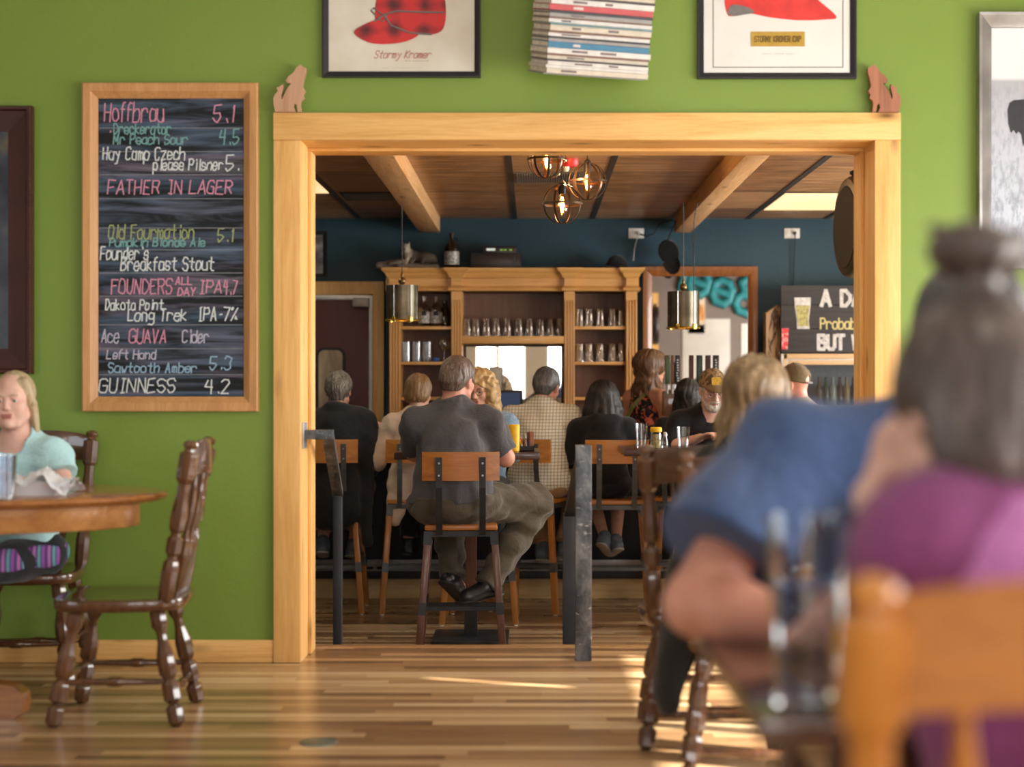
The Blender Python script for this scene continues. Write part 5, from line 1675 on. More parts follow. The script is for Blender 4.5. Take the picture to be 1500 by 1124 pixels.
frame_bars(wx(1474), wx(1800), wz(760), wz(463), BD, .010, .018, M_grey_p, fq)
bm = NB(); box2(bm, wx(1477), wx(1796), BD - .008, BD - .001, wz(756), wz(466)); obj('sheet', bm, plain('pale_sheet', (.50, .51, .53), .4, 0, .4, .1, 4), fq)
bm = NB(); lathe(bm, (wx(1520), BD - .008, wz(505)), (wx(1520), BD - .010, wz(505)), [(0, .09), (1, .09)], 24); obj('white_shape', bm, M_white, fq)

# ---------------------------------------------------------------- stack of magazines on a hidden ledge
rz_ = .13
mo = Vector((wx(859), 6.350, wz(121)))
Rm = Matrix.Rotation(.33, 3, 'Z') @ Matrix.Rotation(math.radians(14), 3, 'X')
led = thing('stack_ledge', 'thin grey ledge under the magazine stack above the doorway', 'ledge', (0, 0, 0))
bm = NB(); box(bm, mo + Rm @ Vector((0, .03, -.004)), (.43, .20, .006), rot=Rm); box(bm, mo + Vector((.04, .13, .07)), (.06, .14, .008)); obj('plate', bm, plain('ledge_grey', (.2, .2, .2), .5), led)
rnd = random.Random(11)
PAL = [('cream', (.50, .455, .36)), ('white', (.55, .54, .515)), ('white', (.55, .54, .515)), ('dark', (.035, .025, .022)), ('cream', (.50, .455, .36)), ('brown', (.16, .07, .04)), ('white', (.55, .54, .515)), ('blue', (.012, .14, .26)), ('grey', (.26, .25, .24)), ('black', (.014, .014, .016)), ('white', (.55, .54, .515)), ('brown', (.20, .09, .05)),
       ('cream', (.50, .455, .36)), ('teal', (.12, .22, .24)), ('white', (.55, .54, .515)), ('brown', (.14, .06, .04)), ('grey', (.30, .29, .28)), ('black', (.014, .014, .016)), ('red', (.44, .045, .05)), ('white', (.55, .54, .515)), ('dark', (.04, .02, .018)), ('cream', (.50, .455, .36)), ('brown', (.22, .10, .05)), ('cream', (.50, .455, .36)), ('pink', (.52, .32, .26)), ('navy', (.014, .018, .09)), ('white', (.55, .54, .515)), ('black', (.014, .014, .016)), ('cream', (.50, .455, .36)), ('white', (.55, .54, .515))]
THK = [.020, .012, .016, .007, .014, .008, .022, .024, .012, .008, .014, .008, .022, .008, .016, .006, .016, .010, .024, .022, .010, .014, .008, .012, .014, .018, .014, .016, .018, .016]
M_pages = plain('page_edges', (.62, .59, .52), .8, 0, .2, .2, 60)
z = 0.0
for i, ((cn, c), th) in enumerate(zip(PAL, THK)):
    w, d = .435 + rnd.uniform(-.006, .006), .215 + rnd.uniform(-.008, .004)
    mg = thing('magazine', '%s-spined magazine, %s from the bottom of the wall stack' % (cn, ORD[i]), 'magazine', (0, 0, 0), 0, 'magazines stacked above the doorway')
    mg.matrix_world = Matrix.Translation(mo + Rm @ Vector((rnd.uniform(-.003, .003), rnd.uniform(-.003, .003), z))) @ Rm.to_4x4()
    bm = NB(); box2(bm, -w / 2 + .002, w / 2 - .002, -d / 2 + .004, d / 2, .001, th - .0012, .0)
    obj('pages', bm, M_pages, mg, 0)
    bm = NB(); box2(bm, -w / 2, w / 2, -d / 2, -d / 2 + .004, 0, th - .0004, .001); box2(bm, -w / 2, w / 2, -d / 2, d / 2, 0, .0022); box2(bm, -w / 2, w / 2, -d / 2, d / 2, th - .0026, th - .0004)
    sp_ = obj('cover', bm, plain('spine_' + cn, c, .45, 0, .4, .12, 30), mg, 0)
    if th > .0135:
        dark_s = sum(c) < .7
        for q in range(rnd.randint(1, 2)):
            x = -.17 + .17 * q + rnd.uniform(0, .07); L = rnd.uniform(.03, .10)
            bm = NB(); box2(bm, x, x + L, -d / 2 - .0006, -d / 2, th * .3, th * .72)
            obj('spine_print', bm, plain('print_light' if dark_s else 'print_dark', (.5, .46, .42) if dark_s else (.14, .10, .10), .5), sp_, 0)
    z += th

# ---------------------------------------------------------------- two wooden wolves on the casing
WZ_ = [(12, 405), (6, 380), (5, 355), (12, 340), (22, 330), (16, 318), (30, 312), (40, 304), (42, 318), (34, 345), (36, 360), (44, 345), (52, 325), (70, 302), (56, 300), (50, 292), (60, 276), (78, 262), (92, 240), (104, 233), (112, 240), (124, 246), (124, 262), (116, 290), (112, 312), (122, 330), (114, 345), (118, 355), (106, 366), (104, 380), (108, 405), (94, 405), (90, 380), (82, 375), (80, 390), (86, 405)]
wl = [((x - 5) / 2.5 * CK, (405 - y) / 2.5 * CK) for x, y in reversed(WZ_)]
wm = [wood('wolf_pale', (.34, .18, .10), (.48, .28, .17), (.58, .37, .24), 'z', rough=.6), wood('wolf_red', (.20, .07, .035), (.33, .13, .07), (.42, .19, .11), 'z', rough=.5)]
for i, (px0, px1, lab) in enumerate(((402, 446, 'pale wooden howling wolf cut-out on the left end of the door casing'), (1317, 1272, 'reddish wooden howling wolf cut-out on the right end of the door casing'))):
    s = 1.0 if i == 0 else -1.0
    pts = [(u * s, v) for u, v in wl]
    if s < 0: pts = pts[::-1]
    w_ = thing('wolf_figurine', lab, 'figurine', (WX(px0, 6.53), 6.535, 2.2955))
    bm = NB(); prism(bm, pts, (0, -.011, 0), (1, 0, 0), (0, 0, 1), -.022 if False else .022)
    bmesh.ops.translate(bm, verts=bm.verts[:], vec=(0, 0.0, 0))
    obj('body', bm, wm[i], w_, 0)
    bm = NB(); box2(bm, min(0, .075 * s), max(0, .075 * s), -.009, .012, -.0005, .004); obj('base', bm, wm[i], w_, 0)

# small round cover set in the floor
fc = tag(obj('floor_socket_cover', NB(), plain('verdigris_metal', (.20, .23, .20), .35, .6)), 'round metal socket cover set in the plank floor', 'floor cover')
bm = NB(); lathe(bm, (0, 0, 0), (0, 0, .006), [(0, .062), (.5, .062), (1, .052)], 30); bm.to_mesh(fc.data); bm.free(); smooth_mesh(fc.data); fc.location = (WX(467, 5.07), 5.07, .0)

# ---------------------------------------------------------------- people
def skin_mat(name, c):
    if name in MATS: return MATS[name]
    t = NT(name)
    f = t.noise(t.coord(), 14, 4, .6)
    g = t.noise(t.coord(), 160, 2)
    col = t.ramp(f, [(.3, tuple(x * y for x, y in zip(c, (.92, .82, .80)))), (.7, tuple(min(1, x * 1.08) for x in c))])
    t.bump(g, .08, .002)
    t.b.inputs['Subsurface Weight'].default_value = .12
    t.b.inputs['Subsurface Radius'].default_value = (.012, .005, .003)
    return t.out(col, .5, 0, .4)


def hair_mat(name, a, b, c=None, rough=.45, sc=(70, 70, 7)):
    if name in MATS: return MATS[name]
    t = NT(name)
    f = t.noise(t.coord(sc), 1.3, 5, .65, .5)
    g = t.noise(t.coord(), 11, 3)
    col = t.ramp(f, [(.32, a), (.55, b), (.75, c or b)])
    col = t.mix(t.ramp(g, [(.4, 0.0), (.7, .5)]), col, a)
    t.bump(f, .55, .006)
    return t.out(col, rough, 0, .45)


SK_FAIR = skin_mat('skin_fair', (.60, .36, .27))
SK_RUDDY = skin_mat('skin_ruddy', (.56, .28, .205))
SK_TAN = skin_mat('skin_tan', (.50, .26, .17))
SK_PINK = skin_mat('skin_pale', (.70, .46, .38))
M_lip = plain('lip', (.42, .15, .13), .45, 0, .4)
M_eye = plain('eye_white', (.62, .60, .57), .25, 0, .5, .02)
M_iris = plain('iris', (.05, .06, .07), .15, 0, .6)


def V(*a): return Vector(a)


class Rig:
    def __init__(s, S, lean, side, shw, head, build, neckfwd=0.0, hunch=0.0):
        s.S, s.b = S, build
        s.pel = V(0, 0, .10) * S
        s.u = V(math.sin(side), math.sin(lean), math.cos(lean) * math.cos(side)).normalized()
        s.r = (V(1, 0, 0) - s.u * s.u.x).normalized()
        s.f = s.u.cross(s.r).normalized()
        s.chest = s.pel + (s.u * .29 + s.f * .005) * S
        s.belly = s.pel + (s.u * .12 + s.f * .015) * S
        s.nb = s.pel + (s.u * .475 + s.f * (hunch * .5)) * S
        s.shw = shw * S
        s.sh = {k: s.pel + (s.u * .425 + s.f * hunch) * S + s.r * k * s.shw for k in (-1, 1)}
        s.hip = {k: s.pel + s.r * k * .092 * S for k in (-1, 1)}
        yaw, pitch, roll = head
        M = Matrix.Rotation(yaw, 3, 'Z') @ Matrix.Rotation(-pitch, 3, 'X') @ Matrix.Rotation(roll, 3, 'Y')
        s.Hr, s.Hf, s.Hu = M @ V(1, 0, 0), M @ V(0, 1, 0), M @ V(0, 0, 1)
        s.nt = s.nb + ((s.u * .6 + V(0, 0, .4)).normalized() * .07 + s.f * (.012 + neckfwd)) * S
        s.hs = S
        s.hc = s.nt + (s.Hu * .108 + s.Hf * .028) * S

    def hp(s, x, y, z): return s.hc + (s.Hr * x + s.Hf * y + s.Hu * z) * s.S

    def tp(s, x, y, z):
        """point in the torso's frame: right, forward, up from the pelvis"""
        return s.pel + (s.r * x + s.f * y + s.u * z) * s.S

    def hrot(s): return [list(v) for v in zip(s.Hr, s.Hf, s.Hu)]

    def trot(s): return [list(v) for v in zip(s.r, s.f, s.u)]


def hell(f, R, c, r, k=.012, mode='add'): f.ell(R.hp(*c), [x * R.S for x in r], k * R.S, mode, R.hrot())
def hcap(f, R, a, b, ra, rb, k=.01, mode='add', **kw): f.cap(R.hp(*a), R.hp(*b), ra * R.S, rb * R.S, k * R.S, mode, **kw)


def add_head(f, R, jaw=1.0, child=False):
    ns = .72 if child else 1.0
    hell(f, R, (0, -.018, .028), (.075, .094, .088), .02)
    hell(f, R, (0, .030, -.035), (.060 * jaw, .060, .082), .03)
    hell(f, R, (0, .045, -.082), (.044 * jaw, .040, .036), .03)
    for k in (-1, 1):
        hell(f, R, (k * .040, .060, -.025), (.024, .026, .024), .02)
        hcap(f, R, (k * .058 * jaw, .0, -.065), (k * .03 * jaw, .055, -.097), .016, .014, .025)
    hcap(f, R, (-.036, .076 - (.004 if child else 0), .022), (.036, .076 - (.004 if child else 0), .022), .013, .013, .018)
    if child:
        for k in (-1, 1): hell(f, R, (k * .036, .058, -.045), (.028, .028, .030), .02)
    for k in (-1, 1): hell(f, R, (k * .031, .095, .002), (.017, .015, .010), .012, 'cut')
    hcap(f, R, (0, .088, .006), (0, .088 + .022 * ns, -.030), .009 * ns, .012 * ns, .012)
    for k in (-1, 1): hell(f, R, (k * .012 * ns, .090 + .010 * ns, -.034), (.009 * ns, .010, .008 * ns), .006)
    hcap(f, R, (-.018, .090, -.058), (.018, .090, -.058), .007, .007, .008)
    hcap(f, R, (-.015, .089, -.068), (.015, .089, -.068), .007, .007, .006)
    hell(f, R, (0, .083, -.100), (.020, .018, .016), .015)
    for k in (-1, 1):
        hell(f, R, (k * .077, -.012, -.012), (.010, .021, .032), .008)
        hell(f, R, (k * .087, -.008, -.010), (.006, .011, .018), .006, 'cut')
    f.cap(R.nb - R.u * .02 * R.S, R.hp(0, -.03, -.04), .060 * R.S * (.5 + .5 * R.b), .054 * R.S, .03 * R.S)


def add_hand(f, wrist, d, n, side, S, curl=.5, spread=.10):
    """palm, four unequal fingers with two bends each, and a thumb from the side of the palm"""
    d, n = Vector(d).normalized(), Vector(n)
    n = (n - d * n.dot(d)).normalized()
    a = d.cross(n) * side           # towards the thumb
    w = Vector(wrist)
    for i, (off, ln) in enumerate(((.030, .070), (.010, .079), (-.010, .074), (-.029, .058))):
        kb = w + (d * .088 + a * off) * S
        f.cap(w + a * off * .5 * S, kb, .017 * S, .0125 * S, .012 * S, squash=(n, .8))
        dd = (d + a * (off * spread * 20 * .12)).normalized()
        p = kb
        ang = curl * .45
        for j, fr in enumerate((.45, .31, .24)):
            dj = (dd * math.cos(ang) + n * math.sin(ang))
            q = p + dj * ln * fr * S
            f.cap(p, q, (.0092 - .0008 * j) * S, (.0088 - .0009 * j) * S, .004 * S)
            p = q
            ang += curl * (.75 if j == 0 else .55)
    tb = w + (d * .030 + a * .026) * S
    t1 = tb + (d * .55 + a * .75 + n * .35).normalized() * .042 * S
    t2 = t1 + (d * .85 + a * .25 + n * (.3 + curl * .3)).normalized() * .034 * S
    f.cap(w + d * .012 * S, tb, .017 * S, .014 * S, .012 * S)
    f.cap(tb, t1, .013 * S, .0105 * S, .008 * S)
    f.cap(t1, t2, .0105 * S, .0085 * S, .005 * S)


def add_torso(f, R, t, tank=False):
    S, b = R.S, R.b
    ro = R.trot()
    f.ell(R.pel, ((.158 * b + t) * S, (.112 * b + t) * S, (.105 + t) * S), .05 * S, rot=ro)
    f.ell(R.belly, ((.142 * b + t) * S, (.112 * b ** 1.6 + t) * S, (.15 + t) * S), .06 * S, rot=ro)
    f.ell(R.chest, ((R.shw / S * .86 + t) * S, (.108 * b + t) * S, (.175 + t) * S), .06 * S, rot=ro)
    if tank: return
    f.cap(R.sh[-1] - R.u * .012 * S, R.sh[1] - R.u * .012 * S, (.056 + t) * S, (.056 + t) * S, .05 * S)
    for k in (-1, 1): f.cap(R.nb + R.u * .02 * S, R.sh[k] - R.r * k * .03 * S, (.046 + t * 1.5) * S, (.048 + t) * S, .05 * S)


def folds(amp, seed, freq=1.0, sag=0.0):
    r = np.random.RandomState(seed)
    ks = [(r.normal(size=3), r.normal(size=3), r.uniform(0, 6.28), r.uniform(30, 62) * freq, r.uniform(12, 24) * freq) for _ in range(4)]

    def fn(x, y, z):
        o = np.zeros_like(x)
        for d1, d2, ph, f1, f2 in ks:
            d1 = d1 / np.linalg.norm(d1); d2 = d2 / np.linalg.norm(d2)
            w = np.sin((x * d1[0] + y * d1[1] + z * d1[2]) * f1 + ph + 1.6 * np.sin((x * d2[0] + y * d2[1] + z * d2[2]) * f2))
            o += np.sign(w) * np.abs(w) ** 1.5 * .4
        return o * amp
    return fn


def bounds(pts, m):
    a = np.array([list(p) for p in pts])
    return a.min(0) - m, a.max(0) + m


ALLP = []


def person(label, loc, rz, S=1.0, lean=.15, side=0.0, shw=.19, build=1.0, head=(0, 0, 0), arms=None, legs=None, skin=SK_FAIR, h=.007, neckfwd=0.0, hunch=0.0,
           shirt=None, pants=None, shoes=None, hair=None, face=False, hands=(-1, 1), extra=None, brow=None, jaw=1.0, child=False, curl=.6, joints=None):
    R = Rig(S, lean, side, shw, head, build, neckfwd, hunch)
    if joints: joints(R)
    arms = arms or {}
    legs = legs or {}
    A, L = {}, {}
    for k in (-1, 1):
        e, w, hd, hn = (list(arms.get(k, ())) + [None] * 4)[:4]
        e = R.sh[k] + V(k * .07, .06, -.27) * S if e is None else Vector(e)
        w = e + V(-k * .06, .25, .02) * S if w is None else Vector(w)
        A[k] = (R.sh[k], e, w, Vector(hd) if hd else (w - e).normalized(), Vector(hn) if hn else V(0, 0, -1))
        kn, an, td = (list(legs.get(k, ())) + [None] * 3)[:3]
        kn = V(k * .12, .43, .09) * S if kn is None else Vector(kn)
        an = V(k * .11, .36, -.35) * S if an is None else Vector(an)
        L[k] = (R.hip[k], kn, an, Vector(td).normalized() if td else V(0, 1, 0))
    pts = [R.pel, R.chest, R.nb, R.hp(0, .13, 0), R.hp(0, -.13, .14), R.hp(.1, 0, 0), R.hp(-.1, 0, 0), R.pel + V(.2, .16, -.1) * S * build, R.pel + V(-.2, -.16, -.1) * S * build]
    for k in (-1, 1): pts += [A[k][0], A[k][1], A[k][2] + A[k][3] * .2, L[k][1], L[k][2] + L[k][3] * .24 - V(0, 0, .08)]
    lo, hi = bounds(pts, .09)
    ab = (.5 + .5 * build)
    f = Field(lo, hi, h)
    add_torso(f, R, 0)
    add_head(f, R, jaw, child)
    for k in (-1, 1):
        s0, e, w, hd, hn = A[k]
        f.cap(s0, e, .050 * S * ab, .040 * S * ab, .03 * S)
        f.cap(e, e.lerp(w, .3), .040 * S * ab, .041 * S * ab, .02 * S)
        f.cap(e.lerp(w, .3), w, .041 * S * ab, .026 * S, .02 * S)
        if k in hands: add_hand(f, w, hd, hn, k, S, curl)
        hp, kn, an, td = L[k]
        f.cap(hp, kn, .082 * S * ab, .056 * S * ab, .04 * S)
        f.cap(kn, kn.lerp(an, .33), .054 * S, .056 * S, .02 * S)
        f.cap(kn.lerp(an, .33), an, .056 * S, .036 * S, .02 * S)
        f.cap(an, an + (td * .13 - V(0, 0, .045)) * S, .036 * S, .030 * S, .02 * S, squash=((0, 0, 1), .7))
        f.cap(an, an + (-td * .035 - V(0, 0, .05)) * S, .034 * S, .028 * S, .02 * S)
    body = sdf_obj('person', f, skin)
    body.location = loc
    body.rotation_euler = (0, 0, rz)
    tag(body, label, 'person')
    n = len(ALLP)
    ALLP.append(body)
    if shirt:
        m, sl, t, hem = shirt['m'], shirt.get('sleeve', .6), shirt.get('t', .014), shirt.get('hem', -.02)
        flo = lo.copy()
        flo[2] = min(flo[2], hem * S - .05)
        f = Field(flo, hi, h)
        add_torso(f, R, t, shirt.get('tank', False))
        loose = shirt.get('loose', .012)
        if shirt.get('skirt'):
            f.cap(R.pel, R.pel + V(0, .0, (hem * S - R.pel.z)), (.15 * build + t) * S, (.17 * build + t) * S, .05 * S, squash=((0, 1, 0), .8))
        for k in (-1, 1):
            s0, e, w, _, _ = A[k]
            if sl <= 0: continue
            if sl <= 1:
                f.cap(s0, s0.lerp(e, sl), (.052 + t) * S * ab, (.047 + t + loose) * S * ab, .035 * S, flat=True)
            else:
                f.cap(s0, e, (.052 + t) * S * ab, (.042 + t + loose * .6) * S * ab, .035 * S)
                f.cap(e, e.lerp(w, sl - 1), (.042 + t + loose * .6) * S * ab, (.030 + t + loose * .5) * S, .025 * S, flat=True)
        if shirt.get('extra'): shirt['extra'](f, R, A)
        f.plane((0, 0, hem * S), (0, 0, -1))
        ng = shirt.get('neck', .062)
        f.cap(R.nb - R.u * .0 * S + R.f * .03 * S, R.nb + R.u * .16 * S + R.f * .045 * S, ng * S, (ng + .012) * S, .006, 'cut')
        if shirt.get('collar'):
            c0 = R.nb + R.u * .035 * S
            ps = []
            for q in range(13):
                a = math.radians(-150 + 300 * q / 12) - math.pi / 2
                ps.append(c0 + (R.r * math.cos(a) * .068 * ab + R.f * (math.sin(a) * .068 * ab + .012) + R.u * (.012 if math.sin(a) < 0 else -.012)) * S)
            for p, q in zip(ps[:-1], ps[1:]): f.cap(p, q, .016 * S, .016 * S, .006 * S)
        f.disp(folds(shirt.get('amp', .0045) * S, n * 7 + 1, shirt.get('freq', 1.0)))
        sdf_obj(shirt.get('name', 'shirt'), f, m, body)
    if pants:
        m, ln, t = pants['m'], pants.get('len', 1.9), pants.get('t', .013)
        f = Field(lo, hi, h)
        f.ell(R.pel, ((.160 * build + t) * S, (.118 * build + t) * S, (.11 + t) * S), .04 * S, rot=R.trot())
        f.plane((0, 0, pants.get('waist', .20) * S), (0, 0, 1))
        for k in (-1, 1):
            hp, kn, an, _ = L[k]
            if ln <= 1: f.cap(hp, hp.lerp(kn, ln), (.085 + t) * S * ab, (.070 + t) * S * ab, .04 * S, flat=True)
            else:
                f.cap(hp, kn, (.085 + t) * S * ab, (.062 + t) * S * ab, .04 * S)
                f.cap(kn, kn.lerp(an, ln - 1) if ln <= 2 else an + (an - kn).normalized() * .03 * S, (.062 + t) * S * ab, (.046 + t) * S, .03 * S, flat=True)
        f.disp(folds(pants.get('amp', .006) * S, n * 7 + 2, 1.1))
        sdf_obj(pants.get('name', 'trousers'), f, m, body)
    if shoes:
        for k in (-1, 1):
            an, td = L[k][2], L[k][3]
            up = V(0, 0, 1)
            up = (up - td * up.dot(td)).normalized()
            lo2, hi2 = bounds([an, an + td * .2 * S, an - td * .09 * S, an - up * .1 * S], .07)
            f = Field(lo2, hi2, .005)
            f.cap(an + (up * .005) * S, an - up * .03 * S, .046 * S, .042 * S, .02 * S)
            f.cap(an + (-td * .03 - up * .052) * S, an + (td * .15 - up * .060) * S, .040 * S, .037 * S, .03 * S)
            f.cap(an + (td * .03 - up * .025) * S, an + (td * .13 - up * .055) * S, .040 * S, .034 * S, .03 * S)
            f.plane(an - up * .082 * S, -up)
            so = sdf_obj('shoe', f, shoes, body)
            f = Field(lo2, hi2, .005)
            f.cap(an + (-td * .032 - up * .078) * S, an + (td * .152 - up * .078) * S, .044 * S, .041 * S, .01, squash=(up, .28))
            sdf_obj('sole', f, MATS.get('sole_' + shoes.name) or plain('sole_' + shoes.name, (.30, .30, .29) if shoes.name != 'shoe_black' else (.02, .02, .02), .6), so)
    if face:
        for k in (-1, 1):
            bm = NB(); ball(bm, R.hp(k * .031, .0750, .002), .0122 * S, 14, 10); ey = obj('eye', bm, M_eye, body, 60)
            bm = NB(); ball(bm, R.hp(k * .031 + face[0] * .004, 0.0822, .001 + face[1] * .004), .0068 * S, 12, 8, (1, .9, 1)); obj('iris', bm, M_iris, ey, 60)
            bm = NB(); tube(bm, [R.hp(k * .018, .086, .006), R.hp(k * .030, .0905, .0095), R.hp(k * .044, .080, .005)], [.0035 * S, .0056 * S, .0035 * S], 8); obj('eyelid', bm, skin, ey, 60)
            bm = NB(); tube(bm, [R.hp(k * .014, .0905, .019), R.hp(k * .030, .0905, .025), R.hp(k * .046, .080, .021)], [.0035 * S, .004 * S, .002 * S], 6); obj('eyebrow', bm, brow or M_iris, body, 60)
        f = Field(*bounds([R.hp(0, .09, -.06)], .05), .003)
        hcap(f, R, (-.018, .0925, -.059), (.018, .0925, -.059), .0058, .0058, .004)
        hcap(f, R, (-.014, .0915, -.068), (.014, .0915, -.068), .0068, .0068, .004)
        sdf_obj('lips', f, M_lip, body)
    if hair: hair(R, body, n)
    if extra: extra(R, body, A, L)
    return body


def vnoise(u, v, seed):
    """smooth 2D value noise"""
    r = np.random.RandomState(seed).uniform(-1, 1, (64, 64))
    iu, iv = np.floor(u).astype(int), np.floor(v).astype(int)
    fu, fv = u - iu, v - iv
    fu, fv = fu * fu * (3 - 2 * fu), fv * fv * (3 - 2 * fv)
    a, b = r[iu % 64, iv % 64], r[(iu + 1) % 64, iv % 64]
    c, d = r[iu % 64, (iv + 1) % 64], r[(iu + 1) % 64, (iv + 1) % 64]
    return (a * (1 - fu) + b * fu) * (1 - fv) + (c * (1 - fu) + d * fu) * fv


def strand(R, amp, n1=24, n2=57, zf=25, seed=0):
    hc, Hr, Hf, Hu = [np.array(v) for v in (R.hc, R.Hr, R.Hf, R.Hu)]

    def fn(x, y, z):
        q = np.stack([x - hc[0], y - hc[1], z - hc[2]], 1)
        a, b, c = q @ Hr, q @ Hf, q @ Hu
        th = np.arctan2(a, -b) + 4
        w = .22 * vnoise(th * 3, c * zf * .5 + 40, seed + 1)
        return amp * (1.1 * vnoise((th + w) * n1 * .32, c * zf * .35 + 30, seed) + .9 * vnoise((th + w) * n2 * .36, c * zf * .5 + 30, seed + 2) + .5 * vnoise((th + w) * n2 * .8, c * zf + 30, seed + 3))
    return fn


def curls(amp, fr, seed=0):
    r = np.random.RandomState(seed); p = r.uniform(0, 6, 6)
    return lambda x, y, z: amp * (np.sin(x * fr + 2 * np.sin(z * fr * .6 + p[0])) * np.sin(z * fr * .9 + 2 * np.sin(y * fr * .5 + p[1])) + .6 * np.sin(y * fr * 1.1 + 2 * np.sin(x * fr * .7 + p[2])))


def hair_field(R, lo=(-.14, -.17, -.2), hi=(.14, .15, .17), h=.005):
    ps = [R.hp(a, b, c) for a in (lo[0], hi[0]) for b in (lo[1], hi[1]) for c in (lo[2], hi[2])]
    return Field(*bounds(ps, .01), h)


def face_cut(f, R, line=.055, depth=.03, temple=.0):
    """clears the face: everything in front below the hairline"""
    hell(f, R, (0, .115, line - .105), (.078, .085, .105), .012, 'cut')
    hell(f, R, (0, .12, line - .15), (.088, .09 + temple, .10), .012, 'cut')


def short_hair(m, t=.012, nape=-.075, line=.062, amp=.0022, bald=None, top=.0, ears=True):
    def go(R, body, n):
        f = hair_field(R)
        hell(f, R, (0, -.020, .030 + top), (.075 + t, .094 + t, .087 + t + top), .01)
        hcap(f, R, (0, -.07, -.02), (0, -.058, nape), .066, .045, .03)
        face_cut(f, R, line)
        f.plane(R.hp(0, 0, nape), -R.Hu)
        if ears:
            for k in (-1, 1): hell(f, R, (k * .085, .0, -.03), (.025, .026, .045), .008, 'cut')
        if bald: hell(f, R, bald[0], bald[1], .01, 'cut')
        f.disp(strand(R, amp, 22, 51, 30, n))
        sdf_obj('hair', f, m, body)
    return go


def fringe_hair(f, R, t, vol=1.0):
    hell(f, R, (0, -.022, .030), ((.075 + t) * vol, (.096 + t) * vol, .088 + t), .02)


def long_hair(m, length=.42, width=.075, t=.016, wave=.012, back=-.075, amp=.003, sides=True, vol=1.0, n_locks=7, h=.006, spread=1.2, line=.058):
    """hair that covers the skull and falls down the back in separate wavy locks"""
    def go(R, body, n):
        r = random.Random(n * 3 + 1)
        f = hair_field(R, (-.17, -.24, -length - .12), (.17, .14, .16), h)
        fringe_hair(f, R, t, vol)
        for i in range(n_locks):
            u = (i / (n_locks - 1)) * 2 - 1
            a = u * 1.75
            p = V(math.sin(a) * .066, -math.cos(a) * .066 - .02, .02)
            prev = p
            segs = 5
            ln = length * (1 - .18 * abs(u)) * r.uniform(.88, 1.05)
            ph = r.uniform(0, 6)
            for s in range(1, segs + 1):
                q = s / segs
                x = math.sin(a) * (.072 + .02 * q * spread) + wave * math.sin(q * 7 + ph)
                y = back * (.35 + .65 * math.cos(a)) - .015 * q + wave * math.cos(q * 6 + ph)
                if math.cos(a) < .2: y += .05 * q * .5
                p = V(x, y, .02 - ln * q)
                hcap(f, R, tuple(prev), tuple(p), .034 * (1 - .25 * (q - .2)) * vol, .034 * (1 - .3 * q) * vol * (.55 if s == segs else 1), .016)
                prev = p
        face_cut(f, R, line)
        hell(f, R, (0, .13, -.20), (.085, .10, .17), .01, 'cut')
        f.disp(strand(R, amp, 20, 47, 18, n))
        sdf_obj('hair', f, m, body)
    return go


def baseball_cap(R, body, m, m2=None, back_gap=False, tilt=.0, button=True):
    f = hair_field(R, (-.13, -.16, -.05), (.13, .22, .17))
    hell(f, R, (0, -.018, .035), (.087, .107, .098), .01)
    f.plane(R.hp(0, .06, .034), -(R.Hu + R.Hf * (-.26)), .004)
    if back_gap: hell(f, R, (0, -.125, .010), (.036, .05, .028), .006, 'cut')
    c = sdf_obj('cap_crown', f, m, body)
    f = hair_field(R, (-.13, -.0, -.04), (.13, .24, .10), .004)
    hell(f, R, (0, .085, .018), (.080, .100, .052), .01)
    hell(f, R, (0, .075, .003), (.095, .13, .054), .003, 'cut')
    f.plane(R.hp(0, .070, 0), -R.Hf)
    sdf_obj('cap_brim', f, m2 or m, body)
    bm = NB()
    for k in range(6):
        a = k * math.pi / 3
        tube(bm, [R.hp(math.sin(a) * .0885 * math.sin(e), -.018 + math.cos(a) * .1085 * math.sin(e), .035 + .0995 * math.cos(e)) for e in (0.05, .35, .7, 1.05, 1.4)], .0014 * R.S, 4)
    obj('cap_seam', bm, m2 or m, c)
    if button:
        bm = NB(); ball(bm, R.hp(0, -.018, .134), .008 * R.S, 10, 6, (1, 1, .6)); obj('cap_button', bm, m, c)
    return c


def spectacles(R, body, m, w=.021):
    g = NB()
    for k in (-1, 1):
        tube(g, [R.hp(k * .032 + w * math.cos(a), .108, .0 + .8 * w * math.sin(a)) for a in [2 * math.pi * i / 18 for i in range(18)]], .0018 * R.S, 6, True)
        tube(g, [R.hp(k * (.032 + w), .106, .004), R.hp(k * .077, .05, .006), R.hp(k * .082, -.01, .004)], .0016 * R.S, 6)
    tube(g, [R.hp(-.012, .110, .004), R.hp(0, .114, .006), R.hp(.012, .110, .004)], .0016 * R.S, 6)
    return obj('spectacles', g, m, body, 60)


# fabrics and hair
GREY_POLO = fabric('polo_grey', (.060, .060, .069), c2=(.075, .075, .085))
OLIVE = fabric('trousers_olive', (.066, .055, .040), c2=(.085, .072, .052))
KHAKI = fabric('trousers_khaki', (.36, .235, .125))
BLACKF = fabric('fabric_black', (.011, .011, .013))
DARKJ = fabric('jacket_charcoal', (.013, .014, .016))
BEIGE = fabric('shirt_beige', (.60, .50, .41))
DENIM = fabric('shirt_denim', (.13, .23, .36), c2=(.22, .34, .47), scale=60)
NAVY = fabric('tshirt_navy', (.036, .066, .155), c2=(.054, .094, .21), scale=120, wr=.6)
AQUAF = fabric('tshirt_aqua', (.40, .68, .74), c2=(.46, .74, .79))
PURPLE = fabric('hoodie_purple', (.17, .042, .130), c2=(.215, .056, .165), scale=90)
HOOD_LIT = fabric('hood_purple_lit', (.42, .15, .39), c2=(.48, .19, .45), scale=90)  # paler hood: strong window light put into the purple cloth's colour
DKPANT = fabric('trousers_dark', (.018, .020, .026))
PINKP = fabric('leggings_dusty', (.34, .20, .17))
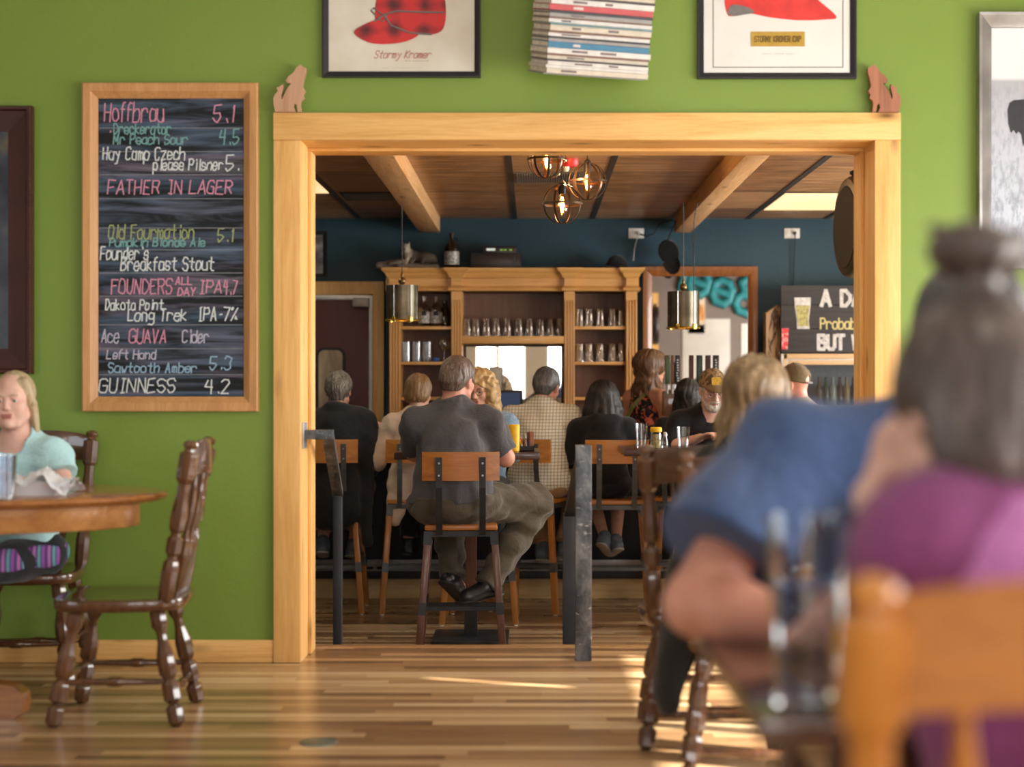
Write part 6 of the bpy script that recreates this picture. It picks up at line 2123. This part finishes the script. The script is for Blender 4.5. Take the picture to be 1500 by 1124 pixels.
t = NT('check_shirt'); sp = t.n('ShaderNodeSeparateXYZ'); t.l(t.coord(), sp.inputs[0])
def _stripe(ax, per, w):
    fr = t.math('FRACT', t.math('DIVIDE', sp.outputs[ax], per))
    return t.ramp(fr, [(0, 1.0), (w, 1.0), (w + .04, 0.0), (.97, 0.0), (1, 1.0)])
cx_, cz_2 = _stripe(0, .0215, .22), _stripe(2, .0215, .22)
cmix = t.mix(t.math('MULTIPLY', cx_, .62), (.72, .74, .66), (.25, .215, .145))
cmix = t.mix(t.math('MULTIPLY', cz_2, .62), cmix, (.25, .215, .145))
t.bump(t.noise(t.coord(), 9, 4, .6, .6), .4, .03)
CHECK = t.out(cmix, .85, 0, .2)
t = NT('striped_skirt'); sp = t.n('ShaderNodeSeparateXYZ'); t.l(t.coord(), sp.inputs[0])
fr = t.math('FRACT', t.math('DIVIDE', t.math('ADD', sp.outputs[0], t.math('MULTIPLY', sp.outputs[1], .45)), .055))
STRIPE = t.out(t.ramp(fr, [(0, (.03, .03, .09)), (.2, (.30, .08, .38)), (.35, (.06, .10, .20)), (.5, (.15, .36, .42)), (.65, (.05, .04, .12)), (.8, (.42, .16, .45)), (1, (.03, .03, .09))]), .8, 0, .2)
t = NT('floral_dress'); f0 = t.noise(t.coord(), 22, 2, .5, 1.2); f1 = t.noise(t.coord((1.3, 1, 1)), 15, 2, .5, .8)
cfl = t.mix(t.ramp(f0, [(.52, 0.0), (.60, 1.0)]), (.012, .011, .014), (.50, .11, .055))
FLORAL = t.out(t.mix(t.ramp(f1, [(.62, 0.0), (.68, 1.0)]), cfl, (.52, .42, .36)), .8, 0, .2)
SH_BLACK = plain('shoe_black', (.012, .012, .014), .35, 0, .5)
SH_GREY = plain('shoe_grey', (.10, .125, .16), .55, 0, .4, .3, 20)
H_GREYB = hair_mat('hair_greybrown', (.055, .034, .026), (.135, .095, .078), (.34, .29, .26))
H_SILVER = hair_mat('hair_silver', (.07, .062, .052), (.19, .175, .15), (.42, .39, .34))
H_SANDY = hair_mat('hair_sandy', (.11, .058, .022), (.25, .15, .065), (.42, .29, .14))
H_CURLY = hair_mat('hair_curly_blonde', (.26, .16, .065), (.48, .34, .16), (.66, .52, .30), sc=(30, 30, 14))
H_SALT = hair_mat('hair_salt', (.035, .034, .036), (.10, .10, .105), (.27, .27, .28))
H_BLACK = hair_mat('hair_black', (.004, .0035, .0035), (.009, .007, .0065), (.020, .016, .014), rough=.5)
H_BROWN = hair_mat('hair_brown_wavy', (.045, .020, .009), (.125, .060, .026), (.30, .17, .075))
H_BLONDE = hair_mat('hair_long_blonde', (.085, .050, .022), (.26, .17, .085), (.52, .40, .25), sc=(38, 38, 3))
H_GIRL = hair_mat('hair_pale_blonde', (.34, .25, .13), (.52, .42, .26), (.66, .58, .42))
H_BUN = hair_mat('hair_brown_grey', (.035, .024, .020), (.10, .078, .070), (.30, .27, .26), sc=(34, 34, 9))
H_WHITE = hair_mat('beard_white', (.36, .33, .31), (.56, .54, .52), (.70, .69, .68), sc=(60, 60, 12))
SEAT = .4125


def seatpt(px, d): return (WX(px, d), d, SEAT)


# 1. the person in the grey polo, on the nearest stool, seen from behind
def fx_polo(R, body, A, L):
    f = Field(*bounds([R.pel], .30), .007)
    f.ell(R.pel + V(0, 0, .075), (.182, .145, .030), .01, rot=None)
    f.plane((0, 0, R.pel.z + .058), (0, 0, -1)); f.plane((0, 0, R.pel.z + .095), (0, 0, 1))
    sdf_obj('belt', f, BLACKF, body)


gx = -.435
person('person in a grey polo shirt and olive trousers sitting on the nearest bar stool', (gx, 8.50, SEAT), 0, S=1.06, lean=.20, side=-.01, shw=.188, build=1.33, head=(-.42, .16, .08), hunch=.02,
       arms={1: (V(.285, .16, .345), V(.16, .42, .41)), -1: (V(-.225, .27, .37), V(-.10, .50, .41))},
       legs={1: (V(.46, .27, .085), V(.20, .07, -.325), V(-.72, -.50, -.1)), -1: (V(-.07, .43, .09), V(-.005, .12, -.29), V(.35, .75, -.50))},
       skin=SK_RUDDY, shirt=dict(m=GREY_POLO, sleeve=.86, t=.016, hem=.105, collar=True, neck=.076, loose=.004, amp=.010), pants=dict(m=OLIVE, amp=.011, t=.016, len=2.1, waist=.135), shoes=SH_BLACK,
       hair=short_hair(H_GREYB, .011, -.07, .068, .0028), extra=fx_polo, jaw=1.12, curl=.9)


# 2. curly-haired person facing the camera, behind the polo's shoulder
def hair_curly(R, body, n):
    f = hair_field(R, (-.19, -.2, -.24), (.19, .15, .19))
    hell(f, R, (0, -.03, .03), (.105, .115, .112), .02)
    for k in (-1, 1):
        hell(f, R, (k * .085, -.01, -.03), (.050, .075, .085), .02)
        hell(f, R, (k * .090, -.01, -.11), (.045, .06, .065), .02)
    hell(f, R, (0, -.07, -.08), (.10, .06, .12), .02)
    hell(f, R, (0, .115, -.05), (.060, .085, .098), .012, 'cut')
    f.disp(curls(.0075, 85, 3))
    sdf_obj('hair', f, H_CURLY, body)


def fx_denim(R, body, A, L):
    spectacles(R, body, plain('rim_brown', (.06, .02, .015), .3))
    s0, e = A[-1][0], A[-1][1]
    p = s0.lerp(e, .62)
    n = V(-.55, .82, .1).normalized()
    bm = NB()
    x, y, z = basis(n)
    prism(bm, [(.026 * math.cos(a), .026 * math.sin(a)) for a in [2 * math.pi * i / 14 for i in range(14)]], p + n * .074, x, y, .004)
    pt = obj('sleeve_patch', bm, plain('patch_red', (.50, .03, .03), .6), body)


person('person with curly blonde hair and denim shirt facing the camera behind the grey polo', (WX(706, 9.88), 9.88, SEAT), math.pi, S=.97, lean=.16, shw=.165, head=(-.28, .16, 0),
       arms={1: (V(.27, .14, .33), V(.12, .38, .40)), -1: (V(-.20, .14, .33), V(-.05, .38, .40))}, skin=SK_FAIR,
       shirt=dict(m=DENIM, sleeve=1.35, t=.016, hem=.0, collar=True), pants=dict(m=DKPANT), shoes=SH_BLACK, hair=hair_curly, face=(0, -.5), brow=H_SANDY, extra=fx_denim, curl=.9)

# 3. checked shirt at the bar
person('person in a checked beige shirt and khaki trousers seen from behind at the bar', (WX(790, 10.42), 10.42, SEAT), -.10, S=1.04, lean=.30, side=.01, shw=.192, build=1.16, head=(-.25, .30, .08), hunch=.02,
       arms={1: (V(.275, .17, .33), V(.14, .42, .345)), -1: (V(-.27, .17, .33), V(-.12, .42, .345))}, legs={1: (V(.22, .40, .08), V(.15, .22, -.36), V(.3, 1, -.1)), -1: (V(-.10, .43, .08), V(-.0, .22, -.36), V(0, 1, -.1))},
       skin=SK_RUDDY, shirt=dict(m=CHECK, sleeve=1.75, t=.024, hem=.012, collar=True, loose=.018, amp=.007), pants=dict(m=KHAKI, amp=.007, t=.012, waist=.06), shoes=SH_GREY,
       hair=short_hair(H_SALT, .011, -.08, .060, .0026, bald=((0.03, -.06, .135), (.03, .038, .03))), curl=.9)

# 4. black hooded jacket, bare legs
def fx_hood(f, R, A):
    f.ell(R.nb - R.f * .055 * R.S + R.u * .0, (.115, .055, .06), .03, rot=R.trot())
    f.ell(R.nb - R.f * .085 * R.S - R.u * .05, (.085, .04, .06), .03, rot=R.trot())


def hair_bob(R, body, n):
    f = hair_field(R, (-.18, -.2, -.24), (.18, .15, .17), .0055)
    hell(f, R, (0, -.022, .03), (.112, .120, .112), .02)
    r = random.Random(5)
    for i in range(11):
        a = -2.1 + 4.2 * i / 10
        x, y = math.sin(a), -math.cos(a)
        hcap(f, R, (x * .080, y * .080 - .015, .03), (x * .118 + r.uniform(-.01, .01), y * .098 - .01, -.10 + r.uniform(-.03, .02)), .042, .040, .012)
        hcap(f, R, (x * .118, y * .098 - .01, -.09), (x * .135 + r.uniform(-.02, .02), y * .100 - .012, -.185 + r.uniform(-.02, .03)), .036, .012, .012)
    face_cut(f, R, .05)
    f.disp(strand(R, .0028, 20, 47, 25, n))
    sdf_obj('hair', f, H_BLACK, body)


person('person with black bobbed hair and black hooded jacket, bare legs, on a stool', (WX(886, 10.36), 10.36, SEAT), .05, S=.90, lean=.24, shw=.185, build=1.08, head=(-.1, .12, 0), hunch=.02,
       arms={1: (V(.25, .12, .28), V(.12, .36, .36)), -1: (V(-.25, .12, .28), V(-.12, .36, .36))},
       legs={-1: (V(-.08, .34, .06), V(-.005, -.02, -.255), V(.35, .75, -.42)), 1: (V(.13, .34, .06), V(.075, .0, -.28), V(-.2, .9, -.3))},
       skin=SK_FAIR, shirt=dict(m=BLACKF, sleeve=1.9, t=.020, hem=-.04, extra=fx_hood, name='hooded_jacket'), pants=dict(m=DKPANT, len=.9, name='shorts'), shoes=SH_GREY, hair=hair_bob)

# 5. beige shirt
def fx_beige(f, R, A):
    f.cap(R.pel + V(-.05, -.07, .05), R.pel + V(-.11, -.12, -.22), .10, .055, .05, squash=((0, 1, 0), .5))


def hair_sandy(R, body, n):
    f = hair_field(R, (-.15, -.18, -.2), (.15, .15, .17))
    hell(f, R, (0, -.025, .032), (.092, .110, .104), .02)
    hell(f, R, (0, -.06, -.03), (.085, .072, .07), .03)
    face_cut(f, R, .05)
    f.plane(R.hp(0, 0, -.082), -R.Hu, .02)
    f.disp(strand(R, .0035, 18, 43, 22, n))
    sdf_obj('hair', f, H_SANDY, body)


person('person with short sandy hair in a loose beige shirt left of the grey polo', (WX(606, 10.36), 10.36, SEAT), -.12, S=.95, lean=.22, shw=.168, head=(-.15, .15, 0),
       arms={1: (V(.24, .12, .30), V(.12, .36, .37)), -1: (V(-.255, .04, .245), V(-.14, .26, .35))}, skin=SK_FAIR,
       shirt=dict(m=BEIGE, sleeve=1.2, t=.018, hem=-.28, collar=True, extra=fx_beige, amp=.007), pants=dict(m=DKPANT), shoes=SH_BLACK, hair=hair_sandy)

# 6. draped dark jacket, silver hair, at the left jamb
def fx_drape(f, R, A):
    for k in (-1, 1):
        f.cap(R.sh[k] - R.r * k * .02, R.sh[k] + V(k * .04, -.04, -.30), .070, .078, .09, squash=((0, 1, 0), .7))
    f.cap(R.tp(0, -.03, .30), R.pel + V(0, -.10, -.12), .15, .19, .12, squash=((0, 1, 0), .55))
    f.cap(R.pel + V(.02, -.10, -.06), R.pel + V(.07, -.14, -.16), .17, .13, .08, squash=((0, 1, 0), .40))
    f.cap(R.sh[1] + V(.02, -.05, -.1), R.pel + V(.26, -.15, -.37), .06, .035, .04, squash=((0, 1, 0), .7))
    for q in range(7):
        a = math.pi + math.pi * (q - 3) / 7
        f.ell(R.nb + (R.r * math.sin(a) * .075 + R.f * math.cos(a) * .075 + R.u * .03) * R.S, (.03, .03, .035), .03)


person('person with tousled silver hair and a dark jacket draped over the shoulders', (WX(488, 10.38), 10.38, SEAT), -.10, S=.98, lean=.24, shw=.180, build=1.05, head=(.1, .18, 0), hunch=.02,
       arms={1: (V(.27, .12, .30), V(.255, .24, .415), V(-.2, .6, .6)), -1: (V(-.25, .14, .33), V(-.12, .40, .39))},
       legs={-1: (V(-.12, .36, .04), V(-.085, .06, -.30), V(-.2, 1, -.25)), 1: (V(.12, .40, .05), V(.10, .16, -.33), V(.1, 1, -.2))}, skin=SK_FAIR,
       shirt=dict(m=DARKJ, sleeve=1.5, t=.020, hem=-.36, extra=fx_drape, name='jacket', amp=.007), pants=dict(m=PINKP, len=1.75), shoes=SH_GREY, hair=short_hair(H_SILVER, .018, -.085, .055, .0055))

# 7. standing person in a floral dress behind the bar
def fx_purse(R, body, A, L):
    bm = NB()
    pts = [R.tp(.10, .06, .47), R.tp(.06, -.05, .47), R.tp(.0, -.135, .36), R.tp(-.08, -.15, .22), R.tp(-.17, -.10, .06), R.tp(-.22, .0, -.04)]
    for a, b in zip(pts[:-1], pts[1:]): bar(bm, a, b + (b - a) * .1, .035, .006, up=R.f)
    obj('shoulder_strap', bm, plain('strap_olive', (.16, .17, .05), .6), body)


person('person with long wavy brown hair and floral sleeveless dress standing behind the bar', (WX(944, 12.0), 12.0, FZ + .865), -.85, S=1.03, lean=.05, shw=.165, head=(-.18, .10, 0), skin=SK_TAN,
       arms={1: (V(.215, .04, .26), V(.17, .24, .17)), -1: (V(-.215, .02, .26), V(-.16, .22, .14))},
       legs={k: (V(k * .10, .03, -.36), V(k * .10, -.02, -.783)) for k in (-1, 1)}, shirt=dict(m=FLORAL, sleeve=0, t=.014, hem=-.38, skirt=True, tank=True, extra=lambda f, R, A: (f.ell(R.tp(0, -.015, .33), (.125, .105, .12), .03, rot=R.trot()), [f.cap(R.tp(k * .07, -.05, .40), R.tp(k * .085, .05, .47), .035, .030, .02) for k in (-1, 1)]), name='dress', neck=.075), shoes=SH_BLACK,
       hair=long_hair(H_BROWN, .36, t=.020, wave=.020, amp=.0045, vol=1.22), extra=fx_purse, face=(0, 0), brow=H_BROWN)

# 8. bearded person with a camouflage cap, facing the camera
t = NT('camouflage'); f0 = t.noise(t.coord(), 26, 3, .5, .6)
CAMO = t.out(t.ramp(f0, [(.40, (.095, .070, .035)), (.46, (.25, .165, .085)), (.55, (.33, .24, .14)), (.60, (.13, .105, .05))]), .85, 0, .2)
TAUPE = fabric('cap_taupe', (.17, .115, .062))


def fx_beard(R, body, A, L):
    f = hair_field(R, (-.10, -.02, -.17), (.10, .15, .0), .004)
    hell(f, R, (0, .058, -.092), (.055, .048, .040), .02)
    for k in (-1, 1): hcap(f, R, (k * .055, .02, -.055), (k * .03, .07, -.09), .018, .022, .02)
    hcap(f, R, (-.028, .094, -.052), (0, .102, -.046), .008, .011, .012)
    hcap(f, R, (.028, .094, -.052), (0, .102, -.046), .008, .011, .012)
    hell(f, R, (0, .110, -.068), (.014, .014, .004), .004, 'cut')
    hell(f, R, (0, .07, -.01), (.062, .08, .036), .01, 'cut')
    f.disp(curls(.002, 190, 1))
    sdf_obj('beard', f, H_WHITE, body)
    c = baseball_cap(R, body, CAMO, TAUPE)
    n = (R.Hf * .85 + R.Hu * .5).normalized()
    bm = NB()
    prism(bm, rrect(.062, .052, .012), R.hp(0, .083, .085), R.Hr, (R.Hu * .85 - R.Hf * .5).normalized(), -.006)
    obj('cap_patch', bm, plain('patch_gold', (.46, .29, .03), .6, 0, .3, .3, 60), c)
    spectacles(R, body, plain('rim_steel', (.25, .22, .22), .3, .6))


person('bearded person in a camouflage cap, glasses and black shirt facing the camera', (WX(1036, 10.1), 10.1, SEAT), math.pi + .04, S=1.0, lean=.24, shw=.195, build=1.12, head=(.06, .34, 0), skin=SK_PINK, neckfwd=.01,
       arms={1: (V(.27, .16, .34), V(.10, .36, .42)), -1: (V(-.27, .16, .34), V(-.08, .38, .42))}, shirt=dict(m=BLACKF, sleeve=1.0, t=.016, hem=0), pants=dict(m=DKPANT), shoes=SH_BLACK,
       hair=short_hair(H_WHITE, .007, -.06, .05, .0015), extra=fx_beard, face=(0, -1), brow=H_WHITE, jaw=1.05)

# 9. long dark hair, behind the bearded person
person('person with long straight black hair behind the bearded person in the cap', (WX(1004, 10.56), 10.56, SEAT - .03), -.3, S=.94, lean=.12, shw=.165, head=(-.2, .05, 0), skin=SK_TAN,
       shirt=dict(m=BLACKF, sleeve=1.6, t=.014, hem=-.02), pants=dict(m=DKPANT), shoes=SH_BLACK, hair=long_hair(H_BLACK, .40, t=.014, wave=.004, amp=.0025), h=.008)
dup(st2, (WX(1004, 10.56), 10.56, FZ), -.2, 'bar stool under the person with long straight black hair')

# 10. olive cap and braces
OLCAP = fabric('cap_olive', (.115, .085, .045), c2=(.16, .12, .07))
SHIRTG = fabric('shirt_stone', (.33, .29, .22))


def fx_cap(R, body, A, L):
    baseball_cap(R, body, OLCAP, OLCAP, back_gap=True)
    bm = NB()
    tube(bm, [R.hp(.036 * math.cos(a) * 1.05, -.114 - .008 * math.sin(a), -.008) for a in [math.pi * i / 8 for i in range(9)]], .007, 6)
    obj('cap_strap', bm, plain('cap_strap_grey', (.16, .15, .16), .6), body)
    for k in (-1, 1):
        bm = NB()
        pts = [R.sh[k] + R.u * .062 * R.S - R.r * k * .07, R.tp(k * .095, -.125, .40), R.tp(k * .05, -.150, .28), R.tp(0, -.152, .16)]
        for a, b in zip(pts[:-1], pts[1:]): bar(bm, a, b, .035, .006, up=R.f)
        obj('brace', bm, plain('brace_navy', (.03, .045, .08), .6), body)


person('person in an olive cap and dark braces seen from behind at the right', (WX(1186, 10.3), 10.3, SEAT), .72, S=1.02, lean=.15, shw=.190, build=1.12, head=(.28, .12, 0), skin=SK_RUDDY,
       shirt=dict(m=SHIRTG, sleeve=1.5, t=.015, hem=0, collar=True), pants=dict(m=DKPANT), shoes=SH_BLACK, extra=fx_cap)

# 11. the girl at the oval table
def hair_girl(R, body, n):
    f = hair_field(R, (-.13, -.22, -.22), (.15, .15, .16))
    hell(f, R, (0, -.030, .028), (.083, .100, .094), .02)
    for k in (-1, 1):
        hcap(f, R, (k * .060, .03, .075), (k * .079, .0, -.01), .020, .016, .02)
        hcap(f, R, (k * .079, -.012, -.02), (k * .084, -.03, -.13), .017, .011, .015)
    hcap(f, R, (.070, -.02, -.03), (.092, -.01, -.185), .015, .006, .012)
    hcap(f, R, (-.074, -.02, -.03), (-.098, -.01, -.20), .016, .006, .012)
    hcap(f, R, (0, -.09, .02), (0, -.11, -.15), .05, .03, .03)
    hell(f, R, (0, .118, -.030), (.064, .085, .108), .010, 'cut')
    f.disp(strand(R, .0018, 20, 45, 20, n))
    sdf_obj('hair', f, H_GIRL, body)


def fx_girl(R, body, A, L):
    bm = NB()
    c = R.tp(.02, .137, .345)
    n = R.f
    for dx, dz, r_ in ((0, 0, .022), (-.022, .012, .014), (.02, -.014, .014), (.012, .02, .012)):
        prism(bm, [(r_ * math.cos(a), r_ * math.sin(a)) for a in [2 * math.pi * i / 12 for i in range(12)]], c + R.r * dx + R.u * dz, R.r, R.u, -.004)
    obj('shirt_print', bm, M_pink, body)
    f = Field(*bounds([R.pel], .36), .007)
    f.ell(R.pel, (.165, .13, .10), .03)
    for k in (-1, 1): f.cap(L[k][0], L[k][0].lerp(L[k][1], .95), .092, .082, .04, flat=True)
    f.plane((0, 0, R.pel.z + .04), (0, 0, 1))
    f.plane((0, 0, R.pel.z - .045), (0, 0, -1))
    f.disp(folds(.005, 12, 1.2))
    sdf_obj('skirt', f, STRIPE, body)


person('blonde girl in a light blue T-shirt sitting at the oval table facing the camera', (WX(34, 6.10), 6.10, .412), rzdir(-.22, -1), S=.92, lean=.05, side=.02, shw=.160, head=(.24, .04, .03), skin=SK_PINK, h=.006, jaw=.90, child=True,
       arms={-1: (V(-.245, .10, .30), V(-.09, .28, .405), V(.8, .5, -.1)), 1: (V(.225, .10, .22), V(.08, .20, .10), V(-.8, .3, 0))},
       legs={k: (V(k * .09 + .10, .31, .06), V(k * .09 + .16, .24, -.30)) for k in (-1, 1)}, shirt=dict(m=AQUAF, sleeve=.46, t=.012, hem=-.07, neck=.07, loose=.022, amp=.006), pants=dict(m=DKPANT, len=1.95, t=.012, name='leggings'), shoes=SH_GREY,
       hair=hair_girl, extra=fx_girl, face=(0, -.3), brow=H_GIRL)

# 12. long blonde hair, front room, on the chair at the right of the doorway
person('person with long blonde hair in dark clothes on the wooden chair by the doorway', (cA.x - .135, cA.y + .01, .425), -1.15, S=.96, lean=.30, side=-.02, shw=.165, head=(.95, .10, .0), skin=SK_FAIR,
       arms={1: (V(.24, .14, .28), V(.13, .36, .30)), -1: (V(-.24, .14, .28), V(-.13, .36, .30))}, legs={k: (V(k * .11, .40, .05), V(k * .11, .38, -.36)) for k in (-1, 1)},
       shirt=dict(m=BLACKF, sleeve=1.7, t=.018, hem=-.24, extra=lambda f, R, A: f.cap(R.pel + V(0, -.06, .05), R.pel + V(0, -.15, -.26), .13, .07, .05, squash=((0, 1, 0), .4))), pants=dict(m=DKPANT), shoes=SH_BLACK, hair=long_hair(H_BLONDE, .62, t=.020, wave=.010, amp=.004, vol=1.12, spread=1.6))

# 13. navy T-shirt, across the dark table
nl = V(.78, 2.86, .432)
def W2L(p, loc, rz):
    return Matrix.Rotation(-rz, 3, 'Z') @ (Vector(p) - Vector(loc))


NRZ = math.pi - .10


def nj(R):
    R.sh[1] = W2L(P(1150, 665, 2.66), nl, NRZ)
    R.sh[-1] = W2L(P(1560, 640, 2.72), nl, NRZ)


person('person in a navy T-shirt leaning on the dark table, head hidden behind the hair bun', tuple(nl), NRZ, S=1.10, lean=.22, side=.04, shw=.24, build=1.25, head=(.3, .25, 0), skin=SK_RUDDY, h=.008, joints=nj,
       arms={1: (W2L(P(1020, 885, 2.50), nl, NRZ), W2L(P(1215, 925, 2.36), nl, NRZ), W2L(P(1300, 932, 2.33), nl, NRZ) - W2L(P(1215, 925, 2.36), nl, NRZ)), -1: (V(-.42, .22, .36), V(-.20, .46, .38))},
       shirt=dict(m=NAVY, sleeve=.70, t=.022, hem=0, loose=.03, amp=.014, freq=.55), pants=dict(m=DKPANT), shoes=SH_BLACK, hair=short_hair(H_SALT, .010))

# 14. purple hood and hair bun, nearest the camera
def hair_bun(R, body, n):
    f = hair_field(R, (-.16, -.2, -.22), (.16, .15, .27), .005)
    hell(f, R, (0, -.022, .03), (.092, .112, .104), .02)
    hell(f, R, (0, -.06, -.05), (.080, .07, .085), .03)
    hcap(f, R, (0, -.03, .10), (-.005, -.035, .16), .022, .024, .02)
    hell(f, R, (-.008, -.03, .186), (.058, .052, .034), .010)
    hcap(f, R, (-.045, -.03, .196), (-.074, -.03, .206), .018, .007, .01)
    for q in range(3):
        hcap(f, R, (.04 * math.cos(q * 2.1), -.03 + .04 * math.sin(q * 2.1), .178), (.045 * math.cos(q * 2.1 + 1.4), -.03 + .045 * math.sin(q * 2.1 + 1.4), .198), .016, .014, .008)
    face_cut(f, R, .05)
    f.disp(strand(R, .003, 18, 41, 16, n))
    sdf_obj('hair', f, H_BUN, body)


def fx_phood(R, body, A, L):
    f = Field(*bounds([R.nb], .24), .007)
    for q in range(12):
        a = 2 * math.pi * q / 12
        a2 = 2 * math.pi * (q + 1) / 12
        g = lambda a: R.nb + (R.r * math.sin(a) * .095 + R.f * (-math.cos(a) * .08 + .01) + R.u * (.0 + .03 * math.cos(a))) * R.S
        f.cap(g(a), g(a2), .030, .030, .02)
    f.ell(R.nb - R.f * .10 - R.u * .04, (.11, .040, .065), .04, rot=R.trot())
    f.disp(folds(.006, 77, .8))
    sdf_obj('hood', f, HOOD_LIT, body)


bl_ = V(.665, 1.72, .432)


def bj(R): R.sh[-1] = W2L(P(1345, 805, 1.74), bl_, .14)


person('person with a brown-grey hair bun and purple hooded top, nearest the camera', tuple(bl_), .14, joints=bj, S=.97, lean=.14, side=-.285, shw=.158, build=.98, head=(.30, .12, .10), skin=SK_PINK, h=.007, hunch=.02,
       arms={-1: (W2L(P(1372, 930, 1.82), bl_, .14), W2L(P(1278, 730, 1.95), bl_, .14), V(.25, .05, .9), V(.9, -.1, -.1)), 1: (V(.28, .14, .30), V(.16, .38, .36))},
       shirt=dict(m=PURPLE, sleeve=1.8, t=.022, hem=-.02, amp=.006, freq=.7, name='hooded_top'), pants=dict(m=DKPANT), shoes=SH_BLACK, hair=hair_bun, extra=fx_phood, curl=1.4)
